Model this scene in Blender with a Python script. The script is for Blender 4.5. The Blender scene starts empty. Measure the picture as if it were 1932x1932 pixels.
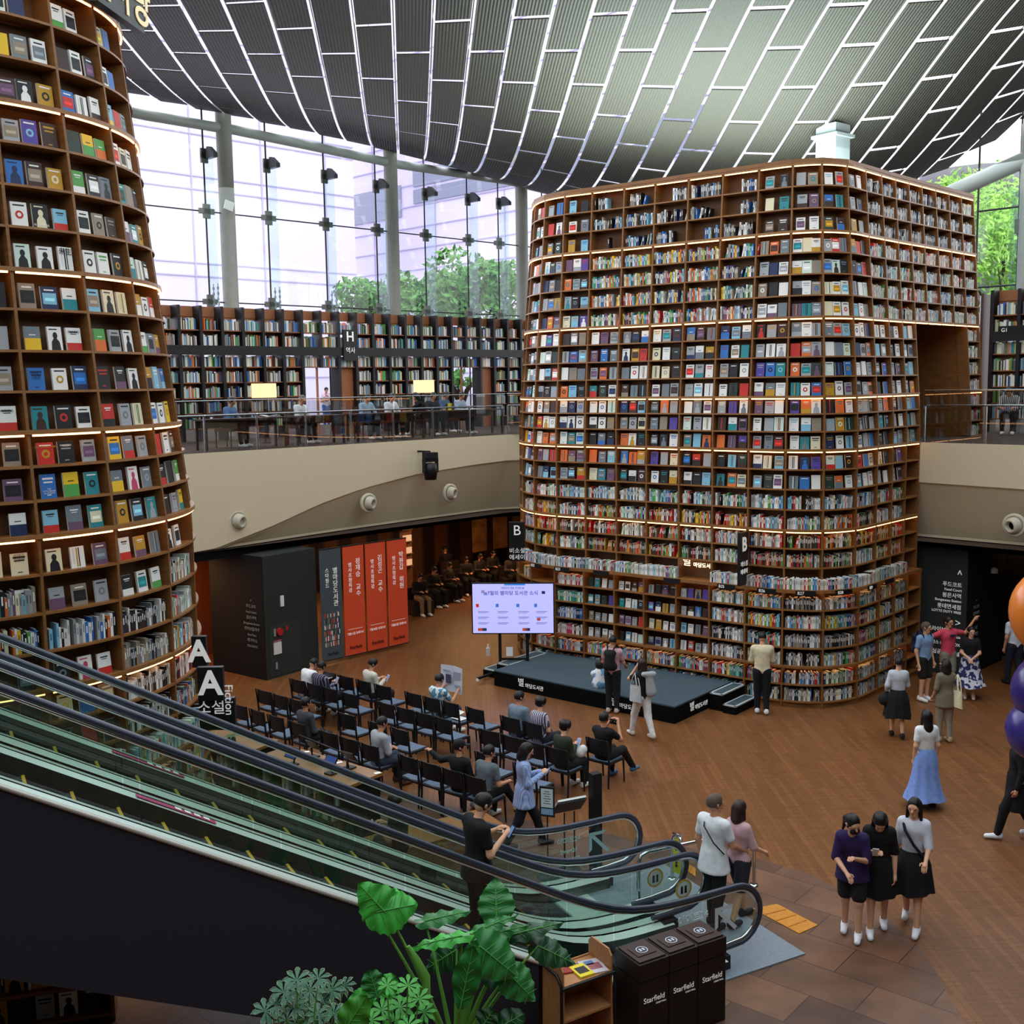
import bpy, math, random
import numpy as np
from mathutils import Vector, Matrix
C=bpy.context.scene.collection
R=random.Random(7)
# ------------------------------------------------------------------ camera
FPX=2084.0; EYE=7.0
pitch=math.atan(243/FPX); roll=math.atan(0.015)
Fv=np.array([0,math.cos(pitch),-math.sin(pitch)]);R0=np.array([1.,0,0]);U0=np.array([0,math.sin(pitch),math.cos(pitch)])
cr,sr=math.cos(roll),math.sin(roll)
Rv=cr*R0-sr*U0; Uv=sr*R0+cr*U0
cam=bpy.data.cameras.new('camera'); co=bpy.data.objects.new('camera',cam); C.objects.link(co)
M=Matrix(((Rv[0],Uv[0],-Fv[0],0),(Rv[1],Uv[1],-Fv[1],0),(Rv[2],Uv[2],-Fv[2],EYE),(0,0,0,1)))
co.matrix_world=M; cam.sensor_width=36; cam.lens=FPX/1932*36; cam.clip_end=300; cam.clip_start=.05
bpy.context.scene.camera=co
# ------------------------------------------------------------------ world, light, exposure
sc=bpy.context.scene
w=bpy.data.worlds.new('sky'); sc.world=w; w.use_nodes=True
wn=w.node_tree.nodes; wl=w.node_tree.links
bg=wn['Background']; bg.inputs[1].default_value=3.2
tc=wn.new('ShaderNodeTexCoord'); ns=wn.new('ShaderNodeTexNoise'); ns.inputs['Scale'].default_value=3
rp=wn.new('ShaderNodeValToRGB'); rp.color_ramp.elements[0].color=(.80,.83,.88,1); rp.color_ramp.elements[1].color=(.92,.95,1,1)
wl.new(tc.outputs['Generated'],ns.inputs['Vector']); wl.new(ns.outputs['Fac'],rp.inputs['Fac']); wl.new(rp.outputs['Color'],bg.inputs[0])
sc.view_settings.view_transform='Standard'; sc.view_settings.look='None'; sc.view_settings.gamma=1; sc.view_settings.exposure=0.0
sc.view_settings.use_curve_mapping=False
def area(name,loc,size,power,color,target=None,rot=None):
    l=bpy.data.lights.new(name,'AREA'); l.energy=power; l.color=color; l.shape='RECTANGLE'; l.size,l.size_y=size
    o=bpy.data.objects.new(name,l); C.objects.link(o); o.location=loc
    if target is not None:
        d=Vector(target)-Vector(loc); o.rotation_euler=d.to_track_quat('-Z','Y').to_euler()
    elif rot: o.rotation_euler=rot
    return o
area('skylight',(1.5,24,13.0),(26,22),3100,(.86,.95,1.0))
area('skylight_near',(0,6,13.5),(24,14),1900,(.86,.95,1.0))
area('window_daylight',(-9.5,32.5,10.8),(16,5),700,(.9,.9,1.0),target=(0,18,4))
area('uplight',(5.2,27.6,11.9),(8,6),3000,(.80,1.0,.95),rot=(math.pi,0,0))
for k,(x,y) in enumerate([(-7,33),(-1,36),(13.5,28)]):
    area('warm_downlight',(x,y,3.0),(2.5,2.5),110,(1,.55,.25))
area('alcove_downlight',(-8.5,26.5,2.9),(1.2,1.2),60,(1,.45,.2))

# ------------------------------------------------------------------ helpers
def ray(x,y): return Fv+((x-966)/FPX)*Rv-((y-966)/FPX)*Uv
def fl(x,y,z=0.0):
    d=ray(x,y); t=(z-EYE)/d[2]; return (d[0]*t,d[1]*t,z)
def vp(x,y,P,n):
    d=ray(x,y); t=(P[0]*n[0]+P[1]*n[1])/(d[0]*n[0]+d[1]*n[1]); return (d[0]*t,d[1]*t,EYE+d[2]*t)
def ad(x,y,Y):
    d=ray(x,y); t=Y/d[1]; return (d[0]*t,Y,EYE+d[2]*t)
_m={}
def lin(c): return tuple((v/12.92 if v<=.04045 else ((v+.055)/1.055)**2.4) for v in c)
def hx(s): return lin(tuple(int(s[i:i+2],16)/255 for i in (0,2,4)))
def mat(name,col,rough=.6,metal=0,emit=0,spec=.4,tex=None,**k):
    if name in _m: return _m[name]
    if isinstance(col,str): col=hx(col)
    m=bpy.data.materials.new(name); m.use_nodes=True; n=m.node_tree.nodes; l=m.node_tree.links
    b=n['Principled BSDF']; b.inputs['Base Color'].default_value=(*col,1); b.inputs['Roughness'].default_value=rough
    b.inputs['Metallic'].default_value=metal; b.inputs['Specular IOR Level'].default_value=spec
    if emit: b.inputs['Emission Color'].default_value=(*col,1); b.inputs['Emission Strength'].default_value=emit
    if tex: tex(m,n,l,b,col)
    _m[name]=m; return m
def T_noise(scale=8,amt=.25,stretch=(1,1,1),bump=0,detail=4):
    def f(m,n,l,b,col):
        t=n.new('ShaderNodeTexCoord'); mp=n.new('ShaderNodeMapping'); mp.inputs['Scale'].default_value=stretch
        x=n.new('ShaderNodeTexNoise'); x.inputs['Scale'].default_value=scale; x.inputs['Detail'].default_value=detail
        l.new(t.outputs['Object'],mp.inputs[0]); l.new(mp.outputs[0],x.inputs['Vector'])
        r=n.new('ShaderNodeValToRGB'); r.color_ramp.elements[0].position=.3; r.color_ramp.elements[1].position=.7
        r.color_ramp.elements[0].color=(*[c*(1-amt) for c in col],1); r.color_ramp.elements[1].color=(*[min(1,c*(1+amt)) for c in col],1)
        l.new(x.outputs['Fac'],r.inputs[0]); l.new(r.outputs[0],b.inputs['Base Color'])
        if bump:
            bp=n.new('ShaderNodeBump'); bp.inputs['Strength'].default_value=bump; l.new(x.outputs['Fac'],bp.inputs['Height']); l.new(bp.outputs[0],b.inputs['Normal'])
    return f
def T_mix2(col2,kind='noise',scale=6,th=.5,stretch=(1,1,1),rot=0,soft=.02):
    if isinstance(col2,str): col2=hx(col2)
    def f(m,n,l,b,col):
        t=n.new('ShaderNodeTexCoord'); mp=n.new('ShaderNodeMapping'); mp.inputs['Scale'].default_value=stretch; mp.inputs['Rotation'].default_value=(0,rot,0)
        l.new(t.outputs['Object'],mp.inputs[0])
        if kind=='noise': x=n.new('ShaderNodeTexNoise'); x.inputs['Detail'].default_value=1
        elif kind=='wave': x=n.new('ShaderNodeTexWave'); x.inputs['Distortion'].default_value=1.5
        else: x=n.new('ShaderNodeTexVoronoi')
        x.inputs['Scale'].default_value=scale; l.new(mp.outputs[0],x.inputs['Vector'])
        r=n.new('ShaderNodeValToRGB'); r.color_ramp.elements[0].position=th-soft; r.color_ramp.elements[1].position=th+soft
        r.color_ramp.elements[0].color=(*col,1); r.color_ramp.elements[1].color=(*col2,1)
        l.new(x.outputs[0],r.inputs[0]); l.new(r.outputs[0],b.inputs['Base Color'])
    return f
def T_attr(m,n,l,b,col):
    a=n.new('ShaderNodeAttribute'); a.attribute_name='Col'; l.new(a.outputs['Color'],b.inputs['Base Color'])
def glass(name,tint=(1,1,1),refl=.06,rough=.02):
    if name in _m: return _m[name]
    m=bpy.data.materials.new(name); m.use_nodes=True; n=m.node_tree.nodes; l=m.node_tree.links; n.clear()
    o=n.new('ShaderNodeOutputMaterial'); t=n.new('ShaderNodeBsdfTransparent'); t.inputs[0].default_value=(*tint,1)
    g=n.new('ShaderNodeBsdfGlossy'); g.inputs['Roughness'].default_value=rough; x=n.new('ShaderNodeMixShader'); x.inputs[0].default_value=refl
    l.new(t.outputs[0],x.inputs[1]); l.new(g.outputs[0],x.inputs[2]); l.new(x.outputs[0],o.inputs[0]); _m[name]=m; return m

wood=mat('walnut_veneer','7e5229',.5,tex=T_noise(3,.18,(1,1,6)))
woodk=mat('shelf_board_wood','8a5b2e',.45,tex=T_noise(3,.15,(3,3,1)))
woodb=mat('bookcase_back_wood','64401f',.6,tex=T_noise(3,.15,(1,1,6)))
ledm=mat('warm_light_strip',(1,.50,.20),emit=5.5)
black=mat('black_metal','0c0c0e',.45); blackm=mat('matte_black','0a0a0b',.85,spec=.1)
steel=mat('brushed_steel','b8bcc0',.25,metal=1); grey=mat('painted_grey_steel','8b8f8c',.5)
white=mat('white_paint','e8e8e6',.5); print_m=mat('printed_book_cover','808080',.55,tex=T_attr)
whitel=mat('white_lettering','e6e6e2',.6,emit=.25)
skin=mat('skin','c98f6d',.55); skin2=mat('skin_fair','d9a584',.55); hairm=mat('black_hair','0e0b0a',.5,tex=T_noise(60,.4,(1,1,.2)))
hairb=mat('brown_hair','2a1810',.5); hairg=mat('short_grey_brown_hair','5a4a40',.7); eyem=mat('eye_dark','100c0a',.3); lipm=mat('lips','a4524a',.5)

class MB:
    def __init__(s): s.v=[];s.f=[];s.m=[];s.c=[];s.sm=[]
    def face(s,pts,mi=0,col=(.5,.5,.5),sm=False):
        b=len(s.v); s.v+= [tuple(float(q) for q in p) for p in pts]; s.f.append(tuple(range(b,b+len(pts)))); s.m.append(mi); s.c.append(col); s.sm.append(sm)
    def grid(s,rows,mi=0,col=(.5,.5,.5),closed=False,sm=True):
        b=len(s.v); n=len(rows[0])
        for r in rows: s.v+=[tuple(float(q) for q in p) for p in r]
        for i in range(len(rows)-1):
            for j in range(n if closed else n-1):
                k=(j+1)%n; s.f.append((b+i*n+j,b+i*n+k,b+(i+1)*n+k,b+(i+1)*n+j)); s.m.append(mi); s.c.append(col); s.sm.append(sm)
    def box8(s,P,mi=0,col=(.5,.5,.5),skip=()):
        b=len(s.v); s.v+=[tuple(float(q) for q in p) for p in P]
        for k,f in enumerate([(0,3,2,1),(4,5,6,7),(0,1,5,4),(1,2,6,5),(2,3,7,6),(3,0,4,7)]):
            if k in skip: continue
            s.f.append(tuple(b+q for q in f)); s.m.append(mi); s.c.append(col); s.sm.append(False)
    def box(s,c,size,rz=0,mi=0,col=(.5,.5,.5),ax=None):
        a,b_,h=[q/2 for q in size]; 
        X=Vector((math.cos(rz),math.sin(rz),0)); Y=Vector((-math.sin(rz),math.cos(rz),0)); Z=Vector((0,0,1))
        if ax: X,Y,Z=ax
        c=Vector(c); s.box8([c+X*p+Y*q+Z*r for r in (-h,h) for p,q in ((-a,-b_),(a,-b_),(a,b_),(-a,b_))],mi,col)
    def tube(s,pts,r,n=8,mi=0,col=(.5,.5,.5),cap=True,sm=True):
        pts=[Vector(p) for p in pts]; rs=r if isinstance(r,(list,tuple)) else [r]*len(pts)
        rows=[]; up=None
        for i,p in enumerate(pts):
            d=(pts[min(i+1,len(pts)-1)]-pts[max(i-1,0)]).normalized()
            if up is None:
                up=Vector((0,0,1)) if abs(d.z)<.9 else Vector((1,0,0))
            a=d.cross(up); 
            if a.length<1e-6: a=d.cross(Vector((0,1,0)))
            a.normalize(); up=a.cross(d).normalized()
            rows.append([p+(a*math.cos(2*math.pi*k/n)+up*math.sin(2*math.pi*k/n))*rs[i] for k in range(n)])
        s.grid(rows,mi,col,closed=True,sm=sm)
        if cap: s.face(rows[0][::-1],mi,col); s.face(rows[-1],mi,col)
    def lathe(s,prof,c=(0,0,0),n=20,mi=0,col=(.5,.5,.5),sx=1,sy=1):
        s.grid([[(c[0]+r*sx*math.cos(2*math.pi*k/n),c[1]+r*sy*math.sin(2*math.pi*k/n),c[2]+z) for k in range(n)] for r,z in prof],mi,col,closed=True)
    def addmesh(s,V,F,mi=0,col=(.5,.5,.5)):
        b=len(s.v); s.v+=[tuple(map(float,p)) for p in V]; s.f+=[tuple(int(q)+b for q in f) for f in F]; k=len(F); s.m+=[mi]*k; s.c+=[col]*k; s.sm+=[True]*k
    def build(s,name,mats,parent=None,loc=None,color=False,**props):
        me=bpy.data.meshes.new(name); me.from_pydata(s.v,[],s.f)
        if not isinstance(mats,(list,tuple)): mats=[mats]
        for m in mats: me.materials.append(m)
        me.polygons.foreach_set('material_index',s.m); me.polygons.foreach_set('use_smooth',s.sm)
        if color:
            at=me.color_attributes.new('Col','FLOAT_COLOR','CORNER')
            buf=[]
            for f,c in zip(s.f,s.c): buf+= [*c,1.0]*len(f)
            at.data.foreach_set('color',buf)
        me.update()
        o=bpy.data.objects.new(name,me); C.objects.link(o)
        if parent: o.parent=parent
        if loc is not None: o.location=loc
        for k,v in props.items(): o[k]=v
        return o
def empty(name,loc=(0,0,0),rz=0,**props):
    o=bpy.data.objects.new(name,None); C.objects.link(o); o.location=loc; o.rotation_euler=(0,0,rz); o.empty_display_size=.1
    for k,v in props.items(): o[k]=v
    return o
def text(body,size,loc,n,m,parent=None,up=(0,0,1),name='lettering',align='CENTER',ext=.004,space=1.0,vert=False,bold=.0,**props):
    """lettering on a surface whose outward normal is n"""
    cu=bpy.data.curves.new(name,'FONT'); cu.body=body; cu.size=size; cu.extrude=ext; cu.align_x=align; cu.align_y='CENTER'; cu.space_line=space; cu.offset=bold
    cu.materials.append(m); o=bpy.data.objects.new(name,cu); C.objects.link(o)
    n=Vector(n).normalized(); up=Vector(up); x=up.cross(n).normalized(); y=n.cross(x)
    mt=Matrix((x,y,n)).transposed().to_4x4(); mt.translation=Vector(loc)+n*.006
    dg=bpy.context.evaluated_depsgraph_get(); me=bpy.data.meshes.new_from_object(o.evaluated_get(dg)); o2=bpy.data.objects.new(name,me); C.objects.link(o2)
    me.materials.clear(); me.materials.append(m)
    if parent: o2.parent=parent
    o2.matrix_local=(parent_world(parent).inverted()@mt) if parent else mt
    bpy.data.objects.remove(o); bpy.data.curves.remove(cu); o=o2
    for k,v in props.items(): o[k]=v
    return o
def parent_world(o):
    m=Matrix.Translation(o.location)@o.rotation_euler.to_matrix().to_4x4()
    return (parent_world(o.parent)@m) if o.parent else m
def struct(name,mb,m,parent=None,**k):
    o=mb.build(name,m,parent,**k)
    if not parent: o['kind']='structure'
    return o
ORD='first second third fourth fifth sixth seventh eighth ninth tenth eleventh twelfth thirteenth fourteenth fifteenth sixteenth seventeenth eighteenth nineteenth twentieth twenty-first twenty-second twenty-third twenty-fourth twenty-fifth twenty-sixth twenty-seventh twenty-eighth'.split()
# ------------------------------------------------------------------ setting: floor
def mat_planks(name,ang):
    m=bpy.data.materials.new(name); m.use_nodes=True; n=m.node_tree.nodes; l=m.node_tree.links; b=n['Principled BSDF']
    t=n.new('ShaderNodeTexCoord'); mp=n.new('ShaderNodeMapping'); mp.inputs['Rotation'].default_value=(0,0,ang)
    br=n.new('ShaderNodeTexBrick'); br.inputs['Scale'].default_value=1; br.inputs['Brick Width'].default_value=1.3; br.inputs['Row Height'].default_value=.095
    br.inputs['Mortar Size'].default_value=.003; br.offset=.37
    for k,c in (('Color1','6b4424'),('Color2','7c502d'),('Mortar','55331e')): br.inputs[k].default_value=(*hx(c),1)
    nz=n.new('ShaderNodeTexNoise'); nz.inputs['Scale'].default_value=2.2; nz.inputs['Detail'].default_value=6
    m2=n.new('ShaderNodeMapping'); m2.inputs['Rotation'].default_value=(0,0,ang); m2.inputs['Scale'].default_value=(1,9,1)
    mx=n.new('ShaderNodeMix'); mx.data_type='RGBA'; mx.blend_type='OVERLAY'; mx.inputs[0].default_value=.42
    l.new(t.outputs['Object'],mp.inputs[0]); l.new(mp.outputs[0],br.inputs['Vector']); l.new(t.outputs['Object'],m2.inputs[0]); l.new(m2.outputs[0],nz.inputs['Vector'])
    l.new(br.outputs['Color'],mx.inputs[6]); l.new(nz.outputs['Fac'],mx.inputs[7]); l.new(mx.outputs[2],b.inputs['Base Color']); b.inputs['Roughness'].default_value=.42; b.inputs['Specular IOR Level'].default_value=.3
    return m
def mat_slate(name):
    m=bpy.data.materials.new(name); m.use_nodes=True; n=m.node_tree.nodes; l=m.node_tree.links; b=n['Principled BSDF']
    t=n.new('ShaderNodeTexCoord'); mp=n.new('ShaderNodeMapping'); mp.inputs['Rotation'].default_value=(0,0,.70)
    br=n.new('ShaderNodeTexBrick'); br.inputs['Scale'].default_value=1; br.inputs['Brick Width'].default_value=1.15; br.inputs['Row Height'].default_value=.66; br.offset=.45
    br.inputs['Mortar Size'].default_value=.006; br.inputs['Bias'].default_value=0.1
    for k,c in (('Color1','4c3225'),('Color2','755038'),('Mortar','2a1b12')): br.inputs[k].default_value=(*hx(c),1)
    nz=n.new('ShaderNodeTexNoise'); nz.inputs['Scale'].default_value=1.7; nz.inputs['Detail'].default_value=7
    mx=n.new('ShaderNodeMix'); mx.data_type='RGBA'; mx.blend_type='OVERLAY'; mx.inputs[0].default_value=.8
    l.new(t.outputs['Object'],mp.inputs[0]); l.new(mp.outputs[0],br.inputs['Vector']); l.new(t.outputs['Object'],nz.inputs['Vector'])
    l.new(br.outputs['Color'],mx.inputs[6]); l.new(nz.outputs['Fac'],mx.inputs[7]); l.new(mx.outputs[2],b.inputs['Base Color']); b.inputs['Roughness'].default_value=.5
    return m
floor=MB(); floor.box((2,22,-.15),(44,52,.3)); struct('floor',floor,mat_planks('oak_plank_floor',1.54))
bp=[fl(*p) for p in [(560,1470),(640,1472),(760,1500),(900,1535),(1080,1560),(1200,1585),(1300,1592),(1400,1612),(1530,1650),(1640,1705),(1740,1790),(1820,1932)]]
st=MB(); pts=[(p[0],p[1],.004) for p in bp]+[(bp[-1][0]+.3,6,.004),(-7,6,.004),(-7,bp[0][1]-2.5,.004)]
st.face(pts[::-1]); struct('floor_stone_paving',st,mat_slate('slate_paving'))
# ------------------------------------------------------------------ balcony slab, fascia, space below
cream=mat('cream_plaster','d6c7a8',.85,tex=T_noise(40,.05)); slabdark=mat('dark_brown_soffit','1d1815',.8)
ZB=5.5
EDGE=[(-16,16.7),(-.1,32.6),(1.4,33.0),(3,32.1),(9.3,25.8),(16,19.1)]
def wavez(x,y):   # height of the moulded wave along the fascia
    P=[(-12,3.0),(-7.0,3.22),(-5.8,3.62),(-4.9,4.0),(-3.9,4.3),(-2.6,4.55),(-1.0,4.68),(0,4.72),(8,4.55),(9.5,4.55),(12,4.5),(16,4.4)]
    for (a,za),(b,zb) in zip(P,P[1:]):
        if x<=b: return za+(zb-za)*max(0,(x-a))/(b-a)
    return P[-1][1]
def sub(P,q,n):
    return [(P[0]+(q[0]-P[0])*k/n,P[1]+(q[1]-P[1])*k/n) for k in range(n)]
path=[]
for a,b in zip(EDGE,EDGE[1:]): path+=sub(a,b,max(2,int(math.dist(a,b)*2)))
path.append(EDGE[-1])
def inn(i,pth):   # inward (away from atrium) normal
    a=pth[max(i-1,0)]; b=pth[min(i+1,len(pth)-1)]; dx,dy=b[0]-a[0],b[1]-a[1]; L=math.hypot(dx,dy); return (-dy/L,dx/L)
fa=MB(); rows=[[] for _ in range(6)]
for i,(x,y) in enumerate(path):
    nx,ny=inn(i,path); zw=wavez(x,y)
    for r,(off,z) in enumerate([(0,ZB),(0,zw+.02),(.05,zw-.02),(.07,zw-.05),(.45*(zw-3.2)+.1,3.26),(.45*(zw-3.2)+.1,3.2)]):
        rows[r].append((x+nx*off,y+ny*off,z))
fa.grid(rows[::-1],sm=False); struct('wall_balcony_fascia',fa,cream)
tr=MB(); tr.grid([[(x+inn(i,path)[0]*(.45*(wavez(x,y)-3.2)+.02),y+inn(i,path)[1]*(.45*(wavez(x,y)-3.2)+.02),z) for i,(x,y) in enumerate(path)] for z in (2.98,3.21)],sm=False)
struct('trim_1',tr,blackm)
far=[(24,32),(4,52),(-28,28)]
dk=MB(); top=[(x,y,ZB) for x,y in EDGE]+[(x,y,ZB) for x,y in far]
dk.face(top); dk.face([(x+ (.6 if False else 0),y,3.19) for x,y,z in top][::-1]); struct('floor_balcony_slab',dk,[mat('balcony_carpet','4a3a30',.9)])
lo=MB(); lo.grid([[(x,y,z) for x,y in [(-24,22),(-9.5,34.5),(0,43.5),(8,41),(19,30)]] for z in (0,3.2)],sm=False)
struct('wall_back_lower',lo,mat('brown_back_wall','6a4225',.5,tex=T_mix2('2a1a10','wave',.35,.5,(1,1,0.02),soft=.2)))
# ------------------------------------------------------------------ ceiling of dark ribbed panels with daylight gaps
DEG=[(0,0),(0,1),(0,2),(0,3),(0,4),(1,0),(1,1),(1,2),(1,3),(2,0),(2,1),(2,2),(3,0),(3,1),(4,0)]
CO=[6.6937,-0.9165,2.3572,0.8125,-0.909,-2.6018,-4.7085,1.5681,2.298,-0.0026,0.0498,-0.6765,1.5594,3.2968,1.4907]
def cz(X,Y):
    X=min(max(X,-11),14.5); Y0=max(Y,22.5); u=X/15; v=(Y0-33)/12
    z=EYE+sum(c*u**a*v**b for (a,b),c in zip(DEG,CO))
    if Y<22.5: z+= (22.5-Y)*.02
    return min(z,16.6)
TT,C0_,WW=-.0926,-.0967,.8639
def climit(X,Y): return Y-X<43.6 and Y+X<47.2
# perforated ribbed panel: ribs across, tiny holes
def mat_panel():
    m=bpy.data.materials.new('ribbed_metal_panel'); m.use_nodes=True; n=m.node_tree.nodes; l=m.node_tree.links; b=n['Principled BSDF']
    t=n.new('ShaderNodeTexCoord'); mp=n.new('ShaderNodeMapping'); mp.inputs['Rotation'].default_value=(0,0,-.0926)
    wv=n.new('ShaderNodeTexWave'); wv.inputs['Scale'].default_value=4.2; wv.inputs['Distortion'].default_value=0; wv.bands_direction='X'
    l.new(t.outputs['Object'],mp.inputs[0]); l.new(mp.outputs[0],wv.inputs['Vector'])
    bu=n.new('ShaderNodeBump'); bu.inputs['Strength'].default_value=.6; bu.inputs['Distance'].default_value=.03; l.new(wv.outputs['Fac'],bu.inputs['Height']); l.new(bu.outputs[0],b.inputs['Normal'])
    b.inputs['Base Color'].default_value=(*hx('33302b'),1); b.inputs['Metallic'].default_value=0; b.inputs['Specular IOR Level'].default_value=.12; b.inputs['Roughness'].default_value=.6
    return m
pm=mat_panel(); LP=3.05
cp=MB(); rail=MB()
def P3(i,Y,up=0): 
    X=C0_+i*WW+TT*Y; return (X,Y,cz(X,Y)+up)
for i in range(-14,24):
    ph=26.7 if i%2==0 else 25.2
    k0=-9
    for k in range(k0,9):
        a=ph+k*LP+.08; b=a+LP-.16; n=6; g=.046/WW
        L=[];Rr=[]
        for q in range(n+1):
            Y=a+(b-a)*q/n; pl=P3(i+g,Y); pr=P3(i+1-g,Y)
            if not climit(*pr[:2]) or not climit(*pl[:2]): break
            L.append(pl);Rr.append(pr)
        if len(L)<2: continue
        cp.grid([L,Rr],sm=True)
        # folded edges give the panels their thickness
        cp.grid([[(x,y,z+.03) for x,y,z in L],L],sm=False); cp.grid([Rr,[(x,y,z+.03) for x,y,z in Rr]],sm=False)
        for e,f in ((L[0],Rr[0]),(L[-1],Rr[-1])): cp.face([e,f,(f[0],f[1],f[2]+.03),(e[0],e[1],e[2]+.03)])
ceil=struct('ceiling',cp,pm)
for i in range(-13,24):
    pts=[]
    Y=9
    while Y<44:
        p=P3(i,Y,.13)
        if climit(*p[:2]): pts.append(p)
        Y+=1.2
    if len(pts)>1: rail.tube(pts,.018,5)
struct('ceiling_rail_frame',rail,mat('white_rail','d8dedd',.5))
cap=MB()
for s_ in (0,1):
    pass
# ------------------------------------------------------------------ window wall left (Y-X=43) and right (X+Y=46)
WL=43.0; WR=46.6
nL=(-1,1); PLn=(0,WL); nR=(1,1); PRn=(0,WR)
pil=mat('pillar_grey_paint','a3a69e',.5,tex=T_noise(4,.05))
def lx(px,y=500): q=vp(px,y,PLn,nL); return q[0]
colx=[lx(433,500),lx(741,480),lx(985,480)]
for k,X in enumerate([colx[0]-4.55]+colx+[colx[2]+4.5]):
    c=MB(); c.lathe([(.235,5.5),(.235,15.3),(.3,15.35),(.3,15.6)],(X,X+WL,0),20); struct('pillar_round',c,pil)
tb=MB(); tp=[vp(*p,PLn,nL) for p in [(273,217),(402,239),(434,243.5),(580,274),(730,306),(755,311),(957,341)]]
tp=[(tp[0][0]-6,tp[0][1]-6,tp[0][2]+.3)]+tp+[(tp[-1][0]+4,tp[-1][1]+4,tp[-1][2]-.3)]
tb.tube(tp,.15,12); struct('trim_2',tb,mat('tube_beam_grey','a9afab',.45))
tube_z=lambda X: np.interp(X,[p[0] for p in tp],[p[2] for p in tp])
pane=glass('window_glass',(.97,.985,1.0),.05); fing=glass('glass_fin',(.72,.88,.90),.16); wm=mat('window_mullion','2b2b2b',.5); fit=mat('patch_fitting','6f6e66',.4,metal=.5)
rods=[lx(v) for v in (393,509,616,712,803,883,941)]; rods=[rods[0]-3.3,rods[0]-1.65]+rods+[rods[-1]+1.7,rods[-1]+3.2]
for k,(a,b) in enumerate(zip(rods,rods[1:])):
    z1=min(tube_z(a),tube_z(b))+.5
    g=MB(); g.face([(a,a+WL,5.5),(b,b+WL,5.5),(b,b+WL,z1),(a,a+WL,z1)]); wo=struct(f'window_{k+1}',g,pane)
    f=MB(); f.tube([(a,a+WL,5.5),(a,a+WL,z1+.4)],.028,6)
    for z in (9.58,12.25): f.tube([(a,a+WL,z),(b,b+WL,z)],.022,6)
    f.build('mullion',wm,wo)
    f=MB()
    for z in (9.58,12.25,tube_z(a)-.9):
        for w_,h_ in ((.5,.16),(.22,.42)): f.box((a+.03,a+WL-.04,z),(w_ if z<13 else .22,.08,h_),math.pi/4)
    f.build('patch_fitting',fit,wo)
    if k>=2:
        fn=MB(); c=(a+.05,a+WL-.05); zt=tube_z(a)-1.0
        fn.face([(c[0]+.35,c[1]-.35,9.3),(c[0],c[1],9.3),(c[0],c[1],zt),(c[0]+.35,c[1]-.35,zt)]); fn.build('glass_fin',fing,wo)
        fc=MB(); P=[(c[0]+.36,c[1]-.36,zt),(c[0]+.36,c[1]-.36,zt+.12),(c[0]+.15,c[1]-.15,zt+.34),(c[0]+.08,c[1]-.08,zt+.34),(c[0]+.02,c[1]-.02,zt)]
        fc.face(P); fc.face([(x+.1,y+.1,z) for x,y,z in P[::-1]])
        for p,q in zip(P,P[1:]+P[:1]): fc.face([p,q,(q[0]+.1,q[1]+.1,q[2]),(p[0]+.1,p[1]+.1,p[2])])
        fc.build('fin_bracket',mat('dark_bracket','3a3f42',.5),wo)
        fr=MB()
        for d in (.12,.3):
            for z in np.arange(9.0,10.1,.16): fr.box((c[0]+d,c[1]-d,z),(.05,.05,.07),math.pi/4)
            fr.tube([(c[0]+d,c[1]-d,8.9),(c[0]+d,c[1]-d,10.1)],.015,5)
        fr.build('clamp_rail',mat('clamp_grey','8a9095',.4,metal=.5),wo)
# a paper notice on the first pillar, the small box fixed there
nb=MB(); q=vp(432,388,(0,WL-.62),nL); nb.box(q,(.3,.04,.28),math.pi/4,ax=(Vector((.68,.68,-.25)),Vector((.7,-.7,0)),Vector((.2,.2,.95))))
nb.build('junction_box',mat('off_white_box','c9cac4',.6),label='small off-white box fixed to the grey pillar left of the window bays',category='junction box')
# right window wall
tb=MB(); p1=vp(1932,302,PRn,nR); p2=vp(1825,350,PRn,nR); d=Vector(p1)-Vector(p2)
tb.tube([Vector(p2)-d*1.2,Vector(p1)+d*1.5],.24,12); struct('trim_3',tb,mat('tube_beam_grey','a9afab',.45))
k0=len(rods)
for k,(px,px2) in enumerate([(1845,1923),(1923,2010)]):
    a=vp(px,400,PRn,nR); b=vp(px2,400,PRn,nR)
    g=MB(); g.face([(a[0],a[1],5.5),(b[0],b[1],5.5),(b[0],b[1],14.5),(a[0],a[1],14.5)]); wo=struct(f'window_{k0+k}',g,pane)
    f=MB(); f.tube([(a[0],a[1],5.5),(a[0],a[1],14.6)],.03,6)
    for yy in (395,540): 
        z=vp(1880,yy,PRn,nR)[2]; f.tube([(a[0],a[1],z),(b[0],b[1],z)],.03,6)
    f.build('mullion',wm,wo)
    if k:
        fn=MB(); fn.face([(a[0],a[1],8),(a[0]-.4,a[1]-.35,8),(a[0]-.4,a[1]-.35,12.2),(a[0],a[1],12.2)]); fn.build('glass_fin',fing,wo)
        f=MB(); f.box((a[0],a[1],11.2),(.3,.12,.4),.8); f.build('patch_fitting',fit,wo)
col=MB(); q=vp(1940,400,PRn,nR); col.lathe([(.24,5.5),(.24,14)],(q[0],q[1],0),16); struct('pillar_round',col,pil)
# grey square shaft that rises behind the great bookcase to the ceiling
sh=MB(); a=ad(1571,290,30.0); sh.box((a[0],a[1],(5+cz(a[0],a[1]))/2),(.62,.62,cz(a[0],a[1])-4.9),math.radians(38)); sh.box((a[0],a[1],cz(a[0],a[1])-.25),(.8,.8,.08),math.radians(38)); struct('pillar_square',sh,mat('pale_grey_shaft','7c8284',.6))
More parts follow.
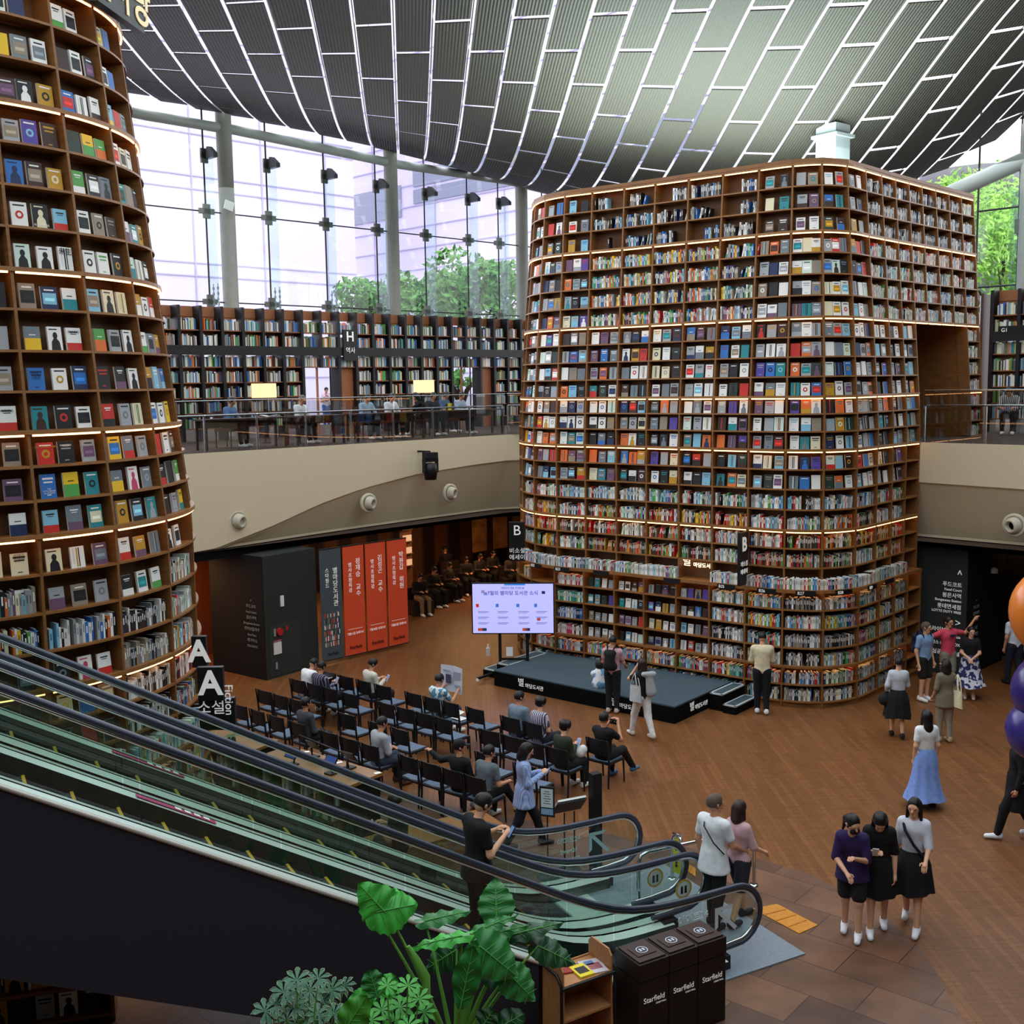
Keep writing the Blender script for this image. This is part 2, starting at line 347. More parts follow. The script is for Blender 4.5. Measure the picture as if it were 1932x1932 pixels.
# side and rear enclosure (outside the frame, keeps daylight from flooding in)
en=MB()
for p,q in (((-16,16.7),(-16,-4)),((-16,-4),(20,-4)),((20,-4),(20,26.6)),((-28,15),(-16,16.7))): en.face([(p[0],p[1],0),(q[0],q[1],0),(q[0],q[1],17.5),(p[0],p[1],17.5)])
struct('wall_rear',en,mat('dim_plaster','4a443c',.9))
up=MB(); up.face([(-26,-5,17.4),(24,-5,17.4),(24,14,17.4),(-26,14,17.4)]); struct('roof_slab',up,mat('dim_plaster','4a443c',.9))
# ------------------------------------------------------------------ outside: ground, buildings, trees
gr=MB(); gr.face([(-150,-106.7,4.9),(1.6,44.9,4.9),(1.6,200,4.9),(-150,200,4.9)]); gr.face([(1.6,45.1,4.9),(150,-103.2,4.9),(150,200,4.9),(1.6,200,4.9)]); 
o=struct('ground_outside',gr,mat('pale_paving','9a9a9c',.9)); o.location=(0,0,0)
def cutg():
    pass
facadeA=mat('pale_lilac_cladding','e2daf0',.8); facl=mat('facade_joint','b9b4d2',.8); facd=mat('facade_window_band','8f95a8',.3)
def facade(name,k,sgn,x0,x1,z0,z1,joints,bays,bands,label,cat,depth=12):
    """block whose front is the line Y = sgn*X + k"""
    t=empty(name,(x0,sgn*x0+k,z0),0,label=label,category=cat); O=t.location
    def q(x,z,off=0): n=(1/math.sqrt(2),-1/math.sqrt(2)) if sgn>0 else (-1/math.sqrt(2),-1/math.sqrt(2)); return (x+n[0]*off-O[0],sgn*x+k+n[1]*off-O[1],z-O[2])
    w_=MB(); w_.box8([q(x0,z0),q(x1,z0),q(x1,z0,-depth),q(x0,z0,-depth),q(x0,z1),q(x1,z1),q(x1,z1,-depth),q(x0,z1,-depth)]); w_.build('wall',facadeA,t)
    j=MB()
    for z in joints: j.box8([q(x0,z,.02),q(x1,z,.02),q(x1,z,.06),q(x0,z,.06),q(x0,z+.07,.02),q(x1,z+.07,.02),q(x1,z+.07,.06),q(x0,z+.07,.06)])
    x=x0
    while x<x1: j.box8([q(x,z0,.02),q(x+.06,z0,.02),q(x+.06,z0,.05),q(x,z0,.05),q(x,z1,.02),q(x+.06,z1,.02),q(x+.06,z1,.05),q(x,z1,.05)]); x+=bays
    j.build('panel_joint',facl,t)
    for xa,xb,za,zb in bands:
        b=MB(); b.box8([q(xa,za,.02),q(xb,za,.02),q(xb,za,.1),q(xa,za,.1),q(xa,zb,.02),q(xb,zb,.02),q(xb,zb,.1),q(xa,zb,.1)]); b.build('window_band',facd,t)
    return t
facade('office_building',78,1,-48,-9.3,4.9,34,[v for z in (7.5,10.3,13,17.6,20.5,25) for v in (z,z+.7)],3.1,[],'pale lilac clad office block seen through the left window bays','building')
nB=(1,1); PB=(0,70)
b1=vp(782,385,PB,nB); b2=vp(790,345,PB,nB); c1=vp(680,410,PB,nB); c2=vp(680,440,PB,nB)
facade('office_building',70,-1,-14,11,4.9,40,[4.9+1.4*i for i in range(1,18)],4.6,[(b1[0],10.9,b1[2],b1[2]+.9),(b1[0],10.9,b1[2]+1.1,b1[2]+2.2),(-13.9,-7.2,c2[2]+.6,c1[2]+1.6),(-13.9,-7.0,8.6,10.4)],'pale clad block with dark window bands behind the right window bays','building')
q=ad(1868,500,58); rb=MB(); rb.lathe([(2.4,4.9),(2.4,q[2]+3.6),(2.8,q[2]+3.6),(2.8,q[2]+4.6)],(q[0]-.8,q[1],0),24); rb.build('round_stair_tower',mat('grey_stone_panels','8f8d93',.8),label='round grey panelled tower outside right of the great bookcase top',category='building')
q=ad(1864,600,45); rb=MB(); rb.box((q[0],q[1],7.8),(.55,.06,4.4),-.6,0); rb.box((q[0],q[1],5.9),(.57,.08,1.2),-.6,1); rb.tube([(q[0]-.3,q[1],4.9),(q[0]-.3,q[1],10.2)],.04,6,2)
rb.build('street_banner',[mat('red_banner','c8202a',.7),mat('blue_white_banner','b9c2dc',.7),steel],label='red street banner on a pole outside beyond the right window',category='banner')
leafm=[mat('tree_leaf','4f8738',.7,tex=T_noise(3,.4)),mat('tree_leaf_bright','8ec050',.7,tex=T_noise(2,.5))]
bark=mat('tree_bark','3b2d22',.9)
def tree(x,y,zc,rx,rz,base,mi,label,n=900,ls=.17,seed=1):
    r=random.Random(seed); t=empty('broadleaf_tree',(x,y,base),0,label=label,category='tree',group='trees outside the windows')
    tr_=MB(); H_=zc-base
    tr_.tube([(0,0,-.2),(.1,0,H_*.5),(0,.1,H_)],[.16,.12,.06],7)
    for k in range(9):
        a=k*2.4; tr_.tube([(.05,0,H_*.45),(rx*.35*math.cos(a),rx*.35*math.sin(a),H_*.8),(rx*.75*math.cos(a),rx*.75*math.sin(a),H_+rz*.3*math.sin(k*1.7))],[.07,.05,.02],5)
    tr_.build('trunk',bark,t)
    cr_=MB()
    lob=[(r.uniform(-.6,.6)*rx,r.uniform(-.6,.6)*rx,r.uniform(-.5,.5)*rz,r.uniform(.35,.55)) for _ in range(12)]
    for _ in range(int(n*2.6)):
        L=r.choice(lob); d=Vector((r.gauss(0,1),r.gauss(0,1),r.gauss(0,1))).normalized()*(.75+.25*r.random())
        p=Vector((L[0]+d.x*rx*L[3],L[1]+d.y*rx*L[3],L[2]+d.z*rz*L[3]+H_)); a=Vector((r.gauss(0,1),r.gauss(0,1),r.gauss(0,1))).normalized(); b_=a.orthogonal().normalized()
        s=ls*r.uniform(.6,1.3); cr_.face([p-a*s,p+b_*s*.5,p+a*s,p-b_*s*.5])
    cr_.build('crown',leafm[mi],t); return t
for k,(px,py,Y,rx,rz,mi,lb,n) in enumerate([(700,575,52,2.2,1.3,0,'low green tree crown beside the second grey pillar',700),(795,566,55,2.0,1.6,0,'green tree crown right of the third grey pillar',700),(900,556,50,2.6,2.0,0,'largest green tree crown behind the glass fins',1300),
      (1895,480,50,4.5,5.0,1,'bright green tree filling the right window',3200),(1864,350,72,3.2,1.8,1,'bright green treetop above the right tube beam',800),(1440*0+868,715,47,1.0,.5,0,'bare branching tree seen through the shelf opening',60)]):
    q=ad(px,py,Y); tree(q[0],q[1],q[2],rx,rz,4.9,mi,lb,n,seed=k+3)
hd=MB(); q=ad(860,735,46.5)
for k in range(500):
    r=R; p=Vector((q[0]+r.uniform(-2.5,2.5),q[1]+r.uniform(-.3,.3),5.0+r.uniform(0,.75))); a=Vector((r.gauss(0,1),r.gauss(0,1),r.gauss(0,1))).normalized(); b_=a.orthogonal().normalized(); hd.face([p-a*.12,p+b_*.07,p+a*.12,p-b_*.07])
hd.build('clipped_hedge',mat('tree_leaf','4f8738',.7),label='low clipped hedge outside behind the shelf opening',category='hedge')
# parked car beyond the hedge
q=ad(846,704,60); t=empty('parked_car',(q[0],q[1],4.9),-.5,label='pale parked car outside seen through the shelf opening',category='car')
cb=MB(); prof=[(-2.1,.35),(-2.1,.8),(-1.3,.95),(-.7,1.42),(.7,1.42),(1.4,.95),(2.1,.85),(2.15,.35)]
cb.grid([[(x,y,z) for x,z in prof] for y in (-.85,.85)],sm=False); cb.face([(x,-.85,z) for x,z in prof]); cb.face([(x,.85,z) for x,z in prof][::-1]); cb.build('body',mat('silver_car_paint','c9cbd2',.3,metal=.3),t)
for x in (-1.3,1.3):
    wv=MB(); wv.tube([(x,-.9,.33),(x,.9,.33)],.33,14); wv.build('wheel',black,t)
gw=MB(); gw.box((0,0,1.15),(1.5,1.74,.36)); gw.build('side_window',mat('dark_glass','20242a',.2),t)

# ------------------------------------------------------------------ books
def tri(c,k): return tuple(max(0,min(1,v*k)) for v in c)
PAL=dict(W='e6e4df',K='17161a',Y='e3b81e',M='b98a1e',P='4f3f96',B='2a6bb5',N='1a2a52',G='4f9a48',D='23352c',R='c0281f',O='d8692a',T='1f8189',L='7fb6cf',C='ddd3b0',A='8d7f6d',S='6f7880',U='37211b',V='6a4a66',E='9b9ea2',I='c03a62',F='c9dccf')
NAME=dict(W='white',K='black',Y='yellow',M='mustard',P='violet',B='blue',N='navy',G='green',D='dark green',R='red',O='orange',T='teal',L='light blue',C='cream',A='taupe',S='slate grey',U='dark brown',V='dusty purple',E='pale grey',I='pink',F='mint')
PC={k:hx(v) for k,v in PAL.items()}
DN={'0':'plain','1':'banded','2':'picture','3':'emblem','4':'figure','5':'titled','6':'split','7':'striped'}
def face_book(mb,o,t,n,up,w,h,th,base,des='0',c2='K'):
    """one closed book standing on its lower edge; o = lower centre of its front cover"""
    B=PC[base]; c=o-n*(th/2)+up*(h/2)
    mb.box(c,(w,th,h),col=B,ax=(t,n,up))
    pg=PC['W']; mb.box(c-t*(.002)-n*0+up*.0,(w*1.004-.004,th*.75,h*1.004),col=pg,ax=(t,n,up))
    if des=='0': return
    def q(x0,x1,z0,z1,col,e=.0015):
        P=lambda x,z:o+t*(x*w)+up*(z*h)+n*e
        mb.face([P(x0,z0),P(x1,z0),P(x1,z1),P(x0,z1)],0,col)
    k=PC[c2]; lt=PC['W'] if sum(B)<.9 else PC['K']
    if des=='1': q(-.5,.5,.0,.33,k); q(-.28,.28,.78,.84,lt); q(-.2,.2,.7,.73,lt)
    elif des=='2': q(-.42,.42,.22,.72,k); q(-.3,.3,.36,.5,tri(k,1.9),.0025); q(-.3,.3,.82,.88,lt)
    elif des=='3':
        mb.face([o+up*(h*.48)+n*.0015+(t*math.cos(a)+up*math.sin(a))*(w*.26) for a in [i*math.pi/5 for i in range(10)]],0,k)
        mb.face([o+up*(h*.48)+n*.0025+(t*math.cos(a)+up*math.sin(a))*(w*.13) for a in [i*math.pi/4 for i in range(8)]],0,B); q(-.35,.35,.84,.9,lt)
    elif des=='4': 
        P=lambda x,z:o+t*(x*w)+up*(z*h)+n*.0015
        mb.face([P(-.3,0),P(.36,0),P(.3,.35),P(.12,.5),P(-.1,.5),P(-.26,.34)],0,k); mb.face([P(.02+.17*math.cos(a),.62+.15*math.sin(a)) for a in [i*math.pi/5 for i in range(10)]],0,k)
        q(-.38,.2,.86,.91,k)
    elif des=='5': q(-.36,.36,.78,.86,k); q(-.3,.3,.64,.7,k); q(-.14,.14,.12,.16,k)
    elif des=='6': q(-.5,.5,.0,.5,k); q(-.2,.2,.62,.66,lt)
    elif des=='7': q(-.1,0,.06,.94,k); q(.06,.14,.06,.94,PC['D']); q(-.32,-.22,.2,.94,tri(B,.8))
def spine_book(mb,o,t,n,up,w,d,h,col,lab=True,lean=0):
    """upright book seen from its spine; o = lower left front corner"""
    if lean: 
        t2=(t*math.cos(lean)+up*math.sin(lean)); up2=(up*math.cos(lean)-t*math.sin(lean))
    else: t2,up2=t,up
    c=o+t2*(w/2)-n*(d/2)+up2*(h/2)
    mb.box(c,(w,d,h),col=col,ax=(t2,n,up2))
    a=o+t2*.003-n*.012+up2*(h+.0008); mb.face([a,a+t2*(w-.006),a+t2*(w-.006)-n*(d-.02),a-n*(d-.02)],0,PC['W'])
    if lab:
        lt=PC['W'] if sum(col)<.8 else tri(col,.35); z0=h*.45;z1=h*.8
        a=o+t2*(w*.3)+n*.001; mb.face([a+up2*z0,a+t2*(w*.4)+up2*z0,a+t2*(w*.4)+up2*z1,a+up2*z1],0,lt)
SP_W=['W','W','W','E','C','L','S','K','F','W','B','A','R','G']
SP_D=['K','U','S','A','K','W','N','E','A','W']
SP_C=['R','O','U','A','D','Y','C','K','U','A','M','S','R','G','W']
SP_M=['W','E','K','S','R','B','C','G','T','N','W','Y','A','O','L','W','V']
FACE=['W','W','W','L','S','K','W','A','C','W','K','W','W','L','E','E','M','T','E','N','U','D','W','S','A','F','E','S','E','U','V','K','B','O','R','P']
# ------------------------------------------------------------------ curved bookcases
def tower(name,label,cat,N,levels,lit,ledge,inset,low,i0,i1,hole=None,DEP=.28,ztop=None,group=None,base_off=None):
    """N: plan points of the uprights (front edge) with outward normals"""
    root=empty(name,(N[0][0],N[0][1],0),0,label=label,category=cat); O=Vector(root.location)
    def P(i,z,off=0.0,lower=None):
        k=min(int(i),len(N)-2); f=i-k; a,b=N[k],N[k+1]
        if 0<f<1 and 0<k<len(N)-2:   # smooth curve through the uprights
            p_,q_=N[k-1],N[k+2]; x,y=[.5*(2*a[c]+(b[c]-p_[c])*f+(2*p_[c]-5*a[c]+4*b[c]-q_[c])*f*f+(3*a[c]-p_[c]-3*b[c]+q_[c])*f**3) for c in (0,1)]
        else: x=a[0]+(b[0]-a[0])*f; y=a[1]+(b[1]-a[1])*f
        nx=a[2]+(b[2]-a[2])*f; ny=a[3]+(b[3]-a[3])*f; L=math.hypot(nx,ny); nx/=L; ny/=L
        e=off-inset(z)+(low if (z<ledge-.001 if lower is None else lower) else 0)
        return Vector((x+nx*e,y+ny*e,z))
    def L_(v): return v-O
    inhole=lambda i,z: hole and hole[0]<=i<hole[1] and hole[2]<z<hole[3]
    zt=levels[-1]
    seg=4
    # boards
    for k,z in enumerate(levels):
        m=MB(); m2_=MB(); zz=z
        lower=(z<=ledge+.001)
        th=.07 if abs(z-ledge)<.001 else (.05 if z in lit else .03)
        for i in range(i0,i1):
            if inhole(i,z): continue
            lo_=hole and i>=hole[0] and z<=5.4
            if lo_: continue
            for s in range(4):
                a,b=i+s/4,i+(s+1)/4
                F=.02 if z in lit else .0
                (m2_ if hole and i>=hole[1] and z<hole[3]-.01 else m).box8([L_(P(a,zz-th,F,lower)),L_(P(b,zz-th,F,lower)),L_(P(b,zz-th,-DEP-(.25 if lower else 0),lower)),L_(P(a,zz-th,-DEP-(.25 if lower else 0),lower)),
                        L_(P(a,zz,F,lower)),L_(P(b,zz,F,lower)),L_(P(b,zz,-DEP-(.25 if lower else 0),lower)),L_(P(a,zz,-DEP-(.25 if lower else 0),lower))])
        if m.f: m.build('shelf_board',woodk,root)
        if m2_.f: m2_.build('shelf_board',woodk,root)
        if z in lit:
            e=MB()
            for i in range(i0,i1):
                if inhole(i,z-.2) and not (hole and abs(z-hole[3])<.05): continue
                if hole and i>=hole[0] and z<=5.4: continue
                a,b=i+.05,i+.95
                pts=[L_(P(a+(b-a)*s/4,z-th-.012,-.005 if z>3 else -.14,lower)) for s in range(5)]
                e.tube(pts,.013,5)
            e.build('light_strip',ledm,root)
    zs=[0,levels[0]]+[z for z in levels[1:] if z<ledge]+[ledge-.002]
    zu=[ledge]+[z for z in levels if z>ledge]+([ztop] if ztop else [])
    for i in range(i0,i1+1):
        m=MB(); 
        for Z,lw in ((zs,True),(zu,False)):
            if hole and hole[0]<i<hole[1] and True: Z=[z for z in Z if z>=hole[3]-.01]
            if hole and i>=hole[1]: Z=[z for z in Z if z>=5.4]
            if len(Z)<2: continue
            rows=[]
            for z in Z:
                p=P(i,z,.0,lw); q=P(i,z,-DEP-(.2 if lw else 0),lw); a=P(max(i-.02,0),z,0,lw); b=P(min(i+.02,len(N)-1),z,0,lw); t=(b-a).normalized()*.018
                rows.append([L_(p-t),L_(p+t),L_(q+t),L_(q-t)])
            m.grid(rows,closed=True,sm=False)
        if m.f: m.build('upright',wood,root)
    # back
    m=MB()
    for i in range(i0,i1):
        for Z,lw in ((zs,True),(zu,False)):
            for za,zb in zip(Z,Z[1:]):
                if inhole(i,(za+zb)/2): continue
                if hole and i>=hole[0] and zb<=5.54: continue
                d=-DEP-(.2 if lw else 0)
                m.face([L_(P(i,za,d,lw)),L_(P(i+1,za,d,lw)),L_(P(i+1,zb,d,lw)),L_(P(i,zb,d,lw))])
    m.build('back_panel',woodb,root)
    m=MB()
    for i in range(i0,i1):
        if hole and hole[0]<=i: continue
        m.box8([L_(P(i,0,-.02,True)),L_(P(i+1,0,-.02,True)),L_(P(i+1,0,-.3,True)),L_(P(i,0,-.3,True)),L_(P(i,levels[0]-.03,-.02,True)),L_(P(i+1,levels[0]-.03,-.02,True)),L_(P(i+1,levels[0]-.03,-.3,True)),L_(P(i,levels[0]-.03,-.3,True))])
    m.build('plinth',wood,root)
    if ztop:
        m=MB()
        for i in range(i0,i1):
            a,b=(i,i+1); m.box8([L_(P(a,zt,.03)),L_(P(b,zt,.03)),L_(P(b,zt,-DEP)),L_(P(a,zt,-DEP)),L_(P(a,ztop,.03)),L_(P(b,ztop,.03)),L_(P(b,ztop,-DEP)),L_(P(a,ztop,-DEP))])
        m.build('cornice',wood,root)
    return root,P
def normals(pts,flip=1):
    out=[]
    for i,p in enumerate(pts):
        a=pts[max(i-1,0)];b=pts[min(i+1,len(pts)-1)]; dx,dy=b[0]-a[0],b[1]-a[1];L=math.hypot(dx,dy); out.append((p[0],p[1],dy/L*flip,-dx/L*flip))
    return out
RN=normals([(.30,29.8),(.18,28.95),(.24,28.1),(.52,27.3),(1.06,26.66),(1.73,26.2),(2.42,25.72),(3.06,25.22),(3.73,24.70),(4.39,24.19),(5.07,23.67),(5.76,23.20),(6.55,23.02),(7.36,23.33),(8.02,24.0),(8.55,24.57),(9.03,25.08),(9.5,25.56),(9.98,26.05),(10.5,26.58),(11.02,27.1),(11.53,27.62),(12.05,28.15)])
RL=[.14,.51,.91,1.31,1.72,2.13,2.56,3.02,3.43,3.83,4.26,4.69,5.11,5.53,5.91,6.28,6.65,7.06,7.47,7.88,8.30,8.74,9.18,9.62,10.07,10.53,10.99,11.45]
Rlit={2.56,.91,3.83,5.53,6.65,8.30,10.07,11.45}
Rin=lambda z: .04+(.078*max(0,z-6.0))
big,PR=tower('curved_bookcase','great curved walnut bookcase tower with glowing light strips behind the stage','bookcase',RN,RL,Rlit,2.56,Rin,.12,0,22,hole=(17,21,2.0,8.30),ztop=11.53)
# passage through the bookcase wing
m=MB(); O=Vector(big.location)
def sidewall(i,s):
    a=PR(i,5.4,-.02); b=PR(i,8.3,-.02); n=Vector((-RN[i][2],-RN[i][3],0)); m.face([a-O,b-O,b+n*2.6-O,a+n*2.6-O])
sidewall(17,0); sidewall(21,1); a,b=PR(17,8.29,-.02),PR(21,8.29,-.02); n=Vector((-RN[19][2],-RN[19][3],0)); m.face([a-O,b-O,b+n*2.6-O,a+n*2.6-O])
m.build('passage_lining',wood,big)
m=MB(); a,b=PR(17,5.4,0),PR(21,5.4,0); m.face([a+n*2.6-O,b+n*2.6-O,b+n*2.6+Vector((0,0,3))-O,a+n*2.6+Vector((0,0,3))-O]); m.build('passage_dark_sheet',mat('passage_darkness','120c09',.9),big)  # near-black sheet, its colour stands in for the darkness inside the passage
LL=[.12,.55,1.0,1.4,1.8,2.22,2.65,3.08,3.5,3.95,4.41,4.87,5.33,5.73,6.13,6.54,7.0,7.47,7.95,8.42,8.9,9.38,9.87,10.35,10.85,11.35,11.85]
Llit={1.0,2.22,3.5,5.33,6.54,8.42,10.35,11.85}
LC=(-7.7,15.07); LR=3.21
LNn=[]
for k in range(12):
    a=math.radians(-136.5+17.95*k); LNn.append((LC[0]+LR*math.cos(a),LC[1]+LR*math.sin(a),math.cos(a),math.sin(a)))
Lin=lambda z: .1*max(0,z-5.2)
near,PLt=tower('round_bookcase','tall round walnut bookcase tower nearest the camera at the left edge','bookcase',LNn,LL,Llit,2.22,Lin,.10,0,11,ztop=12.0)
def frame(P,i,z):
    a=P(max(i-.02,0),z); b=P(i+.02,z); t=(b-a).normalized(); u=(P(i,z+.4)-P(i,z)).normalized(); n=t.cross(Vector((0,0,1))).normalized()
    return P(i,z),t,n
UP=Vector((0,0,1))
def fill_face(mb,P,i,k,z,h,count,r,codes=None,sink=.05,mk=None,tilt=.0):
    a=P(i,z);b=P(i+1,z);Wb=(b-a).length
    for j in range(count):
        f=(j+.5+ r.uniform(-.06,.06))/count if count>2 else (.3+.42*j+r.uniform(-.04,.04))
        f=.06+.88*f if count>2 else f
        o,t,n=frame(P,i+f,z); hh=min(h-.06,r.uniform(.255,.295)); ww=min(r.uniform(.18,.205),Wb*.88/count*1.0)
        if count==4: ww=r.uniform(.12,.145); hh=r.uniform(.19,.225)
        if codes: c=codes[j]; base,des,c2=c[0],c[1],c[2] if len(c)>2 else 'K'
        else: base=r.choice(FACE); des=r.choice('0012223345567'); c2=r.choice('KWEASKWLSUNEVTRBM')
        u=(UP-n*tilt*0+Vector((0,0,0))).normalized()
        u=(UP*math.cos(.12)-n*math.sin(.12)); nn=(n*math.cos(.12)+UP*math.sin(.12))
        oo=o-n*sink
        if mk: mk(oo,t,nn,u,ww,hh,base,des,c2,j,count)
        else: face_book(mb,oo,t,nn,u,ww,hh,.025,base,des,c2)
def fill_spine(mb,P,i,k,z,h,r,pal,fmin=0.05,fmax=.97,sink=.06,dens=.96,mk=None,hmax=.29,leanp=.03,slots=None):
    a=P(i,z);b=P(i+1,z);Wb=(b-a).length; x=fmin*Wb+.01; j=0
    while x<fmax*Wb-.045:
        w_=r.uniform(.022,.046); 
        if r.random()>dens: x+=r.uniform(.02,.07); continue
        o,t,n=frame(P,i+x/Wb,z); hh=min(h-.06,r.uniform(.2,hmax)); c=r.choice(pal); col=tri(PC[c],r.uniform(.75,1.15))
        ln=-r.uniform(.12,.3) if r.random()<leanp else 0
        if ln: x+=.05; o,t,n=frame(P,i+x/Wb,z)
        if mk: mk(o-n*sink,t,n,w_,.17,hh,c,col,j)
        else: spine_book(mb,o-n*sink,t,n,UP,w_,.17,hh,col,lean=ln)
        x+=w_+.0015; j+=1
rest=MB(); r=random.Random(21)
for i in range(0,22):
    for k in range(27):
        z=RL[k]+.002; h=RL[k+1]-RL[k]
        if 17<=i<21 and k<20: continue
        if i==21 and k<13: continue
        if i>=16 and k<13: continue
        if i==8 and k==6: continue
        zz=z+.0
        P=(lambda low:(lambda ii,zq,off=0.0:PR(ii,zq,off,low)))(k<6 or None)
        if k==6: P=lambda ii,zq,off=0.0:PR(ii,zq,off,False)
        narrow=i>=14 or i<=3
        if k<=1:
            fill_spine(rest,P,i,k,z,h,r,SP_M if i<11 else SP_W+SP_D,dens=1,hmax=.27); continue
        if k<=5:
            if i<4:
                if r.random()<.4: fill_spine(rest,P,i,k,z,h,r,SP_W,fmin=.3,dens=1)
            elif i==4: fill_spine(rest,P,i,k,z,h,r,['R','W'] if k==5 else (['G','W','T'] if k==4 else (['B','W','N'] if k==3 else ['I','W','U'])),dens=1,hmax=.25,leanp=0)
            elif i<9: fill_face(rest,P,i,k,z,h,4,r,sink=.1)
            else: fill_spine(rest,P,i,k,z,h,r,r.choice([SP_D,SP_M,SP_W,SP_M]),dens=.99,leanp=.01,hmax=.27)
            continue
        if k==6: 
            Pk=lambda ii,zq,off=0.0:PR(ii,zq,off,True)
            fill_spine(rest,Pk,i,k,z,h,r,SP_W+['W','W','E'],fmin=.0,fmax=1.03,sink=.03,dens=1,hmax=.25,leanp=0); continue
        if k in (7,8): 
            fill_spine(rest,P,i,k,z,h,r,SP_C if r.random()<.75 else SP_W,dens=.99); continue
        if k in (9,10): fill_spine(rest,P,i,k,z,h,r,SP_C if (k==9 and r.random()<.6) else SP_W,dens=.99); continue
        if k<=12: fill_face(rest,P,i,k,z,h,3 if not i>=14 else 2,r,sink=.06); continue
        if i==21: fill_spine(rest,P,i,k,z,h,r,SP_W+['C','A'],dens=.98); continue
        if k<=19:
            fill_face(rest,P,i,k,z,h,3 if i<14 and i>0 else 2,r,sink=.06); continue
        if k<=23:
            if 5<=i<=9 or i>=14: fill_spine(rest,P,i,k,z,h,r,SP_M if i<10 else SP_W+SP_W+['C','A','O'],dens=.99)
            else: fill_face(rest,P,i,k,z,h,3,r,sink=.06)
            continue
        if 5<=i<=9 :
            fill_spine(rest,P,i,k,z,h,r,SP_D+['L','B'],fmin=r.choice([.05,.3,.5]),fmax=r.choice([.6,.95,.95]),dens=.93,leanp=.1)
        elif i>=14: fill_spine(rest,P,i,k,z,h,r,SP_D,fmin=.05,dens=.93,leanp=.06)
        else: fill_face(rest,P,i,k,z,h,2,r,sink=.06)
# individually modelled books of the nearest bookcase
COV={ 25:[['F5K','F2K'],['F2K','N0K'],['W1G','W2K'],['W2Y','B0K']],
24:[['K0','M0'],['Y0K','S2A','W2S'],['U0K','W2K','K2V'],['W2K','B0K']],
23:[['E2K','K0'],['U2V','K4W','M3K'],['B2R','W7K','W1U'],['L1Y','R0K','E2S']],
22:[['L2K'],['E2A','P3L','U5M'],['D0K','Y6G','G6O'],['W2R','C2U','W5K']],
21:[['W5K','K0K'],['B4N','U2A','M3C'],['G1W','K2W','S4D'],['T2D','A0K','K2U']],
20:[['W2B'],['W3R','K4C','L1R'],['W2K','A3K','U5A'],['W6V','T2W','M3K']],
19:[['W5K','L0K'],['F4K','W4K','W7K'],['W3K','W5G','K3M'],['F6T','W7M','K2W']],
18:[['K0K'],['A2K','N2L','W6T'],['L2A','C4K','C7Y'],['M6W','W3K','R6W']],
17:[['W4K','E0K'],['S6Y','W4K','W1R'],['G6O','E2K','W4K'],['W1G','S2K','M1V']],
16:[['E2A'],['B5N','W3M','N2B'],['K5R','K1V','W4K'],['M6K','L5W','B1L']],
15:[['W1R'],['T4U','K3R','W2K'],['R1K','E3S','C7G'],['W2B','W3K','Y3M']],
14:[['A2K'],['R3M','K5E','E2V'],['Y2B','S1R','E3S'],['R0','W5K','U2A']],
13:[['L0','V2K'],['B5W','Y6G','T3K'],['S6Y','W4I','S3E'],['K1R','K0K','G1W']],
12:[['W6N'],['L1R','S1V','T2C'],['M3K','K2L','T4E'],['U2K','E5V','Y1T']],
11:[['C3M','C5U'],['C4K','W7M','V2S'],['W1R','M1V','S7E'],['W4K','W2K']],
10:[['W2K'],['E6V','A2K','E3S'],['K1W','W2T','W1G'],['B2K']],
8:[['K2S'],['K3S','W4I','W1R'],None,None],
7:[['N0','K0'],['C3Y','B0K','A2C'],None,None],
6:[['T0'],['N2S','R0K','K0'],None,None]}
NB=[0]
STR=[(23,'top'),(19,'second'),(15,'third'),(12,'fourth'),(8,'fifth')]
def rowphrase(k):
    # shelf k relative to the light strips, counted from the highest
    if k>=23: return f'{ORD[25-k]} shelf from the top'
    for hi,nm in ((22,'top'),(18,'second'),(14,'third'),(11,'fourth'),(7,'fifth')):
        lo={22:19,18:15,14:12,11:8,7:5}[hi]
        if lo<=k<=hi: return f'{ORD[hi-k]} shelf below {nm} light strip'
def book_obj(mb,label):
    NB[0]+=1
    # centre the object on its book
    V=np.array(mb.v); c=V.mean(0); mb.v=[tuple(v-c) for v in V]
    return mb.build('book',print_m,None,loc=Vector(c),color=True,label=label,category='book',group='books on the round bookcase nearest the camera')
bayn={4:'first bay',5:'second bay',6:'third bay',7:'fourth bay'}
r=random.Random(5); DW={'0':'plain','1':'banded','2':'picture-covered','3':'emblem-covered','4':'figure-covered','5':'title-lettered','6':'two-tone','7':'striped'}
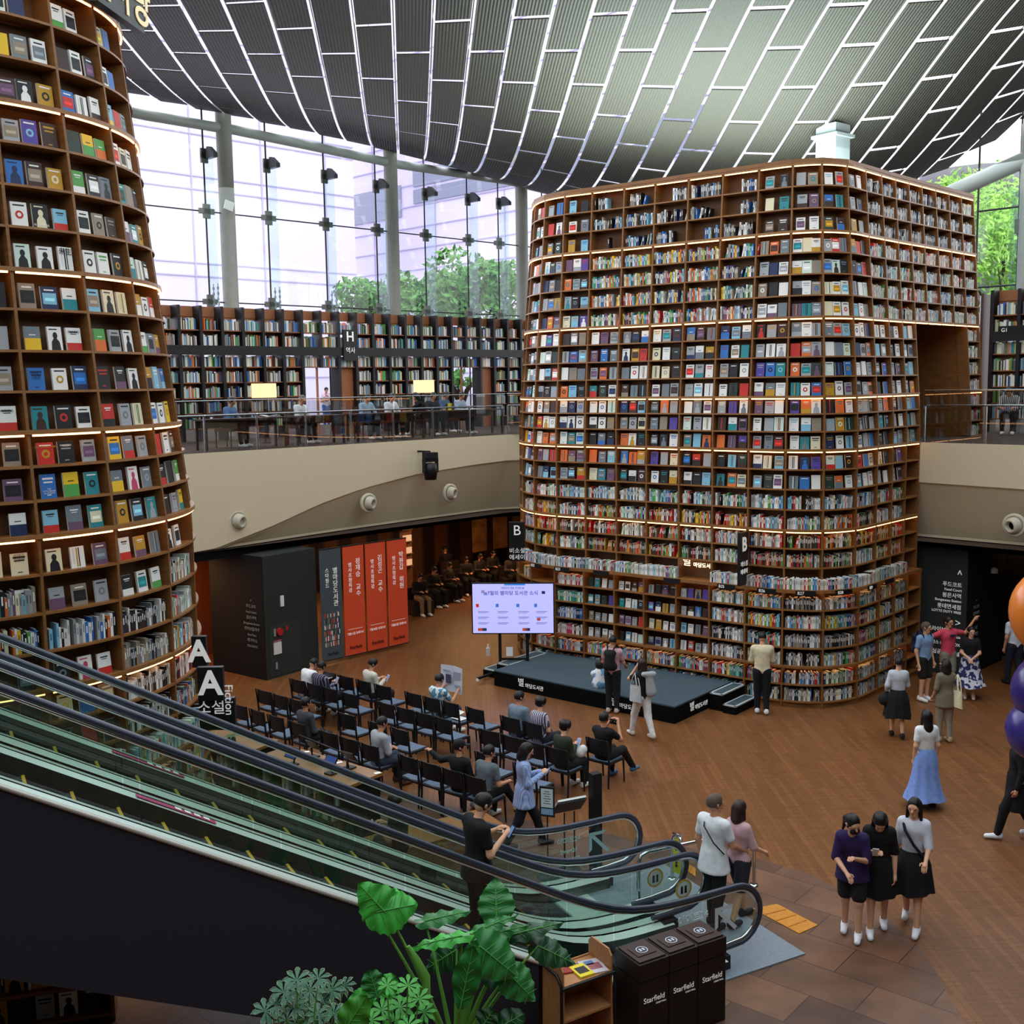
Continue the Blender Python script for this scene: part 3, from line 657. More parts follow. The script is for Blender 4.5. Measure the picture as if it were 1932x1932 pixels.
for k,rows_ in COV.items():
    z=LL[k]+.002; h=LL[k+1]-LL[k]
    for bi,codes in zip((4,5,6,7),rows_):
        if not codes: continue
        cnt=3
        cds=list(codes)
        if bi==4: cds=[None]*(3-len(cds))+cds
        if bi==7 and len(cds)<3: cds=cds+[None]*(3-len(cds))
        if bi in(5,6) and len(cds)<3: cds=cds+[None]*(3-len(cds))
        def mk(oo,t,nn,u,ww,hh,base,des,c2,j,count,cds=cds,bi=bi,k=k):
            if cds[j] is None: return
            c=cds[j]; base=c[0]; des=c[1] if len(c)>1 else '0'; c2=c[2] if len(c)>2 else 'K'
            m=MB(); face_book(m,oo,t,nn,u,ww,hh,.03,base,des,c2)
            pos=('left','middle','right')[j]
            ob=book_obj(m,f'{NAME[base]} {DW[des]} book, {pos} of {bayn[bi]}, {rowphrase(k)}')
            TX={(16,5,0):('ZERO\nONE','N'),(20,5,1):('ELON MUSK','W'),(13,5,0):('THE\nLITTLE BOOK\nof LAYOUTS','W'),(14,5,1):('RAZA','W'),(14,5,0):('CATCHING FIRE','M'),(17,5,2):('자본주의','K'),(15,4,2):('사피엔스','K'),(11,4,2):('이야기\n인문학','K'),(19,5,2):('未生','K')}
            tt=TX.get((k,bi,j))
            if tt:
                body,cc=tt; size=.045 if '\n' in body else .034
                if body=='자본주의' or body=='사피엔스': size=.04
                if body=='THE\nLITTLE BOOK\nof LAYOUTS': size=.026
                if body=='未生': size=.09
                zf={'ELON MUSK':.12,'THE\nLITTLE BOOK\nof LAYOUTS':.3,'ZERO\nONE':.65}.get(body,.8)
                if size>.04 or True:
                    text(body,size*ww/.19,Vector(oo)+u*(hh*zf)+nn*.004,nn,mat('ink_'+cc,PAL[cc],.7),ob,up=u,ext=.0004)
        fill_face(None,PLt,bi,k,z,h,3,r,codes=[(c or 'W0') for c in cds],sink=.07,mk=mk)
SPR=[(9,4,SP_M),(9,5,['O','W','K','B','W','E','W','L','K','W','K']),(9,6,SP_D+['A','K','U']),(10,7,SP_W+['K']),(9,7,SP_W),(10,4,SP_M),(8,6,['A','S','A','K','S','W','A']),(8,7,SP_W+['O','M','B']),
 (7,6,['W','U','W','K','W','A']),(7,7,['R','W','A','K','E']),(6,6,SP_D+['W']),(5,5,['W','F','W','G','W','T']),(5,6,['W','F','W','G','W','L','R'])]
SC={}
for k,bi,pal in SPR:
    z=LL[k]+.002; h=LL[k+1]-LL[k]
    Pk=PLt if k>5 else (lambda ii,zq,off=0.0:PLt(ii,zq,off,True))
    def mk(oo,t,n,w_,d,hh,c,col,j,k=k,bi=bi):
        if NB[0]>=300: spine_book(rest,oo,t,n,UP,w_,d,hh,col); return
        m=MB(); spine_book(m,oo,t,n,UP,w_,d,hh,col); book_obj(m,f'{NAME[c]} book spine, {ORD[j]} from left, {bayn[bi]}, {rowphrase(k)}')
    fill_spine(None,Pk,bi,k,z,h,r,pal,dens=1,mk=mk,sink=.05,hmax=.31)
# what remains on the nearest bookcase
done={(k,b) for k,rs in COV.items() for b,c in zip((4,5,6,7),rs) if c}|{(k,b) for k,b,_ in SPR}
for bi in range(3,10):
    for k in range(0,26):
        if (k,bi) in done: continue
        z=LL[k]+.002; h=LL[k+1]-LL[k]; Pk=PLt if k>5 else (lambda ii,zq,off=0.0:PLt(ii,zq,off,True))
        if k==5: fill_spine(rest,Pk,bi,k,z,h,r,SP_W+['F','T','G'],fmin=0,fmax=1.03,sink=.02,dens=1,leanp=0)
        elif k<10: fill_spine(rest,Pk,bi,k,z,h,r,SP_M,dens=1)
        else: fill_face(rest,Pk,bi,k,z,h,3,r,sink=.07)
# ------------------------------------------------------------------ gallery bookcases behind the reading desks
gold=mat('gallery_shelf_wood','8a5534',.55); dkm=mat('bookcase_black_frame','141112',.5)
GK=40.45
def gpt(px,py,k,sgn):  return vp(px,py,(0,k),(-1,1) if sgn>0 else (1,1))
def gallery(x0,n,dx,k,sgn,openings,first_label,side_orange=True):
    tv=Vector((1,sgn,0)).normalized(); nv=Vector((1,-1,0)).normalized()*1 if sgn>0 else Vector((-1,-1,0)).normalized()
    for i in range(n):
        p=Vector((x0+dx*i,sgn*(x0+dx*i)+k,5.5)); Wd=dx*math.sqrt(2)
        t=empty('gallery_bookcase',p,0,label=first_label(i),category='bookcase',group='bookcases along the gallery windows')
        def bx(name,m_,boxes):
            m=MB()
            for (u0,u1,d0,d1,z0,z1) in boxes:
                m.box(tv*((u0+u1)/2)+nv*((d0+d1)/2)+Vector((0,0,(z0+z1)/2)),(u1-u0,d1-d0,z1-z0),ax=(tv,nv,UP))
            return m.build(name,m_,t)
        op=i in openings
        bx('upright',dkm,[(-.045,.045,0,.42,2.06 if (openings.get(i)==1 and openings.get(i-1)==1) else 0,3.78)])
        bx('header_panel',gold,[(.05,Wd-.05,.02,.07,3.5,3.78)])
        bx('beam',dkm,[(.0,Wd,.3,.44,2.42,2.68)])
        for z in ([2.09,2.68,3.12] if op else [.36,.79,1.22,1.65,2.09,2.68,3.12]): bx('shelf',gold,[(.045,Wd-.045,.05,.36,z-.03,z)])
        if op:
            bx('opening_side_panel',mat('orange_veneer','9a5c38',.6),[(.05,Wd-.05,.2,.24,.0,2.06)] if openings[i]==2 else [(.05,.07,0,.1,0,2.06)])
        if not op:
            for z,zt in ((.36,.76),(.79,1.19),(1.22,1.62),(1.65,2.06),(2.68,3.09),(3.12,3.5)):
                if r.random()<.62: bx('back_board',gold,[(.045,Wd-.045,.03,.05,z,zt)])
                else: bx('back_board',gold,[(.045,Wd-.045,.03,.05,z+.3,zt)])
        # books
        for z in ([2.09,2.68,3.12] if op else [.36,.79,1.22,1.65,2.09,2.68,3.12]):
            x=.06
            pal=['W','C','E','L','A','K','W','S','B','O','G','C','W','U']
            fill=r.uniform(.86,1.0)
            while x<(Wd-.09)*fill:
                w_=r.uniform(.022,.05); hh=r.uniform(.24,.33)
                if r.random()<.04: x+=.05
                spine_book(rest,p+tv*x+nv*.32+Vector((0,0,z)),tv,nv,UP,w_,.18,hh,tri(PC[r.choice(pal)],r.uniform(.7,1.05)),lab=False); x+=w_+.002
qa=gpt(322,577,GK,1); qb=gpt(992,605,GK,1); nbay=21; dxg=(qb[0]-qa[0])/nbay
gallery(qa[0]-3*dxg,nbay+4,dxg,GK,1,{9:1,10:1,11:2,18:1,19:1,20:2},lambda i:f'tall black framed gallery bookcase, {ORD[i]} along the left window wall')
qa=gpt(1884,560,43.6,-1); gallery(qa[0],4,.5,43.6,-1,{},lambda i:f'tall black framed gallery bookcase, {ORD[i]} beyond the great bookcase wing')
# big wooden end wall of that row
m=MB(); q=Vector(qa); m.box((q.x-.12,q.y+.35,7.35),(.07,1.5,3.7),math.radians(-35)); m.build('bookcase_end_panel',mat('walnut_end_panel','52301f',.5),label='tall dark walnut end panel closing the right gallery bookcases',category='panel')
m=MB(); hq=gpt(660,652,GK-.65,1); m.box((hq[0],hq[1],8.25),(.52,.05,.95),math.pi/4); hs=m.build('section_sign',black,label='black sign with white letter H on the gallery bookcases',category='sign')
text('H',.42,(hq[0]+.02,hq[1]-.03,8.5),(1,-1,0),whitel,hs,bold=.008)
text('역사',.2,(hq[0]+.02,hq[1]-.03,8.08),(1,-1,0),whitel,hs)
m=MB(); hq=gpt(1920,622,43.0,-1); m.box((hq[0],hq[1],hq[2]),(1.0,.04,.22),-math.pi/4); hs=m.build('section_sign',black,label='black plate reading G1 on the right gallery bookcases',category='sign')
text('G1',.14,(hq[0]-.25,hq[1]+.22,hq[2]),(-1,-1,0),whitel,hs)
# ------------------------------------------------------------------ glass balustrade along the balcony edge
gl=glass('balustrade_glass',(.60,.62,.61),.09);  # dark tint paints in the dark reflections of the panes
def rail_run(a,b,label):
    A=Vector((a[0],a[1],5.5));B=Vector((b[0],b[1],5.5)); L=(B-A).length; n=max(1,round(L/1.45)); tv=(B-A).normalized(); nv=Vector((-tv.y,tv.x,0))
    t=empty('glass_balustrade',A,0,label=label,category='balustrade')
    for k in range(n):
        p=(B-A)*(k/n)+tv*.02; q=(B-A)*((k+1)/n)-tv*.02
        m=MB(); m.face([p,q,q+UP*1.2,p+UP*1.2]); m.build('glass_panel',gl,t)
        m=MB(); m.box((B-A)*(k/n)+nv*.05+UP*.42,(.04,.05,.86),math.atan2(tv.y,tv.x)); m.tube([(B-A)*(k/n)+nv*.05+UP*.8,(B-A)*(k/n)+nv*.12+UP*.84],.012,6); m.build('post',mat('brushed_steel',0),t)
    m=MB(); m.tube([nv*.13+UP*.85,(B-A)+nv*.13+UP*.85],.024,8); m.build('handrail',steel,t)
    m=MB(); m.tube([UP*1.2,(B-A)+UP*1.2],.012,6); m.build('top_cap',steel,t)
rail_run((-14,18.75),(-.15,32.6),'long glass balustrade with steel handrail on the left balcony edge')
rail_run((-.1,32.65),(3,32.15),'short glass balustrade where the balcony turns behind the great bookcase')
rail_run((9.55,25.6),(15.5,19.65),'glass balustrade with steel handrail on the right balcony edge')
# ------------------------------------------------------------------ round air nozzles and a spotlight on the fascia
noz=mat('nozzle_plastic','c4bda8',.6)
FN=Vector((1,-1,0)).normalized(); FR=Vector((-1,-1,0)).normalized()
def nozzle(px,py,nrm,k,label,sc=1):
    q=Vector(vp(px,py,(0,k),(-1,1) if nrm.x>0 else (1,1)))
    t=empty('air_nozzle',q,0,label=label,category='air vent',group='round air nozzles in the balcony fascia'); tv=UP.cross(nrm)
    aim=(nrm*.9+tv*(.35 if nrm.x>0 else -.3)-UP*.1).normalized()
    def ring(prof,d,cen,m_,name):
        x=d.orthogonal().normalized(); y=d.cross(x); m=MB()
        m.grid([[cen+(x*math.cos(a)+y*math.sin(a))*r_*sc+d*z_*sc for a in [2*math.pi*j/24 for j in range(24)]] for r_,z_ in prof],closed=True); return m.build(name,m_,t)
    ring([(.26,-.02),(.26,.03),(.20,.05),(.19,.0)],nrm,Vector(),noz,'mounting_ring')
    ring([(.19,0),(.18,.09),(.15,.15),(.115,.17),(.10,.14),(.09,.05)],aim,Vector(),noz,'nozzle')
    ring([(.1,.06),(.001,.06)],aim,Vector(),blackm,'throat')
nozzle(448,983,FN,32.75,'round cream air nozzle nearest the round bookcase'); nozzle(695,949,FN,32.62,'middle round cream air nozzle above the orange banners'); nozzle(849,930,FN,32.6,'round cream air nozzle below the spotlight')
nozzle(1914,991,FR,34.95,'round cream air nozzle on the right balcony fascia')
q=Vector(vp(812,880,(0,32.1),(-1,1))); t=empty('stage_spotlight',q,0,label='black moving-head spotlight on an arm from the balcony fascia',category='spotlight')
m=MB(); m.tube([(-.35,.25,.4),(.0,-.02,.4)],.03,6); m.tube([(-.2,.13,.4),(-.2,.13,.3),(.05,0,.3)],.02,6); m.build('arm',black,t)
m=MB(); m.box((0,0,.3),(.36,.24,.16),.7); m.box((0,0,.17),(.46,.12,.1),.7); m.build('base',black,t)
m=MB(); m.lathe([(.0,.1),(.17,.08),(.19,-.1),(.16,-.36),(.0,-.36)],(0,0,0),14); m.build('lamp_head',black,t)
for s in (-1,1): m=MB(); m.box((.21*s*.76,.21*s*.64,.03),(.04,.12,.4),.7); m.build('yoke_arm',black,t)
# ------------------------------------------------------------------ people
def snet(f,lo,hi,h):
    xs=[np.arange(lo[i]-h,hi[i]+2*h,h) for i in range(3)]
    X,Y,Z=np.meshgrid(*xs,indexing='ij'); D=f(np.stack([X,Y,Z],-1))
    S=D<0; n=[len(a) for a in xs]
    idx=-np.ones((n[0]-1,n[1]-1,n[2]-1),int)
    cs=[(a,b,c) for a in (0,1) for b in (0,1) for c in (0,1)]
    cnt=sum(S[a:n[0]-1+a,b:n[1]-1+b,c:n[2]-1+c].astype(int) for a,b,c in cs)
    act=(cnt>0)&(cnt<8); I=np.argwhere(act); idx[act]=np.arange(len(I))
    acc=np.zeros((len(I),3)); num=np.zeros(len(I))
    for a in cs:
        for ax in range(3):
            if a[ax]: continue
            b=list(a); b[ax]=1
            va=D[I[:,0]+a[0],I[:,1]+a[1],I[:,2]+a[2]]; vb=D[I[:,0]+b[0],I[:,1]+b[1],I[:,2]+b[2]]
            mk=(va<0)!=(vb<0); t=np.where(mk,va/(va-vb+1e-12),0)
            p=np.tile(np.array(a,float),(len(I),1)); p[:,ax]+=t
            acc+=p*mk[:,None]; num+=mk
    V=(I+acc/np.maximum(num,1)[:,None])*h+np.array([xs[0][0],xs[1][0],xs[2][0]])
    F=[]
    for ax in range(3):
        u,v=(ax+1)%3,(ax+2)%3
        sl=[slice(1,-1)]*3; sl[ax]=slice(0,-1); A=S[tuple(sl)]; s2=list(sl); s2[ax]=slice(1,None); B=S[tuple(s2)]
        E_=np.argwhere(A!=B)
        if not len(E_): continue
        base=E_.copy(); base[:,u]+=1; base[:,v]+=1
        sign=A[tuple(E_.T)]
        def g(du,dv):
            q=base.copy(); q[:,u]-=du; q[:,v]-=dv; return idx[q[:,0],q[:,1],q[:,2]]
        q=np.stack([g(1,1),g(0,1),g(0,0),g(1,0)],1); q[~sign]=q[~sign][:,::-1]; F.append(q[(q>=0).all(1)])
    return V,np.concatenate(F) if F else np.zeros((0,4),int)
def sdf(caps,k=.025,cut=None):
    """smooth union of tapered capsules (a,b,ra,rb[,flat_y]); cut: half spaces (point,normal) kept where (p-point).n<0"""
    def f(p):
        d=None
        for c in caps:
            a,b,ra,rb=np.array(c[0],float),np.array(c[1],float),c[2],c[3]; s=np.array(c[4]) if len(c)>4 else None
            q=p
            if s is not None: q=(p-a)/s+a; b=(b-a)/s+a
            ab=b-a; L=ab@ab+1e-9; t=np.clip(((q-a)@ab)/L,0,1); e=np.linalg.norm(q-a-t[...,None]*ab,axis=-1)-(ra+(rb-ra)*t)
            if d is None: d=e
            else:
                h=np.clip(.5+.5*(d-e)/k,0,1); d=d*(1-h)+e*h-k*h*(1-h)
        for P,N in (cut or []): d=np.maximum(d,(p-np.array(P))@np.array(N))
        return d
    return f
def bounds(caps):
    P=np.array([[c[0][i]-1.3*max(c[2],c[3]) for i in range(3)] for c in caps]+[[c[1][i]-1.3*max(c[2],c[3]) for i in range(3)] for c in caps]); Q=np.array([[c[0][i]+1.3*max(c[2],c[3]) for i in range(3)] for c in caps]+[[c[1][i]+1.3*max(c[2],c[3]) for i in range(3)] for c in caps])
    return P.min(0),Q.max(0)
def cloth(name,caps,m,parent,h=.02,k=.03,cut=None):
    lo,hi=bounds(caps); V,F=snet(sdf(caps,k,cut),lo,hi,h); mb=MB(); mb.addmesh(V,F); return mb.build(name,m,parent)
def lerp(a,b,t): return tuple(a[i]+(b[i]-a[i])*t for i in range(3))
_cl={}
def cmat(spec):
    """cloth material from 'RRGGBB' or 'RRGGBB:kind:RRGGBB'"""
    if spec in _cl: return _cl[spec]
    p=spec.split(':')
    if len(p)==1: m=mat('cloth_'+p[0],p[0],.85,tex=T_noise(14,.12))
    else:
        kd=p[1]; tex={'stripe':T_mix2(p[2],'wave',7,.5,(1,1,1)),'vstripe':T_mix2(p[2],'wave',12,.5,(1,1,0)),'floral':T_mix2(p[2],'noise',11,.5),'plaid':T_mix2(p[2],'wave',5,.75,(1,1,1)),'patch':T_mix2(p[2],'noise',7,.53)}[kd]
        m=mat('cloth_'+spec.replace(':','_'),p[0],.85,tex=tex)
    _cl[spec]=m; return m
def person(x,y,head,label,z=0,H=1.7,pose='stand',top='303030',bottom='202020',shoe='e8e8e4',hair='short',hcol=None,arms=('down','down'),lean=0,nod=0,turn=0,sleeve='short',legs='trousers',step=0.0,sk=None,res=.02,face=True,fem=False,long_top=False,cap=None,group=None,untuck=0):
    """heading: degrees, direction faced measured from +X. local frame: x right, y forward, z up"""
    sk=sk or (skin2 if fem else skin); s=H/1.7
    root=None
    J={}
    hipz=.90 if pose=='stand' else (.50 if pose=='sit' else .2)
    hw=.085; sw=.142 if fem else .175
    sl=math.sin(lean); cl=math.cos(lean)
    def up_(d,x_=0,y_=0): return (x_,y_+d*sl,hipz+d*cl)
    hip=(0,0,hipz); chest=up_(.38); neck=up_(.52); hd=(0,neck[1]+.02+.10*math.sin(lean+nod),neck[2]+.03+.12*math.cos(lean+nod)*.9)
    if pose=='stand':
        fk=step; L=[]
        for sgn,st in ((-1,fk),(1,-fk)):
            ft=(sgn*(hw+.005),st,.0); kn=(sgn*hw,st*.55+.03+max(0,-st)*.12,.48); an=(ft[0],ft[1],.09+(max(0,-st)*.14)); L.append(((sgn*hw,0,hipz-.03),kn,an))
        hip=(0,0,hipz-abs(step)*.10)
        L=[((a[0],0,hip[2]-.02),k_,an) for a,k_,an in L]
    elif pose=='sit':
        L=[]
        for sgn in (-1,1):
            kn=(sgn*(.12),.42,.50); an=(sgn*.12,.44+(.06*sgn if step else 0),.09); L.append(((sgn*hw,.02,.52),kn,an))
        if step>0: # legs crossed / stretched
            L[1]=(L[1][0],(.10,.43,.52),(.12,.72,.13))
    A=[]
    for sgn,am in zip((-1,1),arms):
        sh=up_(.455,sgn*sw); sh=(sh[0],sh[1],sh[2])
        T={'down':((.05,-.03,-.27),(.05,.04,-.52)),'swing':((.06,-.10,-.25),(.07,-.02,-.48)),'fwd':((.05,.08,-.26),(.04,.26,-.36)),
           'phone':((.04,.04,-.27),(-.08,.28,-.16)),'read':((.05,.06,-.26),(-.06,.30,-.22)),'camera':((.06,.18,-.16),(-.08,.30,.06)),'face':((.05,.2,-.12),(-.10,.16,.12)),'lap':((.05,.04,-.27),(-.10,.25,-.36)),'bag':((.07,-.04,-.25),(.06,.10,-.42)),
           'out':((.24,0,-.08),(.5,.02,.0)),'outup':((.24,.02,-.04),(.42,.04,.22)),'outback':((.24,-.06,-.06),(.48,-.12,-.02)),'paper':((.08,.12,-.22),(.03,.38,-.02)),'cross':((.04,.05,-.26),(-.18,.2,-.24)),'rest':((.06,.02,-.26),(.02,.27,-.29)),'none':None,'desk':((.06,.1,-.24),(-.03,.36,-.24))}[am]
        if not T: A.append((sh,lerp(sh,(sh[0],sh[1],sh[2]-.2),1),lerp(sh,(sh[0],sh[1],sh[2]-.4),1))); continue
        el=(sh[0]+sgn*T[0][0],sh[1]+T[0][1],sh[2]+T[0][2]); ha=(sh[0]+sgn*T[1][0],sh[1]+T[1][1],sh[2]+T[1][2]); A.append((sh,el,ha))
    # body
    hx_=.07 if fem else .052
    tor=[((-hx_,hip[1],hip[2]+.02),(hx_,hip[1],hip[2]+.02),.105,.105,(1,.85,1)),(lerp(hip,chest,.35),chest,.10 if fem else .115,.115 if fem else .122,(1.15,.85,1)),((-.07,chest[1],chest[2]),(.07,chest[1],chest[2]),.10,.10,(1,.9,1)),
         ((-sw+.03,neck[1]-.01,neck[2]-.07),(sw-.03,neck[1]-.01,neck[2]-.07),.062,.062)]
    caps=tor+[((0,neck[1],neck[2]-.05),(0,hd[1]-.01,hd[2]-.05),.052,.05)]
    for a,k_,an in L: caps+= [(a,k_,.088,.058),(k_,an,.056,.036),((an[0],an[1]-.03,an[2]-.045),(an[0],an[1]+.13,an[2]-.055),.034,.028)]
    for sh,el,ha in A: caps+=[(sh,el,.046,.038),(el,ha,.038,.026)]
    lo,hi=bounds(caps); V,F=snet(sdf(caps,.03),lo,hi,res); mb=MB(); mb.addmesh(V,F)
    # head with chin, nose and ears, turned and nodded
    Rm=Matrix.Rotation(turn,3,'Z')@Matrix.Rotation(-nod-lean*.5,3,'X')
    hc=[((0,-.01,.02),(0,.012,.025),.083,.080,(.88,1.05,1.15)),((0,.035,-.05),(0,.048,-.075),.048,.034,(1,.9,1)),((0,.088,.0),(0,.106,-.022),.011,.013),((-.078,0,.0),(-.082,-.008,.02),.014,.018,(.5,1,1)),((.078,0,.0),(.082,-.008,.02),.014,.018,(.5,1,1)),((-.03,.075,.028),(.03,.075,.028),.018,.018)]
    hh=.0085 if res<.018 else .0115
    V,F=snet(sdf(hc,.015),*bounds(hc),hh)
    V=np.array([tuple(Rm@Vector(v)+Vector(hd)) for v in V]); mb.addmesh(V,F)
    if face:
        for sx in (-1,1):
            V2,F2=snet(sdf([((sx*.024,.087,.012),(sx*.036,.084,.012),.0075,.006)],.005),(sx*.03-.02,.07,-.005),(sx*.03+.02,.1,.03),.004); mb.addmesh([tuple(Rm@Vector(v)+Vector(hd)) for v in V2],F2,1)
            V2,F2=snet(sdf([((sx*.018,.092,.032),(sx*.042,.084,.034),.0045,.004)],.005),(sx*.03-.02,.07,.02),(sx*.03+.02,.1,.045),.004); mb.addmesh([tuple(Rm@Vector(v)+Vector(hd)) for v in V2],F2,1)
        V2,F2=snet(sdf([((-.017,.088,-.05),(.017,.088,-.05),.0065,.0065)],.005),(-.03,.07,-.065),(.03,.105,-.035),.004); mb.addmesh([tuple(Rm@Vector(v)+Vector(hd)) for v in V2],F2,2)
    # hands: palm, four fingers, thumb
    for (sh,el,ha),sgn in zip(A,(-1,1)):
        d=(Vector(ha)-Vector(el)).normalized(); side=d.cross(Vector((0,0,1))) if abs(d.z)<.9 else Vector((0,1,0)); side=side.normalized(); pn=side.cross(d).normalized()
        h0=Vector(ha); V2,F2=snet(sdf([(tuple(h0),tuple(h0+d*.075),.024,.028),(tuple(h0+side*.012+d*.03),tuple(h0+side*.022+d*.075),.016,.013),(tuple(h0-side*.012+d*.03),tuple(h0-side*.022+d*.075),.016,.013)],.01),tuple(h0+d*.04-Vector((.08,.08,.08))),tuple(h0+d*.04+Vector((.08,.08,.08))),.011); mb.addmesh(V2,F2)
        for q,(o_,ln) in enumerate(((-.027,.062),(-.009,.075),(.009,.078),(.026,.066))):
            b0=h0+d*.075+side*o_; b1=b0+d*ln*.55-pn*ln*.15; b2=b1+d*ln*.35-pn*ln*.42; mb.tube([b0,b1,b2],[.0095,.0088,.0065],6)
        b0=h0+d*.03+side*(-sgn)*.028; b1=b0+(d*.6+side*(-sgn)*.7).normalized()*.036; b2=b1+(d*.9-pn*.3).normalized()*.028; mb.tube([b0,b1,b2],[.012,.0105,.008],6)
    # lips and hair are separate colours; body built as the top-level mesh
    props=dict(label=label,category='person')
    if group: props['group']=group
    body=mb.build('person',[sk,eyem,lipm],None,**props)
    hm=hcol or hairm
    # garments
    nk=((0,neck[1],neck[2]-.012),(0,-.25,1))
    up2=[(c[0],c[1],c[2]+.018,c[3]+.018,*c[4:]) for c in tor]
    hem=(hip[2]+.07 if legs.startswith('skirt') and not untuck else hip[2]-.06-untuck) if pose=='stand' else hip[2]-.06
    if untuck: up2.append(((0,hip[1],hip[2]+.08),(0,hip[1],hip[2]-.04-untuck),.15,.185,(1.15,.95,1)))
    sc_=[]
    ends={'short':.62,'long':None,'cap':.35,'none':0,'elbow':.98}[sleeve]
    for sh,el,ha in A:
        if sleeve=='none': continue
        if sleeve=='long': sc_+=[(sh,el,.058,.054),(el,lerp(el,ha,.93),.054,.042)]
        else: sc_.append((sh,lerp(sh,el,ends),.058,.056))
    cloth('shirt',up2+sc_,cmat(top),body,res,.03,[((0,0,neck[2]+.03),(0,-.3,1)),((0,0,hem),(0,0,-1))])
    if legs in('trousers','shorts','cropped'):
        pc=[((-hx_-.004,hip[1],hip[2]+.02),(hx_+.004,hip[1],hip[2]+.02),.117,.117,(1,.88,1))]
        for a,k_,an in L:
            if legs=='shorts': pc.append((a,lerp(a,k_,.8),.105,.094))
            else: pc+=[(a,k_,.104,.076),(k_,lerp(k_,an,.97 if legs=='trousers' else .7),.074,.056)]
        ct=[((0,0,hip[2]+.12),(0,0,1))] if pose!='none' else None
        cloth(legs if legs!='cropped' else 'trousers',pc,cmat(bottom),body,res,.03,ct)
    elif legs.startswith('skirt'):
        ln=float(legs[5:]); m=MB(); nseg=40; rows_=[]
        flare=.07 if ln<.6 else .17
        if pose=='stand':
            for q in range(7):
                u=q/6; w0=.135+.05*min(1,u*ln/.13); rr=w0+(.14*u**2.6 if ln>.6 else flare*u); z_=hip[2]+.14-ln*u
                rows_.append([((rr*1.06+.018*u*math.sin(a*9))*math.cos(a),hip[1]+(rr*(.86+.1*u)+.018*u*math.sin(a*9))*math.sin(a)+step*.2*u,z_+.02*u*math.sin(a*3)) for a in [2*math.pi*j/nseg for j in range(nseg)]])
            m.grid(rows_[::-1],closed=True); m.build('skirt',cmat(bottom),body)
    # shoes
    m=MB(); 
    for a,k_,an in L:
        c=[((an[0],an[1]-.035,an[2]-.035),(an[0],an[1]+.15,an[2]-.048),.048,.038,(1,1,.95)),((an[0],an[1]-.03,an[2]-.0),(an[0],an[1]+.02,an[2]-.03),.044,.044)]
        V2,F2=snet(sdf(c,.02,[((0,0,an[2]-.088),(0,0,-1))]),*bounds(c),.013); m.addmesh(V2,F2)
    m.build('shoes',cmat(shoe),body)
    # hair
    if hair!='bald':
        g=.009
        c=[((0,-.018,.034),(0,.0,.045),.085+g,.080+g,(.9,1.04,1.1))]
        ct=[]
        def fhair(p):
            d=sdf(c,.03)(p)
            q=p-np.array([0,.13,-.03]); e=np.linalg.norm(q/np.array([.10,.10,.118]),axis=-1)-1
            d=np.maximum(d,-e*.09)
            d=np.maximum(d,(-(p[...,2]+.045+np.clip(p[...,1],-.03,.1)*1.0)) if hair in('short','cap') else -9)
            return d
        if hair=='long': c+=[((0,-.05,.02),(0,-.085,-.16),.085,.075,(1,.75,1)),((0,-.085,-.16),(0,-.10,-.30),.072,.045,(1.1,.6,1)),((-.078,-.01,.0),(-.09,.0,-.22),.022,.02),((.078,-.01,.0),(.09,.0,-.22),.022,.02)]
        if hair=='bob': c+=[((0,-.04,.0),(0,-.055,-.10),.088,.085,(1.05,.9,1)),((-.076,-.005,.0),(-.082,.0,-.10),.02,.02),((.076,-.005,.0),(.082,.0,-.10),.02,.02)]
        if hair=='curly': c+=[((.055*math.cos(a),-.02+.06*math.sin(a),.05+.05*math.sin(a*2.3)),(.06*math.cos(a),-.02+.07*math.sin(a),.055),.045,.045) for a in [j*.78 for j in range(8)]]
        if hair=='pony': c+=[((0,-.09,.04),(0,-.13,.0),.03,.035),((0,-.13,.0),(0,-.14,-.18),.034,.014)]
        lo,hi=bounds(c); V2,F2=snet(fhair,lo,hi,.012); m=MB(); m.addmesh([tuple(Rm@Vector(v)+Vector(hd)) for v in V2],F2); m.build('hair',hm,body)
        if cap:
            c2=[((0,-.01,.075),(0,.0,.085),.085,.08,(.98,1.08,.8)),((0,.07,.055),(0,.14,.05),.055,.045,(1.2,1,.2))]; V2,F2=snet(sdf(c2,.015),*bounds(c2),.012); m=MB(); m.addmesh([tuple(Rm@Vector(v)+Vector(hd)) for v in V2],F2); m.build('cap',cmat(cap),body)
    body.scale=(s,s,s) if pose!='sit' else (s,s,1)
    body.location=(x,y,z); body.rotation_euler=(0,0,math.radians(head)-math.pi/2)
    W=lambda p: Vector((x,y,z))+Matrix.Rotation(math.radians(head)-math.pi/2,3,'Z')@Vector((p[0]*s,p[1]*s,p[2]*(s if pose!='sit' else 1)))
    body['_h']=0; del body['_h']
    return dict(body=body,hand=[W(a[2]) for a in A],W=W,neck=neck,hip=hip,chest=chest,hd=hd,Rm=Rm,sw=sw)
def item(name,mb,m,label,cat,loc=(0,0,0),rz=0,**k):
    o=mb.build(name,m,None,label=label,category=cat,**k); o.location=loc; o.rotation_euler=(0,0,rz); return o
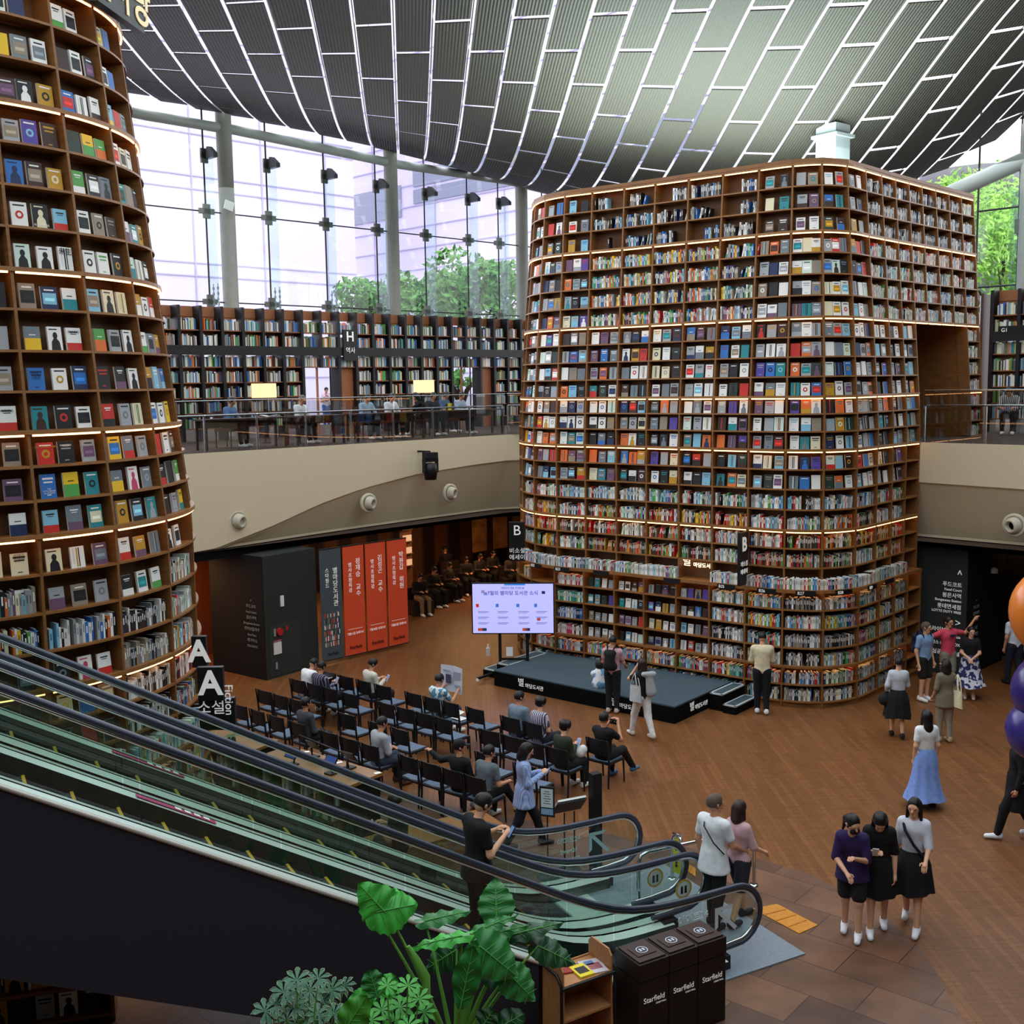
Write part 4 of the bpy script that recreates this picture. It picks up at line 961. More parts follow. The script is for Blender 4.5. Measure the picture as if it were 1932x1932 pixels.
def phone(P,side,head,label,white=False,tilt=.6):
    h=P['hand'][side]; f=Vector((math.cos(math.radians(head)),math.sin(math.radians(head)),0)); u=(UP*math.cos(tilt)-f*math.sin(tilt)*-1).normalized(); n=(f*-1*math.cos(tilt)+UP*math.sin(tilt)).normalized(); t=u.cross(n)
    m=MB(); m.box((0,0,0),(.075,.009,.15),ax=(t,n,(UP*math.cos(tilt)+f*math.sin(tilt)))); 
    c=n*.0055; uu=(UP*math.cos(tilt)+f*math.sin(tilt)); m.face([c+t*.032-uu*.065,c-t*.032-uu*.065,c-t*.032+uu*.065,c+t*.032+uu*.065],1)
    o=m.build('phone',[mat('phone_white','d8dade',.4) if white else mat('phone_black','15151a',.3),mat('phone_screen','5b7aa8',.3,emit=.5)],None,label=label,category='phone'); o.location=h+f*.08+UP*.03; return o
def tote(P,side,head,label,col,drop=.25,back=0):
    sh=P['W']((P['sw']*(1 if side else -1)*1.25,-.02+back,P['neck'][2]-.05)); t=empty('tote_bag',sh,math.radians(head)-math.pi/2,label=label,category='bag')
    m=MB(); rows_=[]
    for q in range(6):
        u=q/5; rows_.append([((.055+.02*u)*math.cos(a),(.17+.02*u)*math.sin(a),-drop-.33*u+.015*math.sin(a*2)) for a in [2*math.pi*j/20 for j in range(20)]])
    m.grid(rows_[::-1],closed=True); m.face(rows_[-1][::-1]); m.build('bag_body',cmat(col),t)
    for sx in (-.03,.03):
        m=MB(); m.tube([(sx,-.11,-drop-.02),(sx,-.06,-drop*.4),(sx*.3,0,.03),(sx,.06,-drop*.4),(sx,.11,-drop-.02)],.012,6); m.build('strap',cmat(col),t)
def backpack(P,head,label,col):
    c=P['W']((0,-.20,P['chest'][2]-.06)); t=empty('backpack',c,math.radians(head)-math.pi/2,label=label,category='backpack')
    V,F=snet(sdf([((-.06,0,.14),(.06,0,.14),.075,.075,(1,.8,1)),((-.07,-.01,-.14),(.07,-.01,-.14),.09,.09,(1,.8,1)),((0,-.03,.1),(0,-.04,-.12),.09,.10,(1.2,.8,1))],.04),(-.25,-.25,-.3),(.25,.2,.3),.018)
    m=MB(); m.addmesh(V,F); m.build('pack_body',cmat(col),t)
    for sx in (-1,1):
        m=MB(); m.tube([(sx*.06,.03,.2),(sx*.10,.12,.30),(sx*.12,.26,.22),(sx*.13,.29,.05),(sx*.13,.2,-.12),(sx*.09,.06,-.17)],.016,6); m.build('shoulder_strap',cmat(col),t)
# ------------------------------------------------------------------ stage
stg=mat('stage_carpet','3d4f58',.9,tex=T_noise(60,.12)); edge_t=mat('stage_edge_trim','b9c2c4',.5)
SH=.36
FLp=Vector(fl(932,1265,SH)); FRp=Vector(fl(1273,1334,SH)); BLp=Vector(fl(1057,1230,SH))
ex=(FRp-FLp); Ls=ex.length; ex.normalize(); ey=Vector((-ex.y,ex.x,0)); Ds=2.9
t=empty('stage',(FLp.x,FLp.y,0),0,label='low black stage with slate carpet top in front of the great bookcase',category='stage')
m=MB(); m.box(ex*(Ls/2)+ey*(Ds/2)+UP*(SH/2-.01),(Ls,Ds,SH-.02),ax=(ex,ey,UP)); m.build('platform_base',blackm,t)
m=MB(); m.box(ex*(Ls/2)+ey*(Ds/2)+UP*(SH-.005),(Ls,Ds,.03),ax=(ex,ey,UP)); m.build('carpet_top',stg,t)
def step(o,u0,w_,v0,d,h,nm):
    p=Vector((FLp.x,FLp.y,0))+ex*(u0+w_/2)+ey*(v0+d/2); s=empty('stage_step',p,0,label=nm,category='step')
    m=MB(); m.box(UP*(h/2-.01),(w_,d,h-.02),ax=(ex,ey,UP)); m.build('step_base',blackm,s)
    m=MB(); m.box(UP*(h-.004),(w_-.08,d-.08,.02),ax=(ex,ey,UP)); m.build('carpet_top',stg,s)
    m=MB()
    for a,b,c,e in ((-w_/2+.02,0,.04,d),(w_/2-.02,0,.04,d),(0,-d/2+.02,w_,.04),(0,d/2-.02,w_,.04)): m.box(ex*a+ey*b+UP*(h-.005),(c,e,.026),ax=(ex,ey,UP))
    m.build('edge_trim',edge_t,s)
step(0,-.38,.36,.55,1.5,SH,'upper carpeted step with pale trim at the left end of the stage'); step(0,-.78,.38,.5,1.5,SH/2,'lower carpeted step at the left end of the stage')
def step4(P4,h,nm):
    a,b,c,d=[Vector(fl(*p,h)) for p in P4]; u0=(a-FLp).dot(ex); v0=(a-FLp).dot(ey); step(0,max(u0,Ls+.01) if h>.2 else max(u0,Ls+.4),max(.3,(d-a).dot(ex)),v0,(b-a).length,h,nm)
step4([(1339,1307),(1382,1287.5),(1404,1292),(1358,1309.6)],SH,'upper carpeted step with pale trim at the right end of the stage'); step4([(1363,1329),(1403,1310),(1417,1311),(1382,1332)],SH/2,'lower carpeted step at the right end of the stage beside the great bookcase')
for u in (.95,Ls-1.35): 
    text('별',.21,Vector((FLp.x,FLp.y,.2))+ex*(u-.23)-ey*.005,-ey,whitel,t,align='LEFT'); text('마당도서관',.115,Vector((FLp.x,FLp.y,.155))+ex*(u-.01)-ey*.005,-ey,whitel,t,align='LEFT')
text('별',.21,Vector((FLp.x,FLp.y,.2))+ex*(Ls+.005)+ey*.58,ex,whitel,t,align='LEFT'); text('마당도서관',.115,Vector((FLp.x,FLp.y,.155))+ex*(Ls+.005)+ey*.80,ex,whitel,t,align='LEFT')
# illuminated lettering in the bookcase and hanging section signs
glow=mat('lit_letters',(1,.78,.5),emit=2.2)
o_,tt_,nn_=frame(lambda i,z,off=0:PR(i,z,0,False),8.5,2.6)
q=o_-nn_*.2
text('별',.25,q-tt_*.31+UP*.31,nn_,glow,big); text('마당도서관',.118,q+tt_*.13+UP*.25,nn_,glow,big,bold=.001)
def ledge_plate(i,txt):
    o,t_,n_=frame(lambda a,z,off=0:PR(a,z,0,True),i,2.5); m=MB(); m.box(o-O_big+n_*.03,(.42,.02,.11),ax=(t_,n_,UP)); pl=m.build('shelf_sign',black,big); 
    if txt: text(txt,.09,o+n_*.042-t_*.1,n_,whitel,pl)
O_big=big.location
for i,tx in ((4.3,'B23'),(5.6,''),(7.9,''),(9.5,'B25'),(10.6,'B26'),(11.55,'B27'),(12.5,'B28'),(13.5,'B29'),(14.5,''),(3.3,'B22')): ledge_plate(i,tx)
def blade(px,py,P,i,z0,z1,lab,letter,sub,w_=.42,side=None,out=.5):
    o,t_,n_=frame(P,i,(z0+z1)/2); c=o+n_*(w_/2+.02); t=empty('section_sign',c,0,label=lab,category='sign')
    m=MB(); m.box((0,0,0),(w_,.06,z1-z0),ax=(n_,t_,UP)); m.build('sign_panel',black,t)
    for f in (-1,1):
        nn=t_*f
        if nn.y<0 or True: text(letter,.42,c+nn*.031+UP*((z1-z0)*.26),nn,whitel,t,bold=.012); 
        for k,s_ in enumerate(sub): text(s_,.13,c+nn*.031-UP*(.12+.17*k),nn,whitel,t)
blade(1393,1050,lambda i,z,off=0:PR(i,z,0,False),10.0,2.6,3.75,'black blade sign with white letter B in the middle of the great bookcase','B',['비소설','에세이'])
# freestanding style B sign at the left edge of the great bookcase, facing the camera
def front_sign(px0,py0,px1,py1,Y,label,letter,subs,extra=None,ls=.42,lz=.8):
    a=Vector(ad(px0,py0,Y)); b=Vector(ad(px1,py1,Y)); w_=abs(b.x-a.x); h_=a.z-b.z; c=Vector(((a.x+b.x)/2,Y,(a.z+b.z)/2))
    t=empty('section_sign',c,0,label=label,category='sign'); m=MB(); m.box((0,0,0),(w_,.08,h_)); m.build('sign_panel',black,t)
    if letter: text(letter,ls,c+Vector((0,-.041,h_*(lz-.5))),(0,-1,0),whitel,t,bold=.0 if letter=='B' else .012)
    for s_,sz,dx,dz in subs: text(s_,sz,c+Vector((dx,-.041,dz)),(0,-1,0),whitel,t)
    if extra: 
        cu=text(extra,.15,c+Vector((w_*.5-.07,-.041,-h_*.5+.4)),(0,-1,0),whitel,t,up=(1,0,0))
    return t
front_sign(960,985,991,1058,26.1,'black sign with white letter B at the left edge of the great bookcase','B',[('비소설',.14,0,-.22),('에세이',.14,0,-.38)],ls=.34,lz=.78)
front_sign(373,1258,424,1320,13.9,'large black sign with white letter A beside the round bookcase','A',[],ls=.44,lz=.5)
front_sign(376,1316,446,1375,13.95,'black lower sign reading fiction in Korean and English beside the round bookcase','',[('소설',.20,-.07,.08)],extra='Fiction')
front_sign(362,1200,392,1258,14.6,'black sign with white letter A half hidden behind the round bookcase edge','A',[],ls=.42,lz=.5)
# sign band at the very top of the round bookcase
o_,tt_,nn_=frame(PLt,7.25,11.75); m=MB(); m.box((0,0,.1),(1.3,.12,.8),ax=(tt_,nn_,UP)); sg=m.build('library_sign',black,None,label='black sign with cream letters on top of the round bookcase',category='sign'); sg.location=o_+nn_*.22+UP*.26
text('별마당',.62,Vector(sg.location)+nn_*.065+UP*.02,nn_,mat('cream_letters','e8d3a4',.6,emit=.3),sg,bold=.01)
# ------------------------------------------------------------------ TV on a wheeled stand
a=Vector(fl(992,1250,0)); Dt=26.0
q0=Vector(ad(890,1097,Dt)); q1=Vector(ad(1046,1198,Dt-.2)); cx=(q0+q1)/2; wdt=(q1-q0); tv_d=Vector((wdt.x,-.12,0)).normalized(); tn=Vector((tv_d.y,-tv_d.x,0)); wv,hv=abs(wdt.x)+.02,1.24
t=empty('display_screen',(cx.x,cx.y,0),0,label='large lit lavender information screen on a wheeled black stand left of the stage',category='screen')
m=MB(); m.box((0,0,cx.z),(wv,.07,hv),ax=(tv_d,tn,UP)); m.build('screen_housing',black,t)
scr=mat('screen_lavender',(.42,.42,.86),.4,emit=.85)
m=MB(); m.box(tn*.037+UP*cx.z,(wv-.05,.004,hv-.05),ax=(tv_d,tn,UP)); so=m.build('screen_face',scr,t)
m=MB(); 
for s in (-.33,.33): m.box(tv_d*s-tn*.06+UP*.65,(.07,.05,1.3),ax=(tv_d,tn,UP))
m.box(-tn*.06+UP*.42,(.66,.04,.05),ax=(tv_d,tn,UP)); m.build('stand_post',black,t)
m=MB()
for s in (-.8,.8): m.tube([tv_d*s*1.05+tn*.45+UP*.07,tv_d*s*.4-tn*.1+UP*.12,tv_d*s*.4-tn*.5+UP*.07],.035,6)
m.tube([tv_d*-.4-tn*.06+UP*.12,tv_d*.4-tn*.06+UP*.12],.035,6); m.build('stand_foot',black,t)
for s in (-1,1):
    m=MB(); m.tube([tv_d*s*.84+tn*.45+UP*.0-tn*.02,tv_d*s*.84+tn*.45+UP*.0+tn*.02],.04,8); c=m.build('caster',white,t); c.location.z=.04
def scr_item(u,v,w_,h_,col,nm):
    m=MB(); m.box(tn*.0405+tv_d*(u*wv/2)+UP*(cx.z+v*hv/2),(w_,.003,h_),ax=(tv_d,tn,UP)); m.build(nm,mat('screen_ink_'+col,col,.5,emit=.6),t)
C0=Vector((cx.x,cx.y,cx.z))
dkb=mat('screen_text_blue','2a3580',.5,emit=.3)
text('7월의 별마당 도서관 소식',.115,C0+tn*.041+UP*(.30*hv),tn,dkb,t); text('이야기가 있는 지식의 숲',.055,C0+tn*.041+UP*(.40*hv),tn,dkb,t)
scr_item(.05,.93,.5,.035,'2b7fd8','screen_graphic')
for k,(u,c) in enumerate(((-.86,'c02a30'),(-.38,'3b6fc0'),(.12,'3b6fc0'),(.55,'3b6fc0'))):
    scr_item(u,.12,.07,.08,c,'screen_graphic')
    for j in range(3): scr_item(u+.14,-.12-.22*j,.26,.012,'44507f','screen_graphic'); scr_item(u+.12,-.17-.22*j,.2,.012,'7a86b8','screen_graphic')
for u,c in ((-.8,'b04a2a'),(.28,'b04a2a'),(.35,'27305a'),(-.7,'27305a')): scr_item(u,-.82,.11,.07,c,'screen_graphic')
for u,v,c in ((-.72,.66,'8a7fb0'),(-.66,.58,'6f7fc0'),(.74,.62,'202a60'),(.62,-.42,'b03a30')): scr_item(u,v,.08,.07,c,'screen_graphic')
m=MB(); m.box((0,0,.1),(.1,.1,.2)); m.lathe([(.035,.2),(.02,.26),(.02,.3),(0,.3)],(0,0,0),10); item('pump_bottle',m,white,'white pump bottle standing on the foot of the screen stand','bottle',loc=(a.x-.95,a.y+.2,.14))
m=MB(); m.box((0,0,0),(.16,.01,.22)); item('paper_notice',m,white,'small paper notice hung below the lit screen','notice',loc=(cx.x-.1,cx.y-.02,.62))
# orange crate like bin behind the stand at the bookcase corner
# ------------------------------------------------------------------ banners
B0=Vector(fl(609,1256,.0)); B1=Vector(fl(771,1219,.0)); bd=(B1-B0).normalized(); bn=Vector((bd.y,-bd.x,0)); bL=(B1-B0).length
grb=mat('banner_slate','4a5257',.8); orb=mat('banner_orange','e0502a',.75); bw=(bL-.18)/4
ban=[('별마당도서관','스타필드',None,grb,'slate grey hanging banner with white Korean lettering, leftmost of the banner row'),('정재승 교수','명사초청특강','7월11일 오후7시',orb,'orange hanging banner next to the slate grey banner'),('김성곤 교수','명사초청특강','7월18일 오후7시',orb,'middle orange hanging banner of the three'),('박원갑 위원','명사초청특강','7월25일 오후7시',orb,'orange hanging banner farthest from the slate grey banner')]
for k,(t1,t2,t3,mt_,lab) in enumerate(ban):
    c=B0+bd*((bw+.06)*k+bw/2); t=empty('hanging_banner',c,0,label=lab,category='banner',group='banners hung under the balcony')
    m=MB(); m.box(UP*1.52,(bw,.012,2.84),ax=(bd,bn,UP)); m.build('banner_cloth',mt_,t)
    m=MB(); m.tube([bd*(-bw/2)+UP*2.95,bd*(bw/2)+UP*2.95],.018,6); m.build('banner_rail',black,t); m=MB(); m.tube([bd*(-bw/2)+UP*.1,bd*(bw/2)+UP*.1],.015,6); m.build('banner_rail',black,t)
    text('\n'.join(t1.replace(' ','\n') if False else [ch for ch in t1]),.17,c+bn*.012+bd*(bw*.2)+UP*(2.1 if k else 1.95),bn,whitel,t,space=.98)
    text('\n'.join(t2),.125,c+bn*.012-bd*(bw*.18)+UP*(2.12 if k else 2.2),bn,whitel,t,space=1.05)
    if t3: 
        text(t3,.075,c+bn*.012+UP*.66,bn,whitel,t); text('Starfield',.12,c+bn*.012+UP*.30,bn,mat('banner_dark_ink','4a1a12',.8),t)
        m=MB(); m.box(bn*.008+UP*.78,(bw*.7,.003,.008),ax=(bd,bn,UP)); m.build('rule_line',whitel,t)
    else:
        text('Starfield',.1,c+bn*.012+UP*.26,bn,mat('banner_grey_ink','2a2f33',.8),t)
        m=MB(); rr=random.Random(3)
        for row in range(6):
            x=-bw*.36
            while x<bw*.36:
                w_=rr.uniform(.012,.03); hh=rr.uniform(.08,.13)
                if rr.random()<.8: m.box(bd*x+bn*.008+UP*(.45+row*.15+hh/2),(w_,.003,hh),ax=(bd,bn,UP),col=tri(PC[rr.choice('WKORSAW')],1))
                x+=w_+.01
        m.build('printed_bookshelf',print_m,t,color=True)
# ------------------------------------------------------------------ dark service block with directory, left under the balcony
A0=Vector(fl(504,1284)); A1=Vector(fl(577,1263)); A2=Vector(fl(433,1268)); e1=(A1-A0).normalized(); e2=(A2-A0).normalized(); w1=(A1-A0).length+.45; w2=2.0
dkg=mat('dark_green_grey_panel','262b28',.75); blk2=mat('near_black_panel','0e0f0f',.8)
t=empty('service_block',A0,0,label='tall dark service block with directory text left of the banners',category='wall block')
m=MB(); P_=[Vector(),e1*w1,e1*w1+e2*w2,e2*w2]; m.box8([*P_,*[p+UP*3.0 for p in P_]]); m.build('block_body',dkg,t)
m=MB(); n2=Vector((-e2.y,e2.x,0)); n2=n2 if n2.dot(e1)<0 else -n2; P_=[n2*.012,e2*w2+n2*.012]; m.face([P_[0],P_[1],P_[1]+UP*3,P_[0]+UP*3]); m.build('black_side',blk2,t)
n1=Vector((e1.y,-e1.x,0)); n1=n1 if n1.dot(e2)<0 else -n1
dimt=mat('dim_lettering','8d918e',.7)
for k,(s_) in enumerate(['>','푸드코트','Food Court','봉은사역','Bongeunsa Station','라이브플라자','Live Plaza','메가박스','MEGABOX']):
    text(s_,.10 if k%2 else .08,A0+e2*.45+n2*.02+UP*(1.9-.14*k),n2,dimt,t,align='CENTER')
def fitbox(u,z,w_,h_,m_,nm): 
    m=MB(); m.box(e1*u+n1*.015+UP*z,(w_,.03,h_),ax=(e1,n1,UP)); return m.build(nm,m_,t)
fitbox(.55,1.85,.10,.26,white,'wall_light'); fitbox(.35,.75,.24,.34,mat('notice_white','d8d8d4',.7),'fire_notice'); fitbox(.35,.90,.24,.05,mat('fire_red','b3202a',.6),'notice_band')
m=MB(); m.tube([e1*.42+UP*1.12,e1*.42+n1*.07+UP*1.12],.09,14); m.build('alarm_bell',mat('fire_red',0),t)
fitbox(.28,1.12,.05,.18,dimt,'switch'); fitbox(.66,1.16,.06,.1,mat('fire_red',0),'alarm_light'); fitbox(.3,.3,.05,.16,dimt,'handle')
m=MB(); m.box(e1*.62+n1*.004+UP*.68,(1.0,.006,1.25),ax=(e1,n1,UP)); m.build('cabinet_door',mat('dark_green_grey_panel2','2c322f',.7),t)
# orange lit alcove left of the block and brown glazing between
m=MB(); q=Vector(fl(400,1262)); m.box((0,0,1.5),(3.2,.1,3.0),math.pi/4); o=m.build('alcove_panel',mat('warm_brown_panel','7a4424',.5),None,label='warm brown wall panel in the passage left of the dark service block',category='wall panel'); o.location=(q.x-.9,q.y+1.2,0)
# right hand directory wall under the balcony
D0=Vector((9.75,26.05,0)); e3=Vector((1,-1,0)).normalized(); n3=Vector((-1,-1,0)).normalized(); D0=Vector(vp(1722,1200,(0,35.75),(1,1))); D0.z=0; D1=Vector(vp(1822,1200,(0,35.75),(1,1))); Lw=(Vector((D1.x,D1.y,0))-D0).length
t=empty('directory_wall',D0,0,label='dark directory wall with white arrows and text right of the great bookcase',category='wall block')
m=MB(); P_=[-e3*.9,e3*Lw,e3*Lw-n3*2.2,-e3*.9-n3*2.2]; m.box8([*P_,*[p+UP*3.0 for p in P_]]); m.build('block_body',dkg,t)
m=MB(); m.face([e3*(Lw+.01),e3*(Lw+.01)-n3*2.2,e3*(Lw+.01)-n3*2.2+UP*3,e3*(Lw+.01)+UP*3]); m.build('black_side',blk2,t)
for z,s_,sz in ((2.42,'^',.26),(2.16,'푸드코트',.125),(2.04,'Food Court',.085),(1.90,'봉은사역',.125),(1.78,'Bongeunsa Station',.085),(1.63,'롯데면세점',.125),(1.51,'LOTTE DUTY FREE',.085),(1.26,'>',.24),(1.06,'라이브플라자',.125),(.93,'Live Plaza',.085),(.74,'메가박스 MEGABOX',.10),(.52,'도심공항터미널',.12)):
    text(s_,sz,D0+e3*(Lw-.12)+n3*.006+UP*z,n3,whitel,t,align='RIGHT')
for z,s_ in ((1.75,'<'),(1.6,'푸드코트'),(1.45,'봉은사역'),(1.3,'면세점'),(1.1,'극장'),(.95,'터미널')): text(s_,.1,D0+e3*(Lw+.02)-n3*.5+UP*z,e3,dimt,t)
m=MB(); m.lathe([(.09,0),(.09,.1),(.0,.14)],(0,0,0),12); o=m.build('emergency_light',white,t); o.location=e3*(Lw+.05)-n3*1.4+UP*2.3
m=MB(); m.box((0,0,1.6),(3.2,.08,3.2),-math.pi/4); o=m.build('dark_partition',mat('dark_brown_partition','20130d',.8),None,label='dark brown partition deep in the passage at the far right',category='partition'); o.location=(13.2,26.3,0)
for k,(px,py) in enumerate([(1868,1165),(1875,1160),(1890,1185),(1862,1215)]):
    q=Vector(ad(px,py,27.5)); m=MB(); m.lathe([(.0,.1),(.07,.06),(.09,-.02),(.0,-.02)],(0,0,0),10); o=m.build('amber_lamp',mat('amber_glow',(1,.35,.1),emit=.8),None,label='small amber lamp in the dark right passage, '+ORD[k]+' from the directory wall',category='lamp',group='amber lamps in the dark right passage'); o.location=q
# ------------------------------------------------------------------ escalators
eo=Vector((1.30,11.93,0)); ph=math.radians(28); ea=Vector((-math.cos(ph),-math.sin(ph),0)); eb=Vector((-math.sin(ph),math.cos(ph),0))
def ez(t): 
    x=(t-.11)/.28; return .97+.577*.28*(math.log1p(math.exp(x)) if x<30 else x)
def E(t,l,z): return ea*t+eb*l+UP*z
rub=mat('handrail_rubber','2e3646',.35,spec=.6); chrome=mat('chrome','d0d4d6',.12,metal=1); deck=mat('escalator_deck_steel','d3dfd8',.35,metal=.25); skm=mat('escalator_skirt','3a4442',.35,metal=.5)
eg=glass('escalator_glass',(.74,.84,.79),.07); clad=mat('escalator_cladding','2a2530',.75); tread=mat('escalator_step','3c4648',.5,metal=.4); yel=mat('yellow_marking','b5982c',.6); plate=mat('landing_plate','8b97a3',.4,metal=.3,tex=T_noise(30,.08))
pink=mat('pink_sticker','c0457a',.6)
zb1=vp(0,1848,(eo+eb*-.2)[:2],tuple(eb)[:2]); zb2=vp(560,1932,(eo+eb*-.2)[:2],tuple(eb)[:2])
tb1=(Vector(zb1)-eo).dot(ea); tb2=(Vector(zb2)-eo).dot(ea)
def zbot(t): return max(.02,zb2[2]+(zb1[2]-zb2[2])*(t-tb2)/(tb1-tb2))
T1=9.0; ts=[-1.5+k*.25 for k in range(int((T1+1.5)/.25)+1)]
def escalator(l0,l1,label,nearclad):
    t_=empty('escalator',eo,0,label=label,category='escalator')
    for sd,l in enumerate((l0,l1)):
        inn_=1 if sd==0 else -1
        m=MB(); pts=[E(-1.0,l,.235),E(-1.25,l,.225)]+[E(-1.5-.37*math.sin(a),l,.60-.37*math.cos(a)) for a in [math.pi*j/12 for j in range(1,12)]]+[E(t,l,ez(t)) for t in ts]
        m.tube(pts,.034,8); m.build('handrail',rub,t_)
        m=MB(); m.tube([p-(UP*.05 if j>14 else (p-E(-1.5,l,.6)).normalized()*.05) for j,p in enumerate(pts)],.02,6); m.build('handrail_guide',chrome,t_)
        # glass, in panels
        cuts=[-1.0]+[-1.0+1.25*k for k in range(1,9)]
        for a,b in zip(cuts,cuts[1:]):
            m=MB(); a2=a+.012; n=5
            top=[E(a2+(b-a2)*j/n,l,ez(a2+(b-a2)*j/n)-.06) for j in range(n+1)]; bot=[E(a2+(b-a2)*j/n,l,max(.2,ez(a2+(b-a2)*j/n)-.80)) for j in range(n+1)]
            m.grid([bot,top],sm=False); m.build('glass_panel',eg,t_)
        m=MB(); m.face([E(-1.0,l,.21),E(-1.0,l,.91)]+[E(-1.5-.31*math.sin(a),l,.60-.31*math.cos(a)) for a in [math.pi*j/12 for j in range(12,-1,-1)]]); m.build('newel_glass',eg,t_)
        # decks and skirts
        for side in (1,-1):
            w_=.15 if side==inn_ else .17
            m=MB(); rows_=[[E(t,l+side*.02,max(.17,ez(t)-.80)) for t in ts if t>=-1.3],[E(t,l+side*w_,max(.16,ez(t)-.82)) for t in ts if t>=-1.3]]
            m.grid(rows_ if side*1>0 else rows_[::-1],sm=False)
            m.build('deck_strip',deck,t_)
        m=MB(); rows_=[[E(t,l+inn_*.15,max(.16,ez(t)-.82)) for t in ts if t>=-1.3],[E(t,l+inn_*.155,max(-.0,ez(t)-1.2)) for t in ts if t>=-1.3]]; m.grid(rows_,sm=False); m.build('skirt_panel',skm,t_)
        m=MB(); m.box(E(-1.22,l,.09),(.22,.22,.2),ax=(ea,eb,UP)); m.build('handrail_inlet',black,t_)
    # stickers
    for (t,ln,l,kind) in ((4.4,.75,l1,'p'),(.9,.0,l1,'')):
        if kind=='p':
            for ll in (l1-.09,):
                m=MB(); m.face([E(t,ll-.03,ez(t)-.80),E(t+ln,ll-.03,ez(t+ln)-.80),E(t+ln,ll+.05,ez(t+ln)-.795),E(t,ll+.05,ez(t)-.795)]); m.build('pink_safety_sticker',pink,t_)
                for j in range(4):
                    a=t+.06+j*.09; m=MB(); m.face([E(a,ll-.018,ez(a)-.79),E(a+.06,ll-.018,ez(a+.06)-.79),E(a+.06,ll+.038,ez(a+.06)-.786),E(a,ll+.038,ez(a)-.786)]); m.build('sticker_icon',whitel,t_)
    for j in range(6):
        a=-1.05+j*.12; ll=(l0+.085); m=MB(); c_=E(a,ll,.172); m.face([c_+ea*.04-eb*.035,c_-ea*.04-eb*.035,c_-ea*.04+eb*.035,c_+ea*.04+eb*.035][::-1]); m.build('safety_icon_sticker',[white,mat('icon_green','6fa34a',.6),mat('icon_teal','4aa0a8',.6)][(j%3)],t_)
    # steps
    wi=(l1-l0)-.32; lc=(l0+l1)/2
    t=.0-.9; 
    k=0; tt=-.35
    m=MB(); m.box(E(-.62,lc,.01),(.5,wi,.04),ax=(ea,eb,UP)); m.build('comb_plate',deck,t_)
    while tt<T1-.3:
        zs_=max(.0,ez(tt+.1)-.97); 
        zt=.577*max(0,tt-.1); zt=math.floor(zt/.23+.0001)*.23*0+zt
        st_=MB(); st_.box(E(tt+.2,lc,zt-.1),(.40,wi,.2),ax=(ea,eb,UP))
        for q in range(9): st_.box(E(tt+.2,lc-wi/2+wi*(q+.5)/9,zt+.003),(.39,wi/9*.35,.008),ax=(ea,eb,UP))
        so_=st_.build('step',tread,t_)
        y=MB(); y.box(E(tt+.015,lc,zt+.004),(.03,wi,.012),ax=(ea,eb,UP)); y.build('yellow_edge',yel,so_)
        tt+=.405
    # cladding of the truss
    m=MB(); lo_,hi_=l0-.18,l1+.18
    tc=[-.9+.3*k for k in range(int((T1+.9)/.3)+1)]
    for l in (lo_,hi_): m.grid([[E(t,l,zbot(t)) for t in tc],[E(t,l,max(.16,ez(t)-.83)) for t in tc]],sm=False)
    m.grid([[E(t,lo_,zbot(t)) for t in tc],[E(t,hi_,zbot(t)) for t in tc]],sm=False)
    m.build('truss_cladding',clad,t_)
    if nearclad:
        m=MB(); m.tube([E(t,lo_,max(.17,ez(t)-.82)) for t in tc],.025,6); m.build('trim_rail',mat('pale_trim','c4bdb4',.4,metal=.3),t_)
    return t_
e_near=escalator(0,1.03,'nearer escalator with glass sides and dark cladding coming down from the left',True)
e_far=escalator(1.47,2.54,'farther escalator running alongside, nearest the chairs',False)
m=MB(); m.box(E(-1.35,1.27,.012),(2.0,3.1,.02),ax=(ea,eb,UP)); item('landing_plate',m,plate,'pale steel floor plate at the foot of the two escalators','floor plate',loc=eo)
def arrow(l,tc_,zc,s,col,par,lines,side=-1,tx=.35):
    m=MB(); 
    c=E(tc_,l+side*.012,zc); X=ea; 
    def q(pts): m.face([c+X*a*s+UP*b*s for a,b in pts])
    q([(-.62,-.5),(-.5,-.62),(.42,.32),(.3,.44)]); q([(.5,.5),(-.45,.5),(-.3,.34),(.34,.34)]); q([(.5,.5),(.34,.34),(.34,-.3),(.5,-.45)])
    m.build('arrow_decal',col,par)
    for k,(tx_,sz) in enumerate(lines): text(tx_,sz,eo+E(tc_+tx,l+side*.014,zc+.12-.15*k),eb*side,col,par)
arrow(0,-1.32,.62,.30,mat('arrow_white','d0d8da',.6),e_near,[('이마트24',.12),('Emart24',.10),('빌리엔젤',.11)],tx=.48)
arrow(2.54,-1.15,.66,.30,mat('arrow_teal','8fb5b0',.6),e_far,[('이마트24',.10),('Emart24',.08),('빌리엔젤',.10)],tx=.48)
